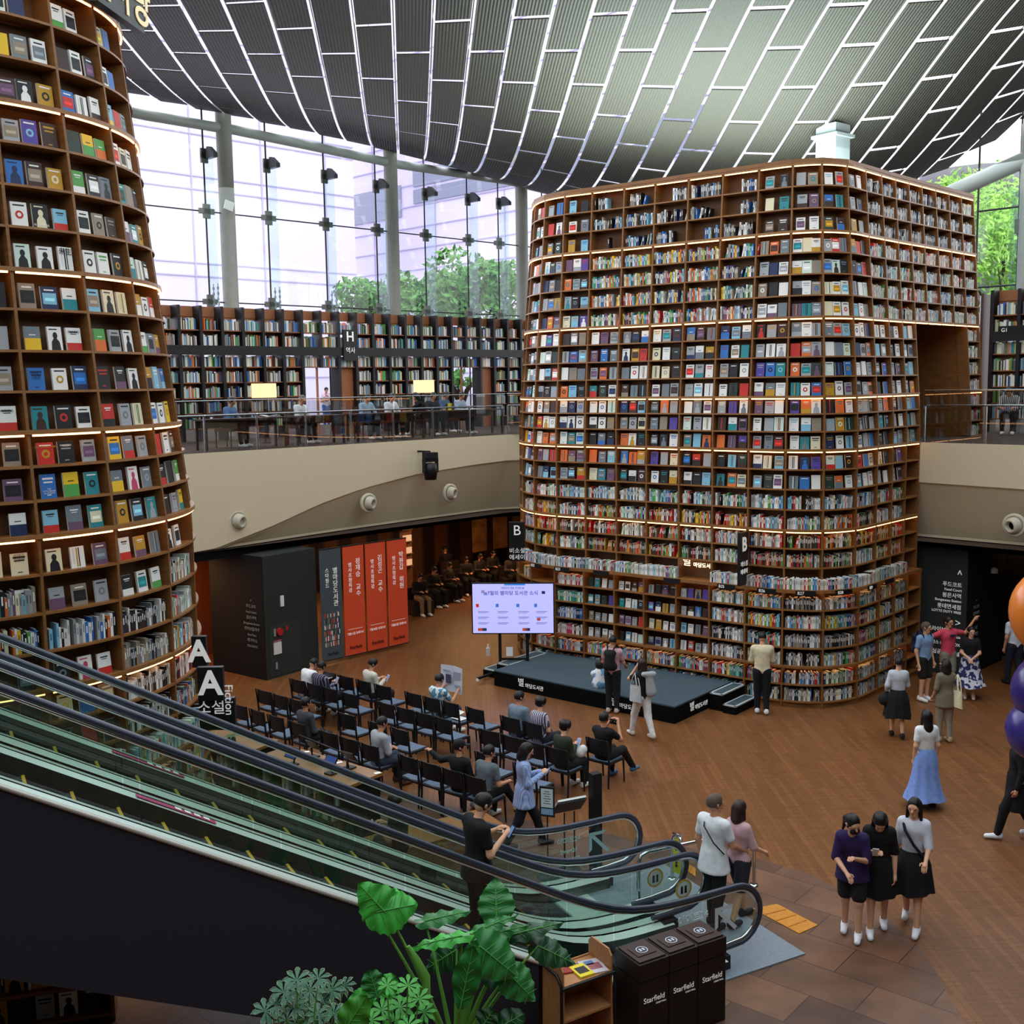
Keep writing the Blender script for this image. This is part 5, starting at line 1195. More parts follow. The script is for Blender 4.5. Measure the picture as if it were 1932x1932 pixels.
for k,(l,tq) in enumerate(((1.47,-1.35),(1.03,-1.48))):
    m=MB(); c=eo+E(tq,l-.015,.52); m.grid([[c+(ea*math.cos(a)+UP*math.sin(a))*r_-eb*.0 for a in [2*math.pi*j/20 for j in range(20)]] for r_ in (.10,.13)],closed=True,sm=False); m.grid([[c-eb*.002+(ea*math.cos(a)+UP*math.sin(a))*r_ for a in [2*math.pi*j/20 for j in range(20)]] for r_ in (.0,.10)],1,closed=True,sm=False)
    for sx in (-.03,.03): m.face([c-eb*.004+ea*(sx-.02)+UP*-.06,c-eb*.004+ea*(sx+.02)+UP*-.06,c-eb*.004+ea*(sx+.015)+UP*.04,c-eb*.004+ea*(sx-.015)+UP*.04],2); 
    m.build('round_warning_sticker',[mat('ochre_ring','b8923c',.6),mat('sticker_pale','b9c4bd',.6),black],None,label=('farther','nearer')[k]+' round ochre edged warning sticker on the middle escalator glass',category='sticker')
# chrome barrier and yellow board
def chrome_rail(name,pts,label,r_=.024): m=MB(); m.tube(pts,r_,8); 
def bar(p,q,h,label,cat='guard rail'):
    p=Vector(p);q=Vector(q); d=(q-p).normalized(); t=empty('guard_rail',p,0,label=label,category=cat)
    m=MB(); Q=q-p; pts=[Vector(),UP*(h-.15),UP*(h-.04)+d*.04,UP*h+d*.15,Q+UP*h-d*.15,Q+UP*(h-.04)-d*.04,Q+UP*(h-.15),Q]; m.tube(pts,.027,8); m.build('rail_tube',chrome,t)
    for c in (Vector(),Q):
        m=MB(); m.lathe([(.0,.03),(.06,.03),(.065,.0)],c,12); m.build('base_flange',chrome,t)
    return t
bar(fl(1205,1722),fl(1422,1672),.82,'long chrome guard rail bending over between the two escalator landings')
g=bar(fl(1268,1660),fl(1287,1668),.70,'narrow chrome hoop holding the yellow warning board')
m=MB(); p=Vector(fl(1268,1660)); q=Vector(fl(1287,1668)); d=(q-p).normalized(); nn=Vector((d.y,-d.x,0)); c=(p+q)/2
m.box((0,0,0),((q-p).length-.05,.02,.5),ax=(d,nn,UP)); yb=item('warning_board',m,mat('yellow_board','d9d32a',.6),'narrow yellow warning board with exclamation mark in the chrome hoop','sign',loc=c+UP*.38)
text('!',.22,c+UP*.3+nn*.012,nn,black,yb,bold=.008); m=MB(); m.tube([nn*.011+UP*.14,nn*.014+UP*.14],.055,14); m.build('round_symbol',black,yb)
# ------------------------------------------------------------------ stands and totem
def stand(px,py,label,h,w_,hh,facing,tilt=0,poles=1,panel=black,paper=True):
    p=Vector(fl(px,py)); t=empty('notice_stand',p,0,label=label,category='notice stand'); nn=Vector((math.cos(facing),math.sin(facing),0)); tv=UP.cross(nn); u=(UP*math.cos(tilt)-nn*math.sin(tilt)); pn=(nn*math.cos(tilt)+UP*math.sin(tilt))
    for k in range(poles):
        m=MB(); o=tv*((k-(poles-1)/2)*.16); m.tube([o,o+UP*(h-hh*.3)],.012,6); m.build('pole',black,t)
    m=MB(); m.lathe([(.16,0),(.16,.012),(.02,.025),(0,.025)],(0,0,0),16); m.build('foot',black,t)
    m=MB(); m.box(UP*h,(w_,.02,hh),ax=(tv,pn,u)); m.build('board',panel,t)
    if paper:
        m=MB(); m.box(UP*h+pn*.0115+u*hh*.12,(w_*.8,.002,hh*.62),ax=(tv,pn,u)); m.build('paper',mat('paper_pale','c9d3d8',.7),t)
        m=MB(); m.box(UP*h+pn*.0115-u*hh*.33,(w_*.8,.002,hh*.2),ax=(tv,pn,u)); m.build('blue_card',mat('blue_card','7fa3c0',.6),t)
        for j in range(6):
            m=MB(); m.box(UP*h+pn*.013+u*hh*(.34-.08*j),(w_*(.5 if j%2 else .34),.001,hh*.022),ax=(tv,pn,u)); m.build('printed_line',mat('grey_print','50585c',.7),t)
    return t
stand(1034,1655,'slim notice stand with a framed white page in front of the seats',1.12,.22,.44,-1.9)
t=stand(1075,1640,'black sheet music style stand holding an open white booklet',.95,.46,.30,-1.15+math.pi,tilt=.75,poles=2,paper=False)
nn=Vector((math.cos(-1.15+math.pi),math.sin(-1.15+math.pi),0)); tv=UP.cross(nn); u_=(UP*math.cos(.75)-nn*math.sin(.75)); pn=(nn*math.cos(.75)+UP*math.sin(.75)); m=MB(); m.box((0,0,0),(.45,.03,.27),ax=(tv,pn,u_)); item('open_booklet',m,[mat('booklet_white','e4e4de',.7)],'open white booklet lying on the black tilted stand','booklet',loc=Vector(fl(1075,1640))+UP*.95+pn*.028+u_*.035)
p=Vector(fl(1124,1652)); m=MB(); m.box((0,0,.76),(.15,.12,1.52),.5); m.box((0,0,.01),(.26,.26,.02),.5); item('black_totem',m,[black],'tall narrow black totem post behind the far escalator end','post',loc=p)
# tactile paving
tac=mat('tactile_orange','c8842c',.7,tex=T_noise(20,.1))
def tactile(P_,label):
    m=MB(); pts=[Vector(fl(*p)) for p in P_]; c=sum(pts,Vector())/len(pts); L=[p-c for p in pts]; m.box8([*[p+UP*.005 for p in L],*[p+UP*.014 for p in L]])
    for a in range(1,10):
        for b in range(1,4):
            q=(L[0]*(1-a/10)+L[1]*(a/10))*(1-b/4)+(L[3]*(1-a/10)+L[2]*(a/10))*(b/4); m.box(q+UP*.017,(.03,.03,.008))
    item('tactile_strip',m,tac,label,'tactile paving',loc=c)
tactile([(1420,1716),(1466,1707),(1543,1747),(1508,1763)],'orange tactile paving strip on the stone floor right of the near escalator')
tactile([(1289,1640),(1297,1632),(1312,1640),(1312,1655)],'orange tactile paving strip behind the man in the white polo')
# ------------------------------------------------------------------ audience chairs
seatm=mat('chair_seat_slate_blue','5b6b80',.75,tex=T_noise(30,.08)); chairb=mat('chair_black_plastic','15151a',.5)
F0=Vector((.66,.75,0)).normalized(); S0=Vector((.75,-.66,0)).normalized(); HD=math.degrees(math.atan2(F0.y,F0.x))
def make_chair():
    t=empty('stacking_chair',(0,0,0),0,category='chair',label='')
    m=MB(); m.grid([[(x,y,.452+.012*abs(x)/.2-.006*math.cos(y*6)) for x in (-.21,-.1,0,.1,.21)] for y in (-.2,-.07,.08,.2)][::-1],sm=True); m.box((0,0,.435),(.43,.41,.025)); m.build('seat',seatm,t)
    m=MB()
    for sx in (-.225,.225): m.box((sx,0,.43),(.03,.45,.035))
    m.box((0,.215,.43),(.45,.03,.035)); m.box((0,-.21,.43),(.45,.03,.035)); m.build('seat_frame',chairb,t)
    m=MB(); R_=[]
    for z in (.56,.66,.76,.85): R_.append([(x,-.23-.10*(z-.45)-.035*math.cos(x*6.5)+.03,z) for x in (-.22,-.15,-.07,0,.07,.15,.22)])
    m.grid(R_,sm=True); m.grid([[(x,y+.018,z) for x,y,z in q] for q in R_][::-1],sm=True)
    for e in (0,-1): m.grid([[q[e] for q in R_],[(q[e][0],q[e][1]+.018,q[e][2]) for q in R_]],sm=False)
    m.grid([[(x,y+.018,z) for x,y,z in R_[-1]],R_[-1]],sm=False); m.grid([R_[0],[(x,y+.018,z) for x,y,z in R_[0]]],sm=False); m.build('backrest',chairb,t)
    for sx in (-1,1):
        m=MB(); m.tube([(sx*.225,-.24,0),(sx*.225,-.215,.43),(sx*.225,-.235,.62),(sx*.222,-.275,.86)],[.016,.02,.018,.013],8); m.build('leg',chairb,t)
        m=MB(); m.tube([(sx*.228,.235,0),(sx*.225,.21,.44)],[.014,.02],8); m.build('leg',chairb,t)
    return t
def dup(root,loc,rz,**k):
    o=root.copy(); C.objects.link(o); o.location=loc; o.rotation_euler=(0,0,rz)
    for a,b in k.items(): o[a]=b
    for ch in list(root.children):
        c=ch.copy(); C.objects.link(c); c.parent=o
        for g in list(ch.children): d=g.copy(); C.objects.link(d); d.parent=c
    return o
chair0=make_chair(); used=[False]
ROWS={15.12:[-18.44,-17.88,-17.3,-16.72,-15.8,-15.28,-14.76,-14.1,-13.21,-12.66,-11.2],14.3:[-18.48,-17.95,-17.42,-16.8,-15.7,-15.2,-14.67,-14.15,-13.0,-12.45,-11.95,-11.45],13.35:[-18.36,-17.83,-17.3,-15.77,-14.9,-14.3,-12.2,-11.35],12.43:[-17.88,-17.3,-16.72,-16.06,-15.17,-14.62,-14.08,-13.1,-12.6,-12.1,-11.6]}
rw={15.12:'front row',14.3:'second row',13.35:'third row',12.43:'back row'}
occ={(15.12,2):'under man in beige jacket',(15.12,5):'under person in blue patterned shirt',(15.12,8):'under person in grey blue shirt',(15.12,9):'under person in striped top',(15.12,10):'under man in black taking a photo',(14.3,0):'under person in white T-shirt',(14.3,1):'under person in plaid shirt',(14.3,11):'under person in dark green top',(12.43,3):'under person in dark grey jacket',(12.43,6):'under person in pale grey jacket',(12.43,9):'under person in black with outstretched arm',(12.43,10):'under man in grey T-shirt'}
CH={}
for rk,ls in ROWS.items():
    for j,l in enumerate(ls):
        p=F0*rk+S0*l; jit=random.Random(int(rk*100)+j).uniform(-3,3)
        lab=f'black chair with slate blue seat, {rw[rk]}, {ORD[j]} from the round bookcase end'
        if (rk,j) in occ: lab=f'black chair {occ[(rk,j)]}, {rw[rk]}'
        kw=dict(label=lab,category='chair',group='stacking chairs facing the stage')
        rz=math.radians(HD+jit)-math.pi/2
        if not used[0]:
            chair0.location=(p.x,p.y,0); chair0.rotation_euler=(0,0,rz); used[0]=True
            for a,b in kw.items(): chair0[a]=b
        else: dup(chair0,(p.x,p.y,0),rz,**kw)
        CH[(rk,j)]=p
def sit(key,label,**k):
    p=CH[key]-F0*.06; return person(p.x,p.y,k.pop('head',HD),label,pose='sit',H=k.pop('H',1.7),**k)
G='people seated on the audience chairs'
P=sit((14.3,0),'person in white T-shirt bent over an open book on the second row',top='e9e9ec',bottom='4a4638',lean=.3,nod=.6,arms=('read','read'),group=G)
m=MB()
for s in (-1,1): m.box(Vector((s*.09,0,.0)),(.18,.24,.014),ax=(Vector((.96,0,s*.25)),Vector((0,1,0)),Vector((-s*.25,0,.96))))
item('open_book',m,mat('page_white','ecebe4',.8),'open white book in the lap of the person in white T-shirt','book',loc=P['hand'][0]*.5+P['hand'][1]*.5+F0*.10+UP*.02,rz=math.radians(HD)-math.pi/2)
P=sit((15.12,2),'person in beige jacket looking at a phone on the front row',top='cfcbbd',bottom='17181c',sleeve='long',nod=.45,turn=-.4,arms=('phone','phone'),head=HD-10,group=G); phone(P,1,HD-10,'white phone held by the person in beige jacket',white=True)
P=sit((15.12,5),'person in blue and white patterned shirt reading a newspaper',top='d7e2de:floral:4e86a6',bottom='3a3d55',nod=.25,arms=('paper','paper'),group=G)
c=(P['hand'][0]+P['hand'][1])/2+UP*.16+F0*.06; m=MB()
for s in (-1,1):
    for e in (0,.006): m.face([Vector((0,e,-.27)),Vector((s*.30,-.07+e,-.27)),Vector((s*.30,-.05+e,.27)),Vector((0,.02+e,.27))][::(1 if e else -1)])
m.box((-.14,-.045,.17),(.2,.012,.02),mi=1); m.box((-.1,-.045,.0),(.13,.02,.18),mi=2); m.box((.15,-.045,.1),(.2,.012,.15),mi=1); m.box((.16,-.05,-.12),(.16,.012,.06),mi=1)
item('newspaper',m,[mat('newsprint','cfd3de',.8),mat('newsprint_text','9aa0ae',.8),mat('newsprint_photo','4a4560',.8)],'open newspaper held up by the person in patterned shirt','newspaper',loc=c,rz=math.radians(HD)-math.pi/2)
P=sit((14.3,1),'person in dark plaid shirt holding up a phone',top='262640:plaid:8f8ba0',bottom='12131a',sleeve='long',nod=.35,arms=('lap','phone'),group=G); phone(P,1,HD,'phone held by the person in plaid shirt',white=True)
sit((12.43,3),'person in dark grey jacket leaning back on the back row',top='3c4146',bottom='141519',sleeve='long',arms=('lap','lap'),head=HD-4,group=G)
P=sit((12.43,6),'person in pale grey jacket sitting with legs out on the back row',top='9fa3aa',bottom='2c3444',shoe='5a3020',sleeve='long',arms=('cross','cross'),lean=.1,nod=.2,head=HD-12,untuck=0,group=G)
P=sit((12.43,9),'person in black with one arm stretched along the chair backs',top='0b0b0d',bottom='0f0f12',sleeve='long',arms=('out','lap'),turn=-.7,hair='cap',cap='101013',group=G)
P=sit((12.43,10),'person in grey T-shirt resting elbows on knees at the end of the back row',top='5f686f',bottom='101114',arms=('rest','rest'),lean=.25,turn=-.25,group=G,step=.1)
sit((15.12,8),'person in grey blue shirt leaning sideways on the front row',top='6f8090',bottom='20242c',arms=('rest','rest'),lean=.12,turn=-.5,sleeve='elbow',group=G)
sit((15.12,9),'person with curly dark hair and striped purple top on the front row',top='4a4660:stripe:c9c6d6',bottom='20222a',hair='curly',arms=('lap','lap'),nod=.3,turn=-.4,fem=True,H=1.6,group=G)
P=sit((14.3,11),'person with curly hair in a long dark green top looking at a phone',top='2c3324',bottom='15181d',hair='curly',sleeve='long',nod=.4,arms=('lap','phone'),fem=True,H=1.62,turn=-.3,group=G); phone(P,1,HD,'silver phone held by the person in dark green top',white=True)
m=MB(); V,F=snet(sdf([((0,0,0),(.05,0,.05),.10,.08),((0,.1,-.02),(.0,.14,.02),.06,.05)],.03),(-.2,-.2,-.2),(.25,.3,.2),.02); m.addmesh(V,F); item('white_pouch',m,cmat('dcdcd8'),'crumpled white pouch on the lap of the person in dark green top','bag',loc=P['W']((.1,.36,.66)))
P=sit((15.12,10),'person in black T-shirt taking a photo with a camera at the row end',top='0c0c0e',bottom='111216',shoe='4a6b8a',arms=('camera','camera'),turn=.2,group=G,step=.1)
m=MB(); m.box((0,0,0),(.13,.05,.085)); m.tube([(0,.02,0),(0,.08,0)],.03,12); item('camera',m,black,'small black camera raised by the person at the row end','camera',loc=(P['hand'][0]+P['hand'][1])/2+UP*.03,rz=math.radians(HD)-math.pi/2)
m=MB(); m.face([(-.1,-.14,0),(.1,-.14,0),(.1,.14,.004),(-.1,.14,.004)]); m.face([(.0,.1,.006),(.2,.05,.07),(.2,.25,.08),(.02,.3,.01)]); q=CH[(15.12,6)]; item('white_papers',m,mat('page_white',0),'loose white papers left on the chair right of the newspaper reader','paper',loc=(q.x,q.y,.475),rz=.8)
# ------------------------------------------------------------------ reading tables with shelves behind the escalators
tabw=mat('table_oak','8a6238',.45,tex=T_noise(4,.12,(1,6,1)))
def table(corn,label,nbk):
    c=[Vector(fl(*p,.95)) for p in corn]  # far-left, near-left, near-right, far-right
    o=sum(c,Vector())/4; ax=((c[2]-c[1])+(c[3]-c[0])).normalized(); Ln=((c[2]-c[1]).length+(c[3]-c[0]).length)/2; ay=Vector((-ax.y,ax.x,0)); Wd=((c[0]-c[1]).length+(c[3]-c[2]).length)/2
    t=empty('shelf_table',(o.x,o.y,0),0,label=label,category='table')
    m=MB(); m.box(UP*.93,(Ln,Wd,.05),ax=(ax,ay,UP)); m.build('tabletop',tabw,t)
    m=MB(); m.box(-ax*.02+UP*.455,(.04,Wd-.12,.9),ax=(ax,ay,UP)); 
    m.box(UP*.455,(Ln-.06,.04,.88),ax=(ax,ay,UP)); m.build('centre_divider',blackm,t)
    for s in (-1,1):
        m=MB(); m.box(ax*s*(Ln/2-.05)+UP*.455,(.04,Wd-.1,.9),ax=(ax,ay,UP)); m.build('end_panel',blackm,t)
    for z in (.06,.34,.62):
        m=MB(); m.box(UP*z,(Ln-.1,Wd-.12,.025),ax=(ax,ay,UP)); m.build('shelf',mat('dark_shelf','2a211a',.7),t)
    rr=random.Random(nbk)
    for s in (-1,1):
        for z in (.075,.355,.635):
            x=-Ln/2+.12
            while x<Ln/2-.15:
                w_=rr.uniform(.02,.05)
                if rr.random()<.25: x+=rr.uniform(.05,.3); continue
                spine_book(rest,Vector((o.x,o.y,z))+ax*x*(-s*-1 if s>0 else 1)+ay*s*(Wd/2-.08) if s<0 else Vector((o.x,o.y,z))-ax*x+ay*(Wd/2-.08),ax*(1 if s<0 else -1),ay*s,UP,w_,.16,rr.uniform(.17,.24),tri(PC[rr.choice('WWEKSTGRFLU')],1))
                x+=w_+.002
    return o,ax,ay,Ln,Wd
o2,ax2,ay2,L2,W2=table([(540,1402),(470,1440),(647,1487),(717,1461)],'long oak reading table with bookshelves under it, nearest the back row chairs',3)
o1,ax1,ay1,L1,W1=table([(425,1375),(330,1400),(455,1426),(523,1397)],'oak reading table with bookshelves under it, beside the round bookcase',9)
def tablet(p,rz,label,lit):
    t=empty('tablet_stand',p,rz,label=label,category='tablet')
    m=MB(); m.box((0,0,.012),(.16,.14,.024)); m.tube([(0,.03,.02),(0,.05,.16)],.015,6); m.build('stand_foot',black,t)
    m=MB(); m.box((0,.0,.2),(.26,.015,.19),ax=(Vector((1,0,0)),Vector((0,-.8,.6)),Vector((0,.6,.8)))); m.build('tablet_body',black,t)
    m=MB(); m.box((0,-.007,.206),(.23,.004,.165),ax=(Vector((1,0,0)),Vector((0,-.8,.6)),Vector((0,.6,.8)))); m.build('tablet_screen',mat('tablet_blue','2c4a86',.3,emit=.25),t)
a_=math.atan2(ax2.y,ax2.x)
for k,(px,py,rz,lab) in enumerate([(552,1443,0,'dark tablet with blue screen on the oak table, left one facing the camera'),(624,1460,0,'dark tablet with blue screen on the oak table, right one facing the camera'),(592,1428,math.pi,'tablet on the far side of the oak table, left one turned away'),(660,1449,math.pi,'tablet on the far side of the oak table, right one turned away')]):
    p=Vector(fl(px,py,.955)); tablet(p,a_+rz,lab,1)
for k,(px,py,lab) in enumerate([(640,1439,'small white card on the far edge of the long oak table'),(712,1459,'small white card on the right tip of the long oak table'),(578,1419,'small white card near the left tablet backs')]):
    m=MB(); m.box((0,0,.004),(.1,.07,.006)); item('paper_card',m,mat('page_white',0),lab,'card',loc=Vector(fl(px,py,.957)),rz=.5)
# black reading rail along the table: two posts and a bar
def rbar(a,b,z0,z1,label):
    a=Vector(fl(*a,.955)); b=Vector(fl(*b,.955)); t=empty('display_rail',a,0,label=label,category='rail'); m=MB(); m.tube([UP*0,UP*.3,(b-a)+UP*.3,(b-a)],.012,6); m.build('rail_tube',black,t)
rbar((566,1420),(655,1458),0,0,'thin black rail standing on the far edge of the long oak table')
m=MB(); V=[(.0,.10),(.07,.08),(.08,.0),(0,0)]; m.lathe(V[::-1],(0,0,0),12); o=item('small_planter',m,black,'small black planter with leaves on the oak table by the round bookcase','planter',loc=Vector(fl(437,1401,.957)))
lm=MB()
for k in range(9): a=k*.7; lm.face([(0,0,.08),(.08*math.cos(a-.3),.08*math.sin(a-.3),.13),(.14*math.cos(a),.14*math.sin(a),.10),(.08*math.cos(a+.3),.08*math.sin(a+.3),.13)])
lm.build('leaves',mat('leaf_dark','2f5a2c',.5),o)
# ------------------------------------------------------------------ people on the main floor
def pf(px,py,*a,**k): p=fl(px,py); return person(p[0],p[1],*a,**k)
h1_=70
P=pf(1156,1345,h1_,'person in pink striped shirt with black backpack standing at the stage edge',top='c9a3ac:vstripe:b58894',bottom='14161c',shoe='c9b2ae',arms=('fwd','fwd'),nod=.25,sleeve='short',H=1.68); backpack(P,h1_,'small black backpack worn by the person in pink striped shirt','121216')
P=pf(1212,1392,115,'person with long hair in white trousers walking past the stage',top='15161a',bottom='dcdcdc',shoe='cfc7bc',hair='long',hcol=hairb,arms=('face','bag'),step=.26,fem=True,sleeve='short',H=1.62); tote(P,0,115,'pale grey tote bag on the shoulder of the person in white trousers','b9bcc0',drop=.2)
c=P['W']((.05,-.14,P['chest'][2]-.02)); V,F=snet(sdf([((-.10,0,.12),(.12,0,.10),.05,.06),((.02,-.01,.05),(.06,-.02,-.25),.07,.10,(1.2,.5,1))],.05),(-.3,-.2,-.5),(.35,.2,.3),.02); m=MB(); m.addmesh(V,F); item('grey_hoodie',m,cmat('a9adb3'),'pale grey hoodie draped over the shoulders by the tote bag','hoodie',loc=c,rz=math.radians(115)-math.pi/2)
P=pf(1437,1347,80,'man in beige shirt and black trousers studying the great bookcase',top='cfc4a2',bottom='0e1016',shoe='dedede',arms=('cross','cross'),nod=.35,lean=.12,sleeve='long',H=1.76,step=.05)
P=pf(1742,1322,-60,'man in light blue T-shirt and dark shorts with a backpack posing',top='7f9cc4',bottom='1a1a18',legs='shorts',shoe='e4e4e4',hair='short',hcol=hairg,arms=('down','down'),sk=skin2,H=1.76,turn=.4); backpack(P,-60,'dark blue backpack worn by the man in light blue T-shirt','1a2440')
P=pf(1786,1312,-75,'man in coral pink T-shirt with arms spread over his companions',top='d0455a',bottom='8a8478',legs='shorts',shoe='303030',arms=('outup','out'),H=1.78,turn=.2,lean=-.05)
m=MB(); m.box((0,0,0),(.12,.03,.045)); o=item('sunglasses',m,mat('dark_blue_lens','22305a',.2),'dark sunglasses hooked on the coral T-shirt collar','sunglasses',loc=P['W']((.0,.14,P['neck'][2]-.1)),rz=math.radians(-75)-math.pi/2)
P=pf(1828,1318,-110,'woman in black top and blue floral skirt standing at the directory wall',top='0e0e10',bottom='d4d2df:floral:2a3160',legs='skirt.72',shoe='c9b09a',hair='pony',arms=('lap','lap'),fem=True,sleeve='short',H=1.62,turn=.4)
P=pf(1692,1392,78,'woman in pale grey top and black skirt seen from behind',top='b9bec6',bottom='0d0d10',legs='skirt.58',shoe='1b1512',hair='short',arms=('bag','fwd'),fem=True,sleeve='long',H=1.62,step=.12)
q=P['hand'][0]; m=MB(); V,F=snet(sdf([((-.06,-.05,-.14),(.06,.05,-.14),.12,.12),((0,0,0),(0,0,-.08),.03,.06)],.05),(-.25,-.25,-.35),(.25,.25,.1),.02); m.addmesh(V,F); item('handbag',m,cmat('111013'),'black handbag carried by the woman in black skirt','bag',loc=q)
P=pf(1781,1400,95,'woman in brown top with a cream tote taking a photo',top='6f6552',bottom='8f8272',shoe='b09678',hair='bob',arms=('bag','face'),fem=True,sleeve='elbow',H=1.64,step=.04,untuck=.1); tote(P,1,95,'cream canvas tote bag on the woman in brown top','d9cfae',drop=.26,back=-.1)
P=pf(1744,1522,95,'woman in white blouse and long light blue skirt walking away',top='e2e4e4',bottom='7f9de0',legs='skirt.88',shoe='1b1a1c',hair='long',arms=('down','down'),fem=True,sleeve='short',H=1.64,step=.1,res=.017)
GG='three girls walking side by side'
P=pf(1606,1764,-112,'girl in dark purple T-shirt and black face mask bending forward',top='2c1c4e',bottom='1c1a1c',legs='shorts',shoe='e8e8ec',hair='pony',arms=('phone','lap'),fem=True,sleeve='elbow',lean=.3,turn=.7,nod=.15,H=1.72,step=.1,sk=skin2,res=.014,untuck=.08,group=GG)
hdp=Vector(P['hd']); Rm=P['Rm']; V,F=snet(sdf([((-.03,.075,-.045),(.03,.075,-.045),.038,.038,(1,.8,1)),((0,.085,-.03),(0,.09,-.05),.022,.02)],.02),(-.09,.0,-.12),(.09,.14,.02),.009); m=MB(); m.addmesh([tuple(Rm@Vector(v)+hdp) for v in V],F); m.build('face_mask',cmat('0c0c0e'),P['body'])
P2=pf(1654,1757,-105,'girl in black dress with long hair looking down, middle of the three',top='0b0b0e',bottom='0b0b0e',legs='skirt.5',shoe='e8e8ec',hair='long',arms=('down','phone'),fem=True,sleeve='elbow',lean=.12,nod=.75,H=1.70,step=-.14,sk=skin2,res=.014,group=GG); phone(P2,1,-105,'white phone held by the girl in black dress',white=True)
P3=pf(1719,1748,-118,'girl in white short sleeved blouse with black shoulder strap and skirt',top='c9cbd6',bottom='0c0c10',legs='skirt.5',shoe='e8e8ec',hair='long',arms=('fwd','down'),fem=True,sleeve='elbow',H=1.73,step=.2,turn=-.1,sk=skin2,res=.014,group=GG)
m=MB(); m.tube([P3['W']((.13,.02,P3['neck'][2]-.03)),P3['W']((.08,.15,P3['chest'][2]+.02)),P3['W']((-.02,.155,P3['chest'][2]-.14)),P3['W']((-.15,.1,P3['hip'][2]+.08))],.02,6); m.tube([P3['W']((.13,.02,P3['neck'][2]-.03)),P3['W']((.09,-.14,P3['chest'][2]+.02)),P3['W']((-.15,-.06,P3['hip'][2]+.08))],.02,6)
V=np.array(m.v).mean(0); m.v=[tuple(np.array(v)-V) for v in m.v]; item('shoulder_strap_bag',m,cmat('101014'),'black cross body bag strap over the white blouse','bag',loc=Vector(V))
P=pf(1346,1752,40,'grey haired man in white polo shirt at the escalator foot',top='e3e6ea',bottom='0d0d10',shoe='202024',hair='short',hcol=hairg,arms=('down','fwd'),sleeve='short',H=1.80,turn=-.4,step=.08,res=.016,untuck=.08)
m=MB(); m.tube([P['W']((-.14,.0,P['neck'][2]-.02)),P['W']((-.03,-.15,P['chest'][2]+.05)),P['W']((.12,-.15,P['chest'][2]-.12)),P['W']((.19,-.04,P['hip'][2]+.12))],.009,6); V=np.array(m.v).mean(0); m.v=[tuple(np.array(v)-V) for v in m.v]; item('crossbody_bag',m,black,'thin black cross body bag cord on the white polo shirt','bag',loc=Vector(V))
P=pf(1392,1742,35,'woman in pale pink top with tan strap beside the man in white polo',top='c9a3a8',bottom='2a2830',legs='shorts',shoe='23272f',hair='bob',hcol=hairb,arms=('down','fwd'),fem=True,sleeve='elbow',H=1.66,step=.2,res=.017)
P=pf(990,1600,8,'woman in light blue striped shirt walking with a phone',top='7f94c9:vstripe:a9b8dd',bottom='10131c',shoe='3a322c',hair='bob',arms=('phone','phone'),fem=True,sleeve='long',H=1.66,step=.30,nod=.3,untuck=.12,res=.017); phone(P,1,8,'dark phone in the hands of the woman in light blue shirt')
# person on the near escalator
pt_=1.78; q=eo+E(pt_-.0,.34,0); zst=.577*(pt_-.1)-.05
P=person(q.x,q.y,math.degrees(math.atan2(-ea.y,-ea.x))+2,'man in black T-shirt and glasses looking at his phone on the near escalator',z=zst,H=1.74,top='08080a',bottom='0a0a0c',shoe='101012',arms=('phone','phone'),nod=.55,res=.013,untuck=.06,sk=skin2); phone(P,1,28,'dark phone in the hand of the man on the escalator')
gm=MB(); hdp=Vector(P['hd'])
for sx in (-1,1): gm.tube([Rm_ for Rm_ in [P['Rm']@Vector((sx*.032+.021*math.cos(a),.098,.012+.017*math.sin(a)))+hdp for a in [j*math.pi/5 for j in range(11)]]],.002,4); gm.tube([P['Rm']@Vector((sx*.053,.097,.014))+hdp,P['Rm']@Vector((sx*.085,.0,.02))+hdp],.002,4)
gm.build('glasses',black,P['body'])
# person on the low bench beyond the far escalator
bq=Vector(fl(860,1640)); m=MB(); m.box((0,0,.21),(2.6,.7,.42),.55); item('upholstered_bench',m,mat('ochre_upholstery','8a5a2c',.8,tex=T_noise(20,.1)),'long low ochre upholstered bench behind the far escalator','bench',loc=(bq.x-.6,bq.y+.25,0))
P=person(-1.66,14.95,155,'person in dark green shirt holding a phone, seen through the escalator glass',pose='sit',top='1c2a28',bottom='15181a',arms=('phone','phone'),nod=.4,H=1.7,res=.017); phone(P,0,155,'white phone with lit screen held up behind the escalator glass',white=True)
P=person(2.9,24.6,250,'child in white and blue shirt sitting on the stage behind the standing person',z=SH,H=1.25,pose='sit',top='dfe3e8:patch:6f9ac0',bottom='c9ccd2',arms=('lap','lap'),nod=.4,face=False) if False else None
q=Vector(fl(1131,1297,SH)); V,F=snet(sdf([((0,0,.1),(0,.03,.32),.14,.10),((0,.04,.45),(0,.05,.5),.085,.09),((-.1,.1,.08),(-.12,.35,.08),.07,.05),((.1,.1,.08),(.12,.35,.08),.07,.05),((-.13,0,.3),(-.16,.2,.15),.045,.035),((.13,0,.3),(.16,.2,.15),.045,.035)],.03),(-.3,-.25,-.05),(.3,.45,.65),.02)
m=MB(); m.addmesh(V,F); b=m.build('person',skin2,None,label='child in white and blue shirt sitting on the stage behind the standing person',category='person'); b.location=q; b.rotation_euler=(0,0,-.4)
cloth('shirt',[((0,0,.1),(0,.03,.32),.165,.125),((-.13,0,.3),(-.16,.2,.15),.07,.06),((.13,0,.3),(.16,.2,.15),.07,.06)],cmat('dfe3e8:patch:6f9ac0'),b); cloth('hair',[((0,.03,.49),(0,.04,.52),.10,.10)],hairm,b)
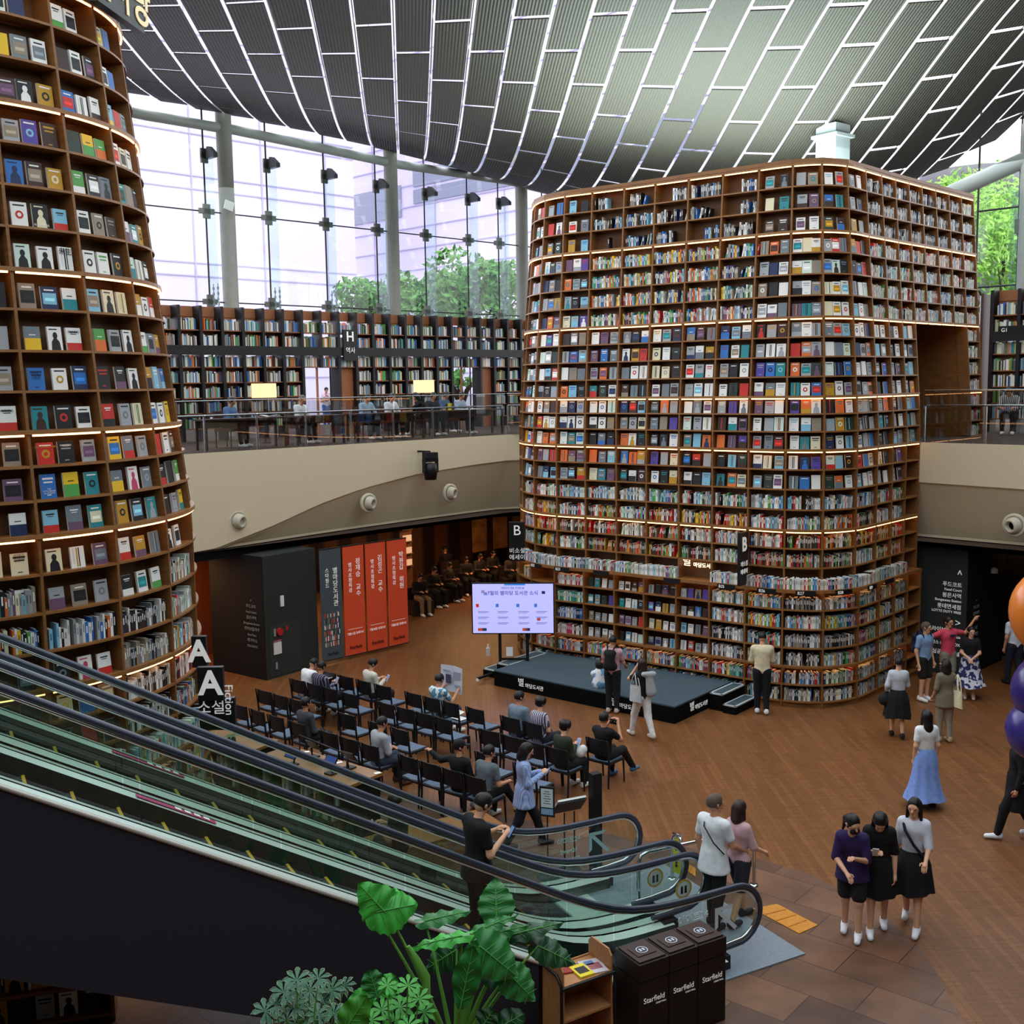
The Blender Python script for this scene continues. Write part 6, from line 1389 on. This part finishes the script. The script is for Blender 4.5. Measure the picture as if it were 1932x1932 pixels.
cloth('trousers',[((-.1,.1,.08),(-.12,.35,.08),.09,.07),((.1,.1,.08),(.12,.35,.08),.09,.07)],cmat('c9ccd2'),b)
# right edge
P=pf(1912,1292,100,'man in white T-shirt walking away into the far right passage',top='cfd3de',bottom='1c2030',shoe='101010',H=1.76,step=.1)
P=pf(1915,1582,165,'person in black coat with white shoes at the right edge of the floor',top='0c0c0f',bottom='0b0b0e',shoe='e4e4e8',sleeve='long',H=1.74,step=.26,untuck=.35,res=.017)
P=pf(1975,1600,178,'person reaching a bare forearm with a phone in from the right edge',top='141418',bottom='15151a',sleeve='short',arms=('down','fwd'),H=1.68,fem=True,hair='long',res=.017); phone(P,1,178,'red edged phone held at the right edge of the floor'); tote(P,1,178,'cream tote bag straps at the right edge of the floor','d8cfae',drop=.3)
# ------------------------------------------------------------------ balloons at the right edge
bx=Vector(ad(1985,1155,13.5)); t=empty('balloon_sculpture',(bx.x,bx.y,0),0,label='tall stack of glossy orange and purple balloons cut by the right edge of the photo',category='balloon sculpture')
def ball(dx,dz,rx,rz,col,nm): 
    m=MB(); m.lathe([(rx*math.sin(a),-rz*math.cos(a)) for a in [math.pi*j/16 for j in range(17)]],(0,0,0),28); o=m.build(nm,mat('balloon_'+col,col,.25,spec=.6),t); o.location=(dx,0,dz)
z0=bx.z; ball(0,z0,.50,.56,'e8822e','orange_balloon'); ball(.06,z0-1.02,.50,.50,'2f2470','purple_balloon'); ball(-.08,z0-1.52,.42,.4,'332a7a','purple_balloon'); 
m=MB(); m.tube([(0,0,0),(0,0,z0)],.03,8); m.lathe([(.14,0),(.14,.03),(0,.05)],(0,0,0),20); m.build('stand',black,t)
# ------------------------------------------------------------------ balcony readers, desks and lamps
deskm=mat('desk_dark_wood','3a2418',.5)
def bal(px,sh): 
    r_=ray(px,740); X_Y=r_[0]/r_[1]; k=32.7+sh*1.414; Y=k/(1-X_Y); return X_Y*Y,Y
def armchair(x,y,rz,label):
    t=empty('reading_chair',(x,y,ZB),rz,label=label,category='chair',group='reading chairs on the left balcony')
    m=MB(); m.box((0,0,.44),(.5,.5,.08)); m.build('seat',mat('brown_leather','4a2a1a',.5),t)
    m=MB(); m.box((0,-.25,.7),(.5,.06,.42)); m.build('backrest',mat('brown_leather',0),t)
    for sx in (-.23,.23):
        for sy in (-.22,.22): m=MB(); m.tube([(sx,sy,0),(sx,sy,.42)],.018,6); m.build('leg',deskm,t)
        m=MB(); m.tube([(sx,-.24,.62),(sx,.2,.64),(sx,.22,.44)],.018,6); m.build('armrest',deskm,t)
readers=[(428,1.6,-20,'person in blue shirt seated at the balcony nearest the round bookcase','5f7fae','12141a','short','desk'),(562,1.6,-30,'balding person in white shirt seated at the balcony below the left lamp','dfe2e6','20242c','short','desk'),
(688,1.7,-50,'person in light blue shirt seated at the balcony, left of the white shirted pair','9db3c9','252a33','short','desk'),(734,1.7,-45,'person in white shirt reading at the balcony under the right lamp','e6e8ea','252a33','short','desk'),
(792,2.2,200,'dark dressed person leaning on the balcony desk with a hand raised','15151a','15151a','bob','face'),(812,1.8,-50,'person in dark clothes bent over the balcony desk','23262d','23262d','short','desk'),(864,1.7,-35,'person in blue striped shirt reading a paper at the right end of the balcony desk','8fa6c4:stripe:c4cfdd','20242c','short','desk'),
(835,3.0,-35,'person in blue top sitting farther back by the tree opening','4a6288','20242c','short','desk')]
for k,(px,sh,hd_,lab,top_,bot,hr,am) in enumerate(readers):
    x,y=bal(px,sh); armchair(x,y,math.radians(hd_)-math.pi/2,lab.split(' seated')[0].split(' reading')[0].split(' leaning')[0].split(' bent')[0].split(' sitting')[0].replace('person','brown reading chair under the person').replace('balding brown','brown').replace('dark dressed brown','brown') if False else f'brown reading chair under {lab.split(" seated")[0].split(" reading")[0].split(" leaning")[0].split(" bent")[0].split(" sitting")[0]}')
    person(x,y,hd_,lab,z=ZB,pose='sit',top=top_,bottom=bot,hair=hr,arms=(am,'desk'),nod=.4,lean=.12,hcol=hairg if k==1 else None,sleeve='elbow',group='readers seated on the balcony',res=.024)
def desk(p0,p1,sh,label):
    a=Vector((*bal(p0,sh),ZB)); b=Vector((*bal(p1,sh),ZB)); c=(a+b)/2; L=(b-a).length; t=empty('reading_desk',c,math.pi/4,label=label,category='desk')
    m=MB(); m.box((0,0,.73),(L,.55,.04)); m.build('desktop',deskm,t)
    for sx in (-1,1):
        for sy in (-1,1): m=MB(); m.box((sx*(L/2-.06),sy*.22,.355),(.05,.05,.71)); m.build('leg',deskm,t)
    m=MB(); m.box((0,.2,.62),(L-.1,.03,.18)); m.build('apron',deskm,t)
desk(372,530,.85,'dark reading desk on the balcony, nearest the round bookcase'); desk(545,640,.85,'dark reading desk on the balcony, second from the round bookcase'); desk(660,790,.85,'dark reading desk on the balcony in front of the white shirted readers'); desk(805,940,.85,'dark reading desk on the balcony nearest the great bookcase')
q=bal(885,.9); m=MB(); m.box((0,0,.0),(.8,.42,.008),.75); item('open_newspaper',m,mat('page_white',0),'open white newspaper spread on the right balcony desk','newspaper',loc=(q[0],q[1],ZB+.76))
q=bal(848,.9); m=MB(); m.box((0,0,.1),(.05,.12,.2),.75); item('yellow_folder',m,mat('yellow_folder','d8cf3a',.6),'small yellow folder upright on the right balcony desk','folder',loc=(q[0],q[1],ZB+.752))
q=bal(505,.9); m=MB()
for s in (-1,1): m.box(Vector((s*.1,0,.02)),(.2,.26,.02),ax=(Vector((.96,0,s*.2)),Vector((0,1,0)),Vector((-s*.2,0,.96))))
item('open_book',m,mat('page_white',0),'open white book on the balcony desk nearest the round bookcase','book',loc=(q[0],q[1],ZB+.76))
shade=mat('lamp_shade_glow',(1,.60,.30),emit=1.0)
for px,py,lab in ((498,737,'left floor lamp with glowing rectangular shade on the balcony'),(800,729,'right floor lamp with glowing rectangular shade on the balcony')):
    x,y=bal(px,2.6); zc=ad(px,py,y)[2]; t=empty('floor_lamp',(x,y,ZB),math.pi/4,label=lab,category='lamp',group='floor lamps on the balcony')
    m=MB(); m.tube([(0,0,0),(0,0,zc-ZB)],.015,6); m.build('pole',black,t); m=MB(); m.lathe([(.16,0),(.16,.02),(0,.03)],(0,0,0),14); m.build('base',black,t)
    m=MB(); w_=.31
    m.box((0,0,zc-ZB),(w_*2*.98,.26,.38)); m.build('lamp_shade',shade,t)
# man outside the opening
q=ad(615,748,46); person(q[0],q[1],-60,'person in pink and white shirt outside the bright shelf opening',z=4.9 if q[2]-1.2<4.9 else q[2]-1.3,H=1.7,top='d9c9d2:patch:b06a80',bottom='3a5a9a',arms=('phone','phone'),nod=.4,res=.026)
# right balcony: seated reader in striped top
q=Vector(ad(1905,778,28.6)); armchair_=person(q.x,q.y,-120,'person in black and white striped top seated on the right balcony',z=ZB,pose='sit',top='e4e4e4:stripe:1a1a1e',bottom='101012',sleeve='long',arms=('desk','desk'),lean=.3,nod=.6,res=.022)
# ------------------------------------------------------------------ dim seating under the balcony
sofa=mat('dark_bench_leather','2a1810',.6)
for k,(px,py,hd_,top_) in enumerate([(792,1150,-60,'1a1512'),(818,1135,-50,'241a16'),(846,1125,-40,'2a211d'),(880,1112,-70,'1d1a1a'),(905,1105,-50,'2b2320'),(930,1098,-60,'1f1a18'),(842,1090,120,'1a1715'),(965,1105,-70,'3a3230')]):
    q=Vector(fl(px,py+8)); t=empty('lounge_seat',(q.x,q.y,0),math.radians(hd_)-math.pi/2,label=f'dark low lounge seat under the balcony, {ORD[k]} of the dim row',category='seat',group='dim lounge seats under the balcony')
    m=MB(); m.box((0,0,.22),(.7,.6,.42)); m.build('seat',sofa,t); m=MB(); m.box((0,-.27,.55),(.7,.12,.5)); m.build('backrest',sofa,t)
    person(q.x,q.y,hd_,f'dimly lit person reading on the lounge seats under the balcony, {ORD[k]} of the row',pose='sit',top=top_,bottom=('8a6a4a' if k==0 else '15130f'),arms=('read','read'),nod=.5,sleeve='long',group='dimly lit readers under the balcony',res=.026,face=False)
m=MB(); q=Vector(fl(905,1075)); 
t=empty('lit_display_rack',Vector(fl(770,1130)),math.pi/4,label='glowing rack of booklets right of the orange banners',category='display rack')
m=MB(); m.box((0,.05,1.3),(.5,.03,2.6)); m.build('rack_back',wood,t)
for z in (1.1,1.5,1.9,2.3):
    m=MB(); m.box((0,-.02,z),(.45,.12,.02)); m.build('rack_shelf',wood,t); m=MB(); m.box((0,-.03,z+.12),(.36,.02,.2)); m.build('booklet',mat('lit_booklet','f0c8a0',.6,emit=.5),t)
gp=MB()
for i_ in range(7):
    x=-1.2+i_*.75; gp.box((x+ .0,x+41.2,1.75),(.7,.05,1.7),math.pi/4)
struct('wall_glazed_partition',gp,mat('amber_reflective_panel','8f6238',.25,tex=T_noise(1.5,.6)))
# ------------------------------------------------------------------ litter bins and returns trolley
b0=Vector(fl(1205,1818,1.0)); b1=Vector(fl(1370,1762,1.0)); bdv=(b1-b0); bdv.z=0; bl=bdv.length; bdv.normalize(); bnv=Vector((bdv.y,-bdv.x,0)); depth=.42
binm=mat('dark_brown_bin','1c110e',.45,tex=T_noise(10,.1)); bint=mat('bin_lid_brown','33201a',.4)
for k in range(3):
    c=b0+bdv*(bl*(k+.5)/3)-bnv*depth/2; c.z=0; t=empty('litter_bin',(c.x,c.y,0),0,label=('left','middle','right')[k]+' unit of the three dark brown recycling bins with white lettering',category='bin',group='recycling bins by the escalator')
    wv_=bl/3-.01
    m=MB(); m.box(UP*.39,(wv_,depth,.76),ax=(bdv,bnv,UP)); m.build('bin_body',binm,t)
    m=MB(); m.box(UP*.88,(wv_,depth+.02,.19),ax=(bdv,bnv,UP)); m.build('bin_hood',binm,t)
    m=MB(); m.box(UP*.982,(wv_-.04,depth-.04,.02),ax=(bdv,bnv,UP)); m.box(UP*.985-bdv*.0,(wv_*.62,.2,.03),ax=(bdv,bnv,UP)); m.build('flap_lid',bint,t)
    m=MB(); m.grid([[UP*1.003+(bdv*math.cos(a)+bnv*math.sin(a))*r_ for a in [2*math.pi*j/24 for j in range(24)]] for r_ in (.055,.066)],closed=True,sm=False)
    for dx in (-.02,.02): m.box(UP*1.003+bdv*dx,(.025,.05,.002),ax=(bdv,bnv,UP))
    m.build('round_waste_symbol',mat('pale_blue_print','b9c4d0',.6),t)
    text('Starfield',.085,c+bnv*(depth/2+.002)+UP*.56+bdv*.0,bnv,whitel,t,ext=.001); text('COEX MALL',.025,c+bnv*(depth/2+.002)+UP*.50+bdv*.09,bnv,whitel,t,ext=.001)
# trolley
tz=.98; c4=[Vector(fl(*p,tz)) for p in [(1006,1822),(1048,1876),(1168,1832),(1128,1782)]]
o=sum(c4,Vector())/4; tx=((c4[2]-c4[1])+(c4[3]-c4[0])).normalized(); ty=Vector((-tx.y,tx.x,0)); tl=.62; td=.40
t=empty('book_trolley',(o.x,o.y,0),0,label='light oak book return trolley with black tube frame beside the bins',category='trolley'); oak=mat('trolley_oak','b07a4c',.5,tex=T_noise(5,.12,(1,6,1)))
for z in (.18,.58,.95):
    m=MB(); m.box(UP*z,(tl-.03,td,.025),ax=(tx,ty,UP)); m.build('shelf',oak,t)
for s in (-1,1):
    m=MB(); prof=[(-td/2,.12),(td/2,.12),(td/2,1.12),(td/2-.05,1.18),(-td/2+.05,1.18),(-td/2,1.12)]
    A_=[tx*s*(tl/2)+ty*y+UP*z for y,z in prof]; B_=[tx*s*(tl/2-.02)+ty*y+UP*z for y,z in prof]; m.face(A_ if s>0 else A_[::-1]); m.face(B_[::-1] if s>0 else B_)
    for i in range(6): j=(i+1)%6; m.face([A_[i],A_[j],B_[j],B_[i]])
    m.build('side_panel',oak,t)
    m=MB(); m.tube([tx*s*(tl/2+.02)-ty*(td/2+.01)+UP*.05,tx*s*(tl/2+.02)-ty*(td/2+.01)+UP*.98,tx*s*(tl/2+.02)-ty*(td/2-.08)+UP*1.06,tx*s*(tl/2+.02)+ty*(td/2-.02)+UP*1.06,tx*s*(tl/2+.02)+ty*(td/2)+UP*.05],.017,8); m.build('tube_frame',black,t)
m=MB(); m.box(UP*.55-ty*(-td/2+.01),(tl-.04,.015,.86),ax=(tx,ty,UP)); m.build('back_panel',oak,t)
m=MB(); m.tube([-tx*(tl/2+.02)-ty*(td/2+.02)+UP*.95,tx*(tl/2+.02)-ty*(td/2+.02)+UP*.95],.016,8); m.build('front_rail',black,t)
for s in (-1,1):
    for s2 in (-1,1): m=MB(); m.tube([tx*s*(tl/2-.03)+ty*(s2*td/2-.015)+UP*.04,tx*s*(tl/2-.03)+ty*(s2*td/2+.015)+UP*.04],.04,10); m.build('caster',black,t)
m=MB(); m.box((0,0,.01),(.17,.23,.02),.5,0); m.box((0,0,.021),(.12,.12,.003),.5,1); item('yellow_paperback',m,[mat('cover_yellow','e3cf22',.5),mat('cover_dark_photo','2b2a2a',.5)],'yellow bordered paperback lying on the trolley','book',loc=(o.x+.05,o.y-.04,.965))
m=MB(); m.box((0,0,.006),(.24,.27,.012),.35,0); m.box((.02,.0,.0125),(.14,.12,.002),.35,1); m.box((-.04,.06,.0125),(.1,.08,.002),.35,2); item('magazine',m,[mat('magazine_cover','c9c4cc',.4),mat('magazine_photo','a0606a',.4),mat('magazine_blue','5a78a8',.4)],'glossy picture magazine lying on the trolley','magazine',loc=(o.x+.17,o.y+.05,.965))
m=MB(); m.box((0,0,.008),(.2,.24,.016),.3); item('red_booklet',m,mat('cover_red','9a2a26',.5),'red booklet on the trolley under the big leaf','book',loc=(o.x-.12,o.y+.04,.965))
# ------------------------------------------------------------------ plants in the foreground
def lm_(name,c,tr=.0): return mat(name,c,.42,tex=T_noise(9,.22,(1,1,1)),spec=.5)
lf1=lm_('alocasia_leaf_bright','3fae3c'); lf2=lm_('alocasia_leaf_mid','2c7a38'); lf3=lm_('alocasia_leaf_dark','1d4a2a'); lf4=lm_('fatsia_leaf','3a6f50'); lf5=lm_('fatsia_leaf_bright','46a838'); stem=mat('leaf_stalk','6fae4a',.5); vein=mat('leaf_vein','4f9a46',.5)
lf6=mat('fatsia_leaf_rim','9fb08a',.6)
def leaf(par,tip,base,wd,m_,stalk_to,fold=.25,ser=.05,shape='heart',up=None,notch=.22,droop=.1):
    """blade from its stalk joint (base) to its tip, gently cupped, with a toothed rim"""
    O_=Vector(par.location); B=Vector(base);T_=Vector(tip); ax_=(T_-B); L=ax_.length; ax_.normalize(); n=Vector(up or (0,-.55,.83)); sd=ax_.cross(n).normalized(); n=sd.cross(ax_).normalized()
    m=MB(); N_=26; cols=[]
    for s in (-1,1):
        edge=[]
        for j in range(N_+1):
            u=j/N_
            if shape=='heart': y=-notch*math.cos(min(1,u/.18)*math.pi/2) if u<.18 else (u-.18)/.82; wv=(math.sin(math.pi*min(1,(u*.94+.06)))**.75)*(1-.42*u)*1.12
            else: y=u; wv=math.sin(math.pi*min(1,u*.97+.02))**.8
            w__=wd*.5*wv*(1+ser*math.sin(j*4.4)); edge.append((y,w__))
        rows_=[]
        for fr in (0,.33,.66,1):
            row=[]
            for y,w__ in edge:
                yy=max(y,0) if fr==0 else y*(1 if fr>.5 else .6) if y<0 else y
                p=B+ax_*(yy*L)+sd*(s*w__*fr)+n*(-fold*w__*fr*fr+ .02*math.sin(y*20)*fr-droop*L*yy*yy); row.append(p-O_)
            rows_.append(row)
        m.grid(rows_ if s>0 else rows_[::-1])
    lo_=m.build('leaf',m_,par)
    v=MB(); v.tube([B+ax_*(L*u)+n*(.004-droop*L*u*u)-O_ for u in (0,.25,.5,.75,.95)],[.008,.007,.005,.004,.002],5)
    for j in range(1,6):
        u=j/7
        for s in (-1,1): v.tube([B+ax_*(L*u)+n*(.003-droop*L*u*u)-O_,B+ax_*(L*(u+.12))+sd*s*wd*.33*(1-.4*u)+n*(-fold*wd*.1-droop*L*(u+.12)**2+.004)-O_],[.004,.0015],4)
    v.build('vein',vein,lo_)
    if stalk_to is not None:
        S_=Vector(stalk_to); s=MB(); mid=(B*.55+S_*.45)+Vector((0,.0,.12)); pts=[S_*(1-u)**2+mid*(2*u*(1-u))+B*u*u for u in (0,.2,.4,.6,.8,1)]; s.tube([p-O_ for p in pts],[.026,.022,.018,.014,.011,.009],7); s.build('stalk',stem,par)
    return lo_
Yp=9.0
pot=Vector(ad(860,1990,Yp)); potc=Vector((pot.x,pot.y,0))
t=empty('elephant_ear_plant',potc,0,label='large elephant ear plant with big toothed leaves in front of the escalator',category='plant')
m=MB(); m.lathe([(.26,0),(.34,.75),(.36,.8),(.33,.8),(.32,.72),(0,.72)],(0,0,0),24); m.build('pot',mat('dark_planter','1a1a1b',.6),t)
root_=potc+UP*1.15
m=MB(); m.tube([(0,0,.72),(.02,0,1.25)],[.07,.05],10); m.build('trunk',mat('plant_trunk','4a5a2a',.8),t)
Lf=[((790,1712),(738,1738),None,.46,lf1,(785,1709),(676,1672),0.30)]
def pp(x,y,Y=Yp): return ad(x,y,Y)
def L_(tip,base,w_,m_,Y=Yp,dy=0,up=None,shape='heart',fold=.25,ser=.05,st=True): leaf(t,pp(*tip,Y+dy),pp(*base,Y),w_,m_,(root_ if st else None),fold,ser,shape,up)
L_((788,1705),(706,1722),.42,lf1,Yp-.1,0,(0,-.85,.5),ser=.07)
leaf(t,pp(676,1668,Yp-.1),pp(737,1732,Yp-.1),.40,lf1,root_,.2,.06,'heart',(0,-.9,.4),notch=.3)
L_((890,1714),(802,1738),.17,lf2,Yp+.2,.1,(0,-.5,.86)); L_((934,1655),(937,1728),.36,lf2,Yp+.25,.15,(0,-.95,.2)); L_((975,1722),(893,1760),.15,lf2,Yp+.1,0,(0,-.45,.9))
L_((1064,1735),(965,1765),.18,lf3,Yp+.3,0,(0,-.5,.86)); L_((768,1784),(872,1766),.16,lf1,Yp-.1,0,(0,-.4,.92),ser=.12); L_((1000,1740),(905,1770),.14,lf2,Yp+.2,0,(0,-.5,.86))
L_((980,1845),(905,1785),.44,lf2,Yp-.15,0,(0,-.8,.6)); L_((1088,1818),(1015,1785),.28,lf3,Yp+.35,0,(0,-.7,.7)); L_((1012,1890),(960,1838),.34,lf2,Yp-.05,0,(0,-.8,.6)); L_((800,1830),(862,1792),.30,lf3,Yp+.3,0,(0,-.8,.6))
L_((988,1850),(925,1842),.24,lf3,Yp+.1,0,(0,-.6,.8))
leaf(t,pp(892,1790,Yp-.3),pp(868,1905,Yp-.3),.24,mat('broad_leaf','1f6a28',.4,tex=T_noise(8,.2)),root_,.15,.0,'lance',(0,-.95,.3))
leaf(t,pp(690,1882,Yp-.5),pp(640,1960,Yp-.5),.26,lm_('broad_leaf_bright','3c8a24'),None,.2,.0,'lance',(0,-.9,.4))
m=MB(); m.tube([Vector(pp(770,1785,Yp-.1))-potc,Vector(pp(785,1810,Yp-.1))-potc,Vector(pp(803,1843,Yp-.1))-potc,Vector(pp(806,1880,Yp-.1))-potc],[.018,.035,.04,.03],8); m.build('sheath_stalk',stem,t)
# palmate shrub, left
def palm_leaf(par,c,size,m_,n,rot,tiltv,rim=False):
    O_=Vector(par.location); c=Vector(c); n=Vector(n).normalized(); x=n.orthogonal().normalized(); x=(Matrix.Rotation(rot,3,n)@x); y=n.cross(x); m=MB(); rim_=MB()
    for k in range(8):
        a=-2.45+k*4.9/7; d=x*math.cos(a)+y*math.sin(a); s=n.cross(d); L=size*(1-.25*abs(a)/2.3); w_=size*.135
        pts=[c,c+d*L*.35+s*w_*.55,c+d*L*.62+s*w_,c+d*L*.8+s*w_*.62,c+d*L-n*.03*0-UP*L*.12,c+d*L*.8-s*w_*.62,c+d*L*.62-s*w_,c+d*L*.35-s*w_*.55]
        pts=[p-UP*((p-c).length**2)*.35/size*.5 for p in pts]
        m.face([p-O_ for p in pts])
        if rim: rim_.tube([p-O_+n*.003 for p in pts[2:7]],.0035,4)
    lo_=m.build('leaf',m_,par)
    if rim: rim_.build('pale_leaf_rim',lf6,lo_)
def fatsia(base,px,label,leaves,m_,Y,rim):
    p=Vector(ad(*base,Y)); p=Vector((p.x,p.y,0)); t=empty('fatsia_plant',p,0,label=label,category='plant'); m=MB(); m.lathe([(.22,0),(.28,.62),(.3,.66),(.26,.66),(0,.6)],(0,0,0),20); m.build('pot',mat('dark_planter',0),t)
    rr=random.Random(px); top_=Vector((0,0,1.0))
    for k,(x,y,s) in enumerate(leaves):
        q=Vector(ad(x,y,Y+rr.uniform(-.25,.25))); palm_leaf(t,q,s,m_,(rr.uniform(-.35,.35),-.55,.8),rr.uniform(-.6,.6)+.2,0,rim)
        m=MB(); a=Vector((0,0,.6)); b=q-p; m.tube([a,(a*.4+b*.6)-Vector((0,0,.05)),b],[.012,.009,.006],5); m.build('stalk',stem,t)
fatsia((560,1990),1,'rim-pale fatsia shrub with hand shaped leaves at the foot of the dark cladding',[(560,1850,.16),(535,1872,.17),(585,1868,.17),(600,1846,.13),(625,1868,.16),(610,1890,.17),(650,1860,.0+.12),(500,1908,.17),(520,1895,.12),(555,1900,.15),(580,1915,.15),(540,1925,.16),(560,1875,.15),(600,1915,.14),(630,1912,.13),(570,1890,.14)],lf4,8.8,True)
fatsia((745,1990),2,'bright green fatsia shrub with hand shaped leaves between the two dark plants',[(735,1880,.17),(770,1860,.14),(720,1905,.15),(755,1900,.16),(790,1885,.15),(745,1925,.15),(700,1925,.14),(770,1935,.14),(730,1860,.12),(800,1910,.13)],lf5,8.7,False)
t=empty('broad_leaf_plant',(Vector(ad(700,1990,8.9)).x,8.9,0),0,label='plant with a lobed mid green leaf behind the bright fatsia',category='plant')
O_=Vector(t.location); m=MB(); m.lathe([(.2,0),(.26,.6),(.22,.6),(0,.55)],(0,0,0),18); m.build('pot',mat('dark_planter',0),t)
for tip,base,w_,m_ in (((697,1832),(712,1880),.22,lf2),((745,1842),(712,1880),.20,lf1),((655,1888),(712,1880),.18,lf1),((556,1925),(600,1945),.22,lf2),((1010*0+930,1905),(905,1945),.2,lf3),((990,1912),(930,1945),.22,lf3)):
    leaf(t,ad(*tip,8.9),ad(*base,8.9),w_,m_,O_+UP*.6,.2,.05,'lance',(0,-.85,.5))

# ------------------------------------------------------------------ low bookcase seen beneath the escalator, bottom left
a=Vector((-7.6,10.9,0)); b=Vector((-4.55,11.75,0)); lx_=(b-a).normalized(); ln_=Vector((lx_.y,-lx_.x,0)); LW=(b-a).length; t=empty('low_bookcase',(a+b)/2,0,label='low walnut bookcase glimpsed under the escalator at the bottom left corner',category='bookcase')
for nm,z in (('top_board',.86),('shelf',.46),('shelf',.1)):
    m=MB(); m.box(UP*z,(LW,.36,.04),ax=(lx_,ln_,UP)); m.build(nm,woodk,t)
m=MB(); m.box(-ln_*.17+UP*.44,(LW,.02,.84),ax=(lx_,ln_,UP)); m.build('back_panel',woodb,t)
for s_ in (-1,1): m=MB(); m.box(lx_*s_*(LW/2-.02)+UP*.43,(.04,.34,.84),ax=(lx_,ln_,UP)); m.build('end_panel',wood,t)
for z in (.12,.48):
    x=.1
    while x<LW-.3:
        if r.random()<.5: face_book(rest,a+lx_*(x+.1)+ln_*.1+UP*z,lx_,ln_,UP,.19,.27,.03,r.choice(['W','K','M','U','E']),r.choice('245'),'K'); x+=.24
        else: spine_book(rest,a+lx_*x+ln_*.1+UP*z,lx_,ln_,UP,.03,.17,r.uniform(.2,.28),tri(PC[r.choice('KUWAS')],1)); x+=.033
rest.build('book',print_m,color=True,kind='stuff',label='the many remaining books packed on the curved, round and gallery shelves',category='book')
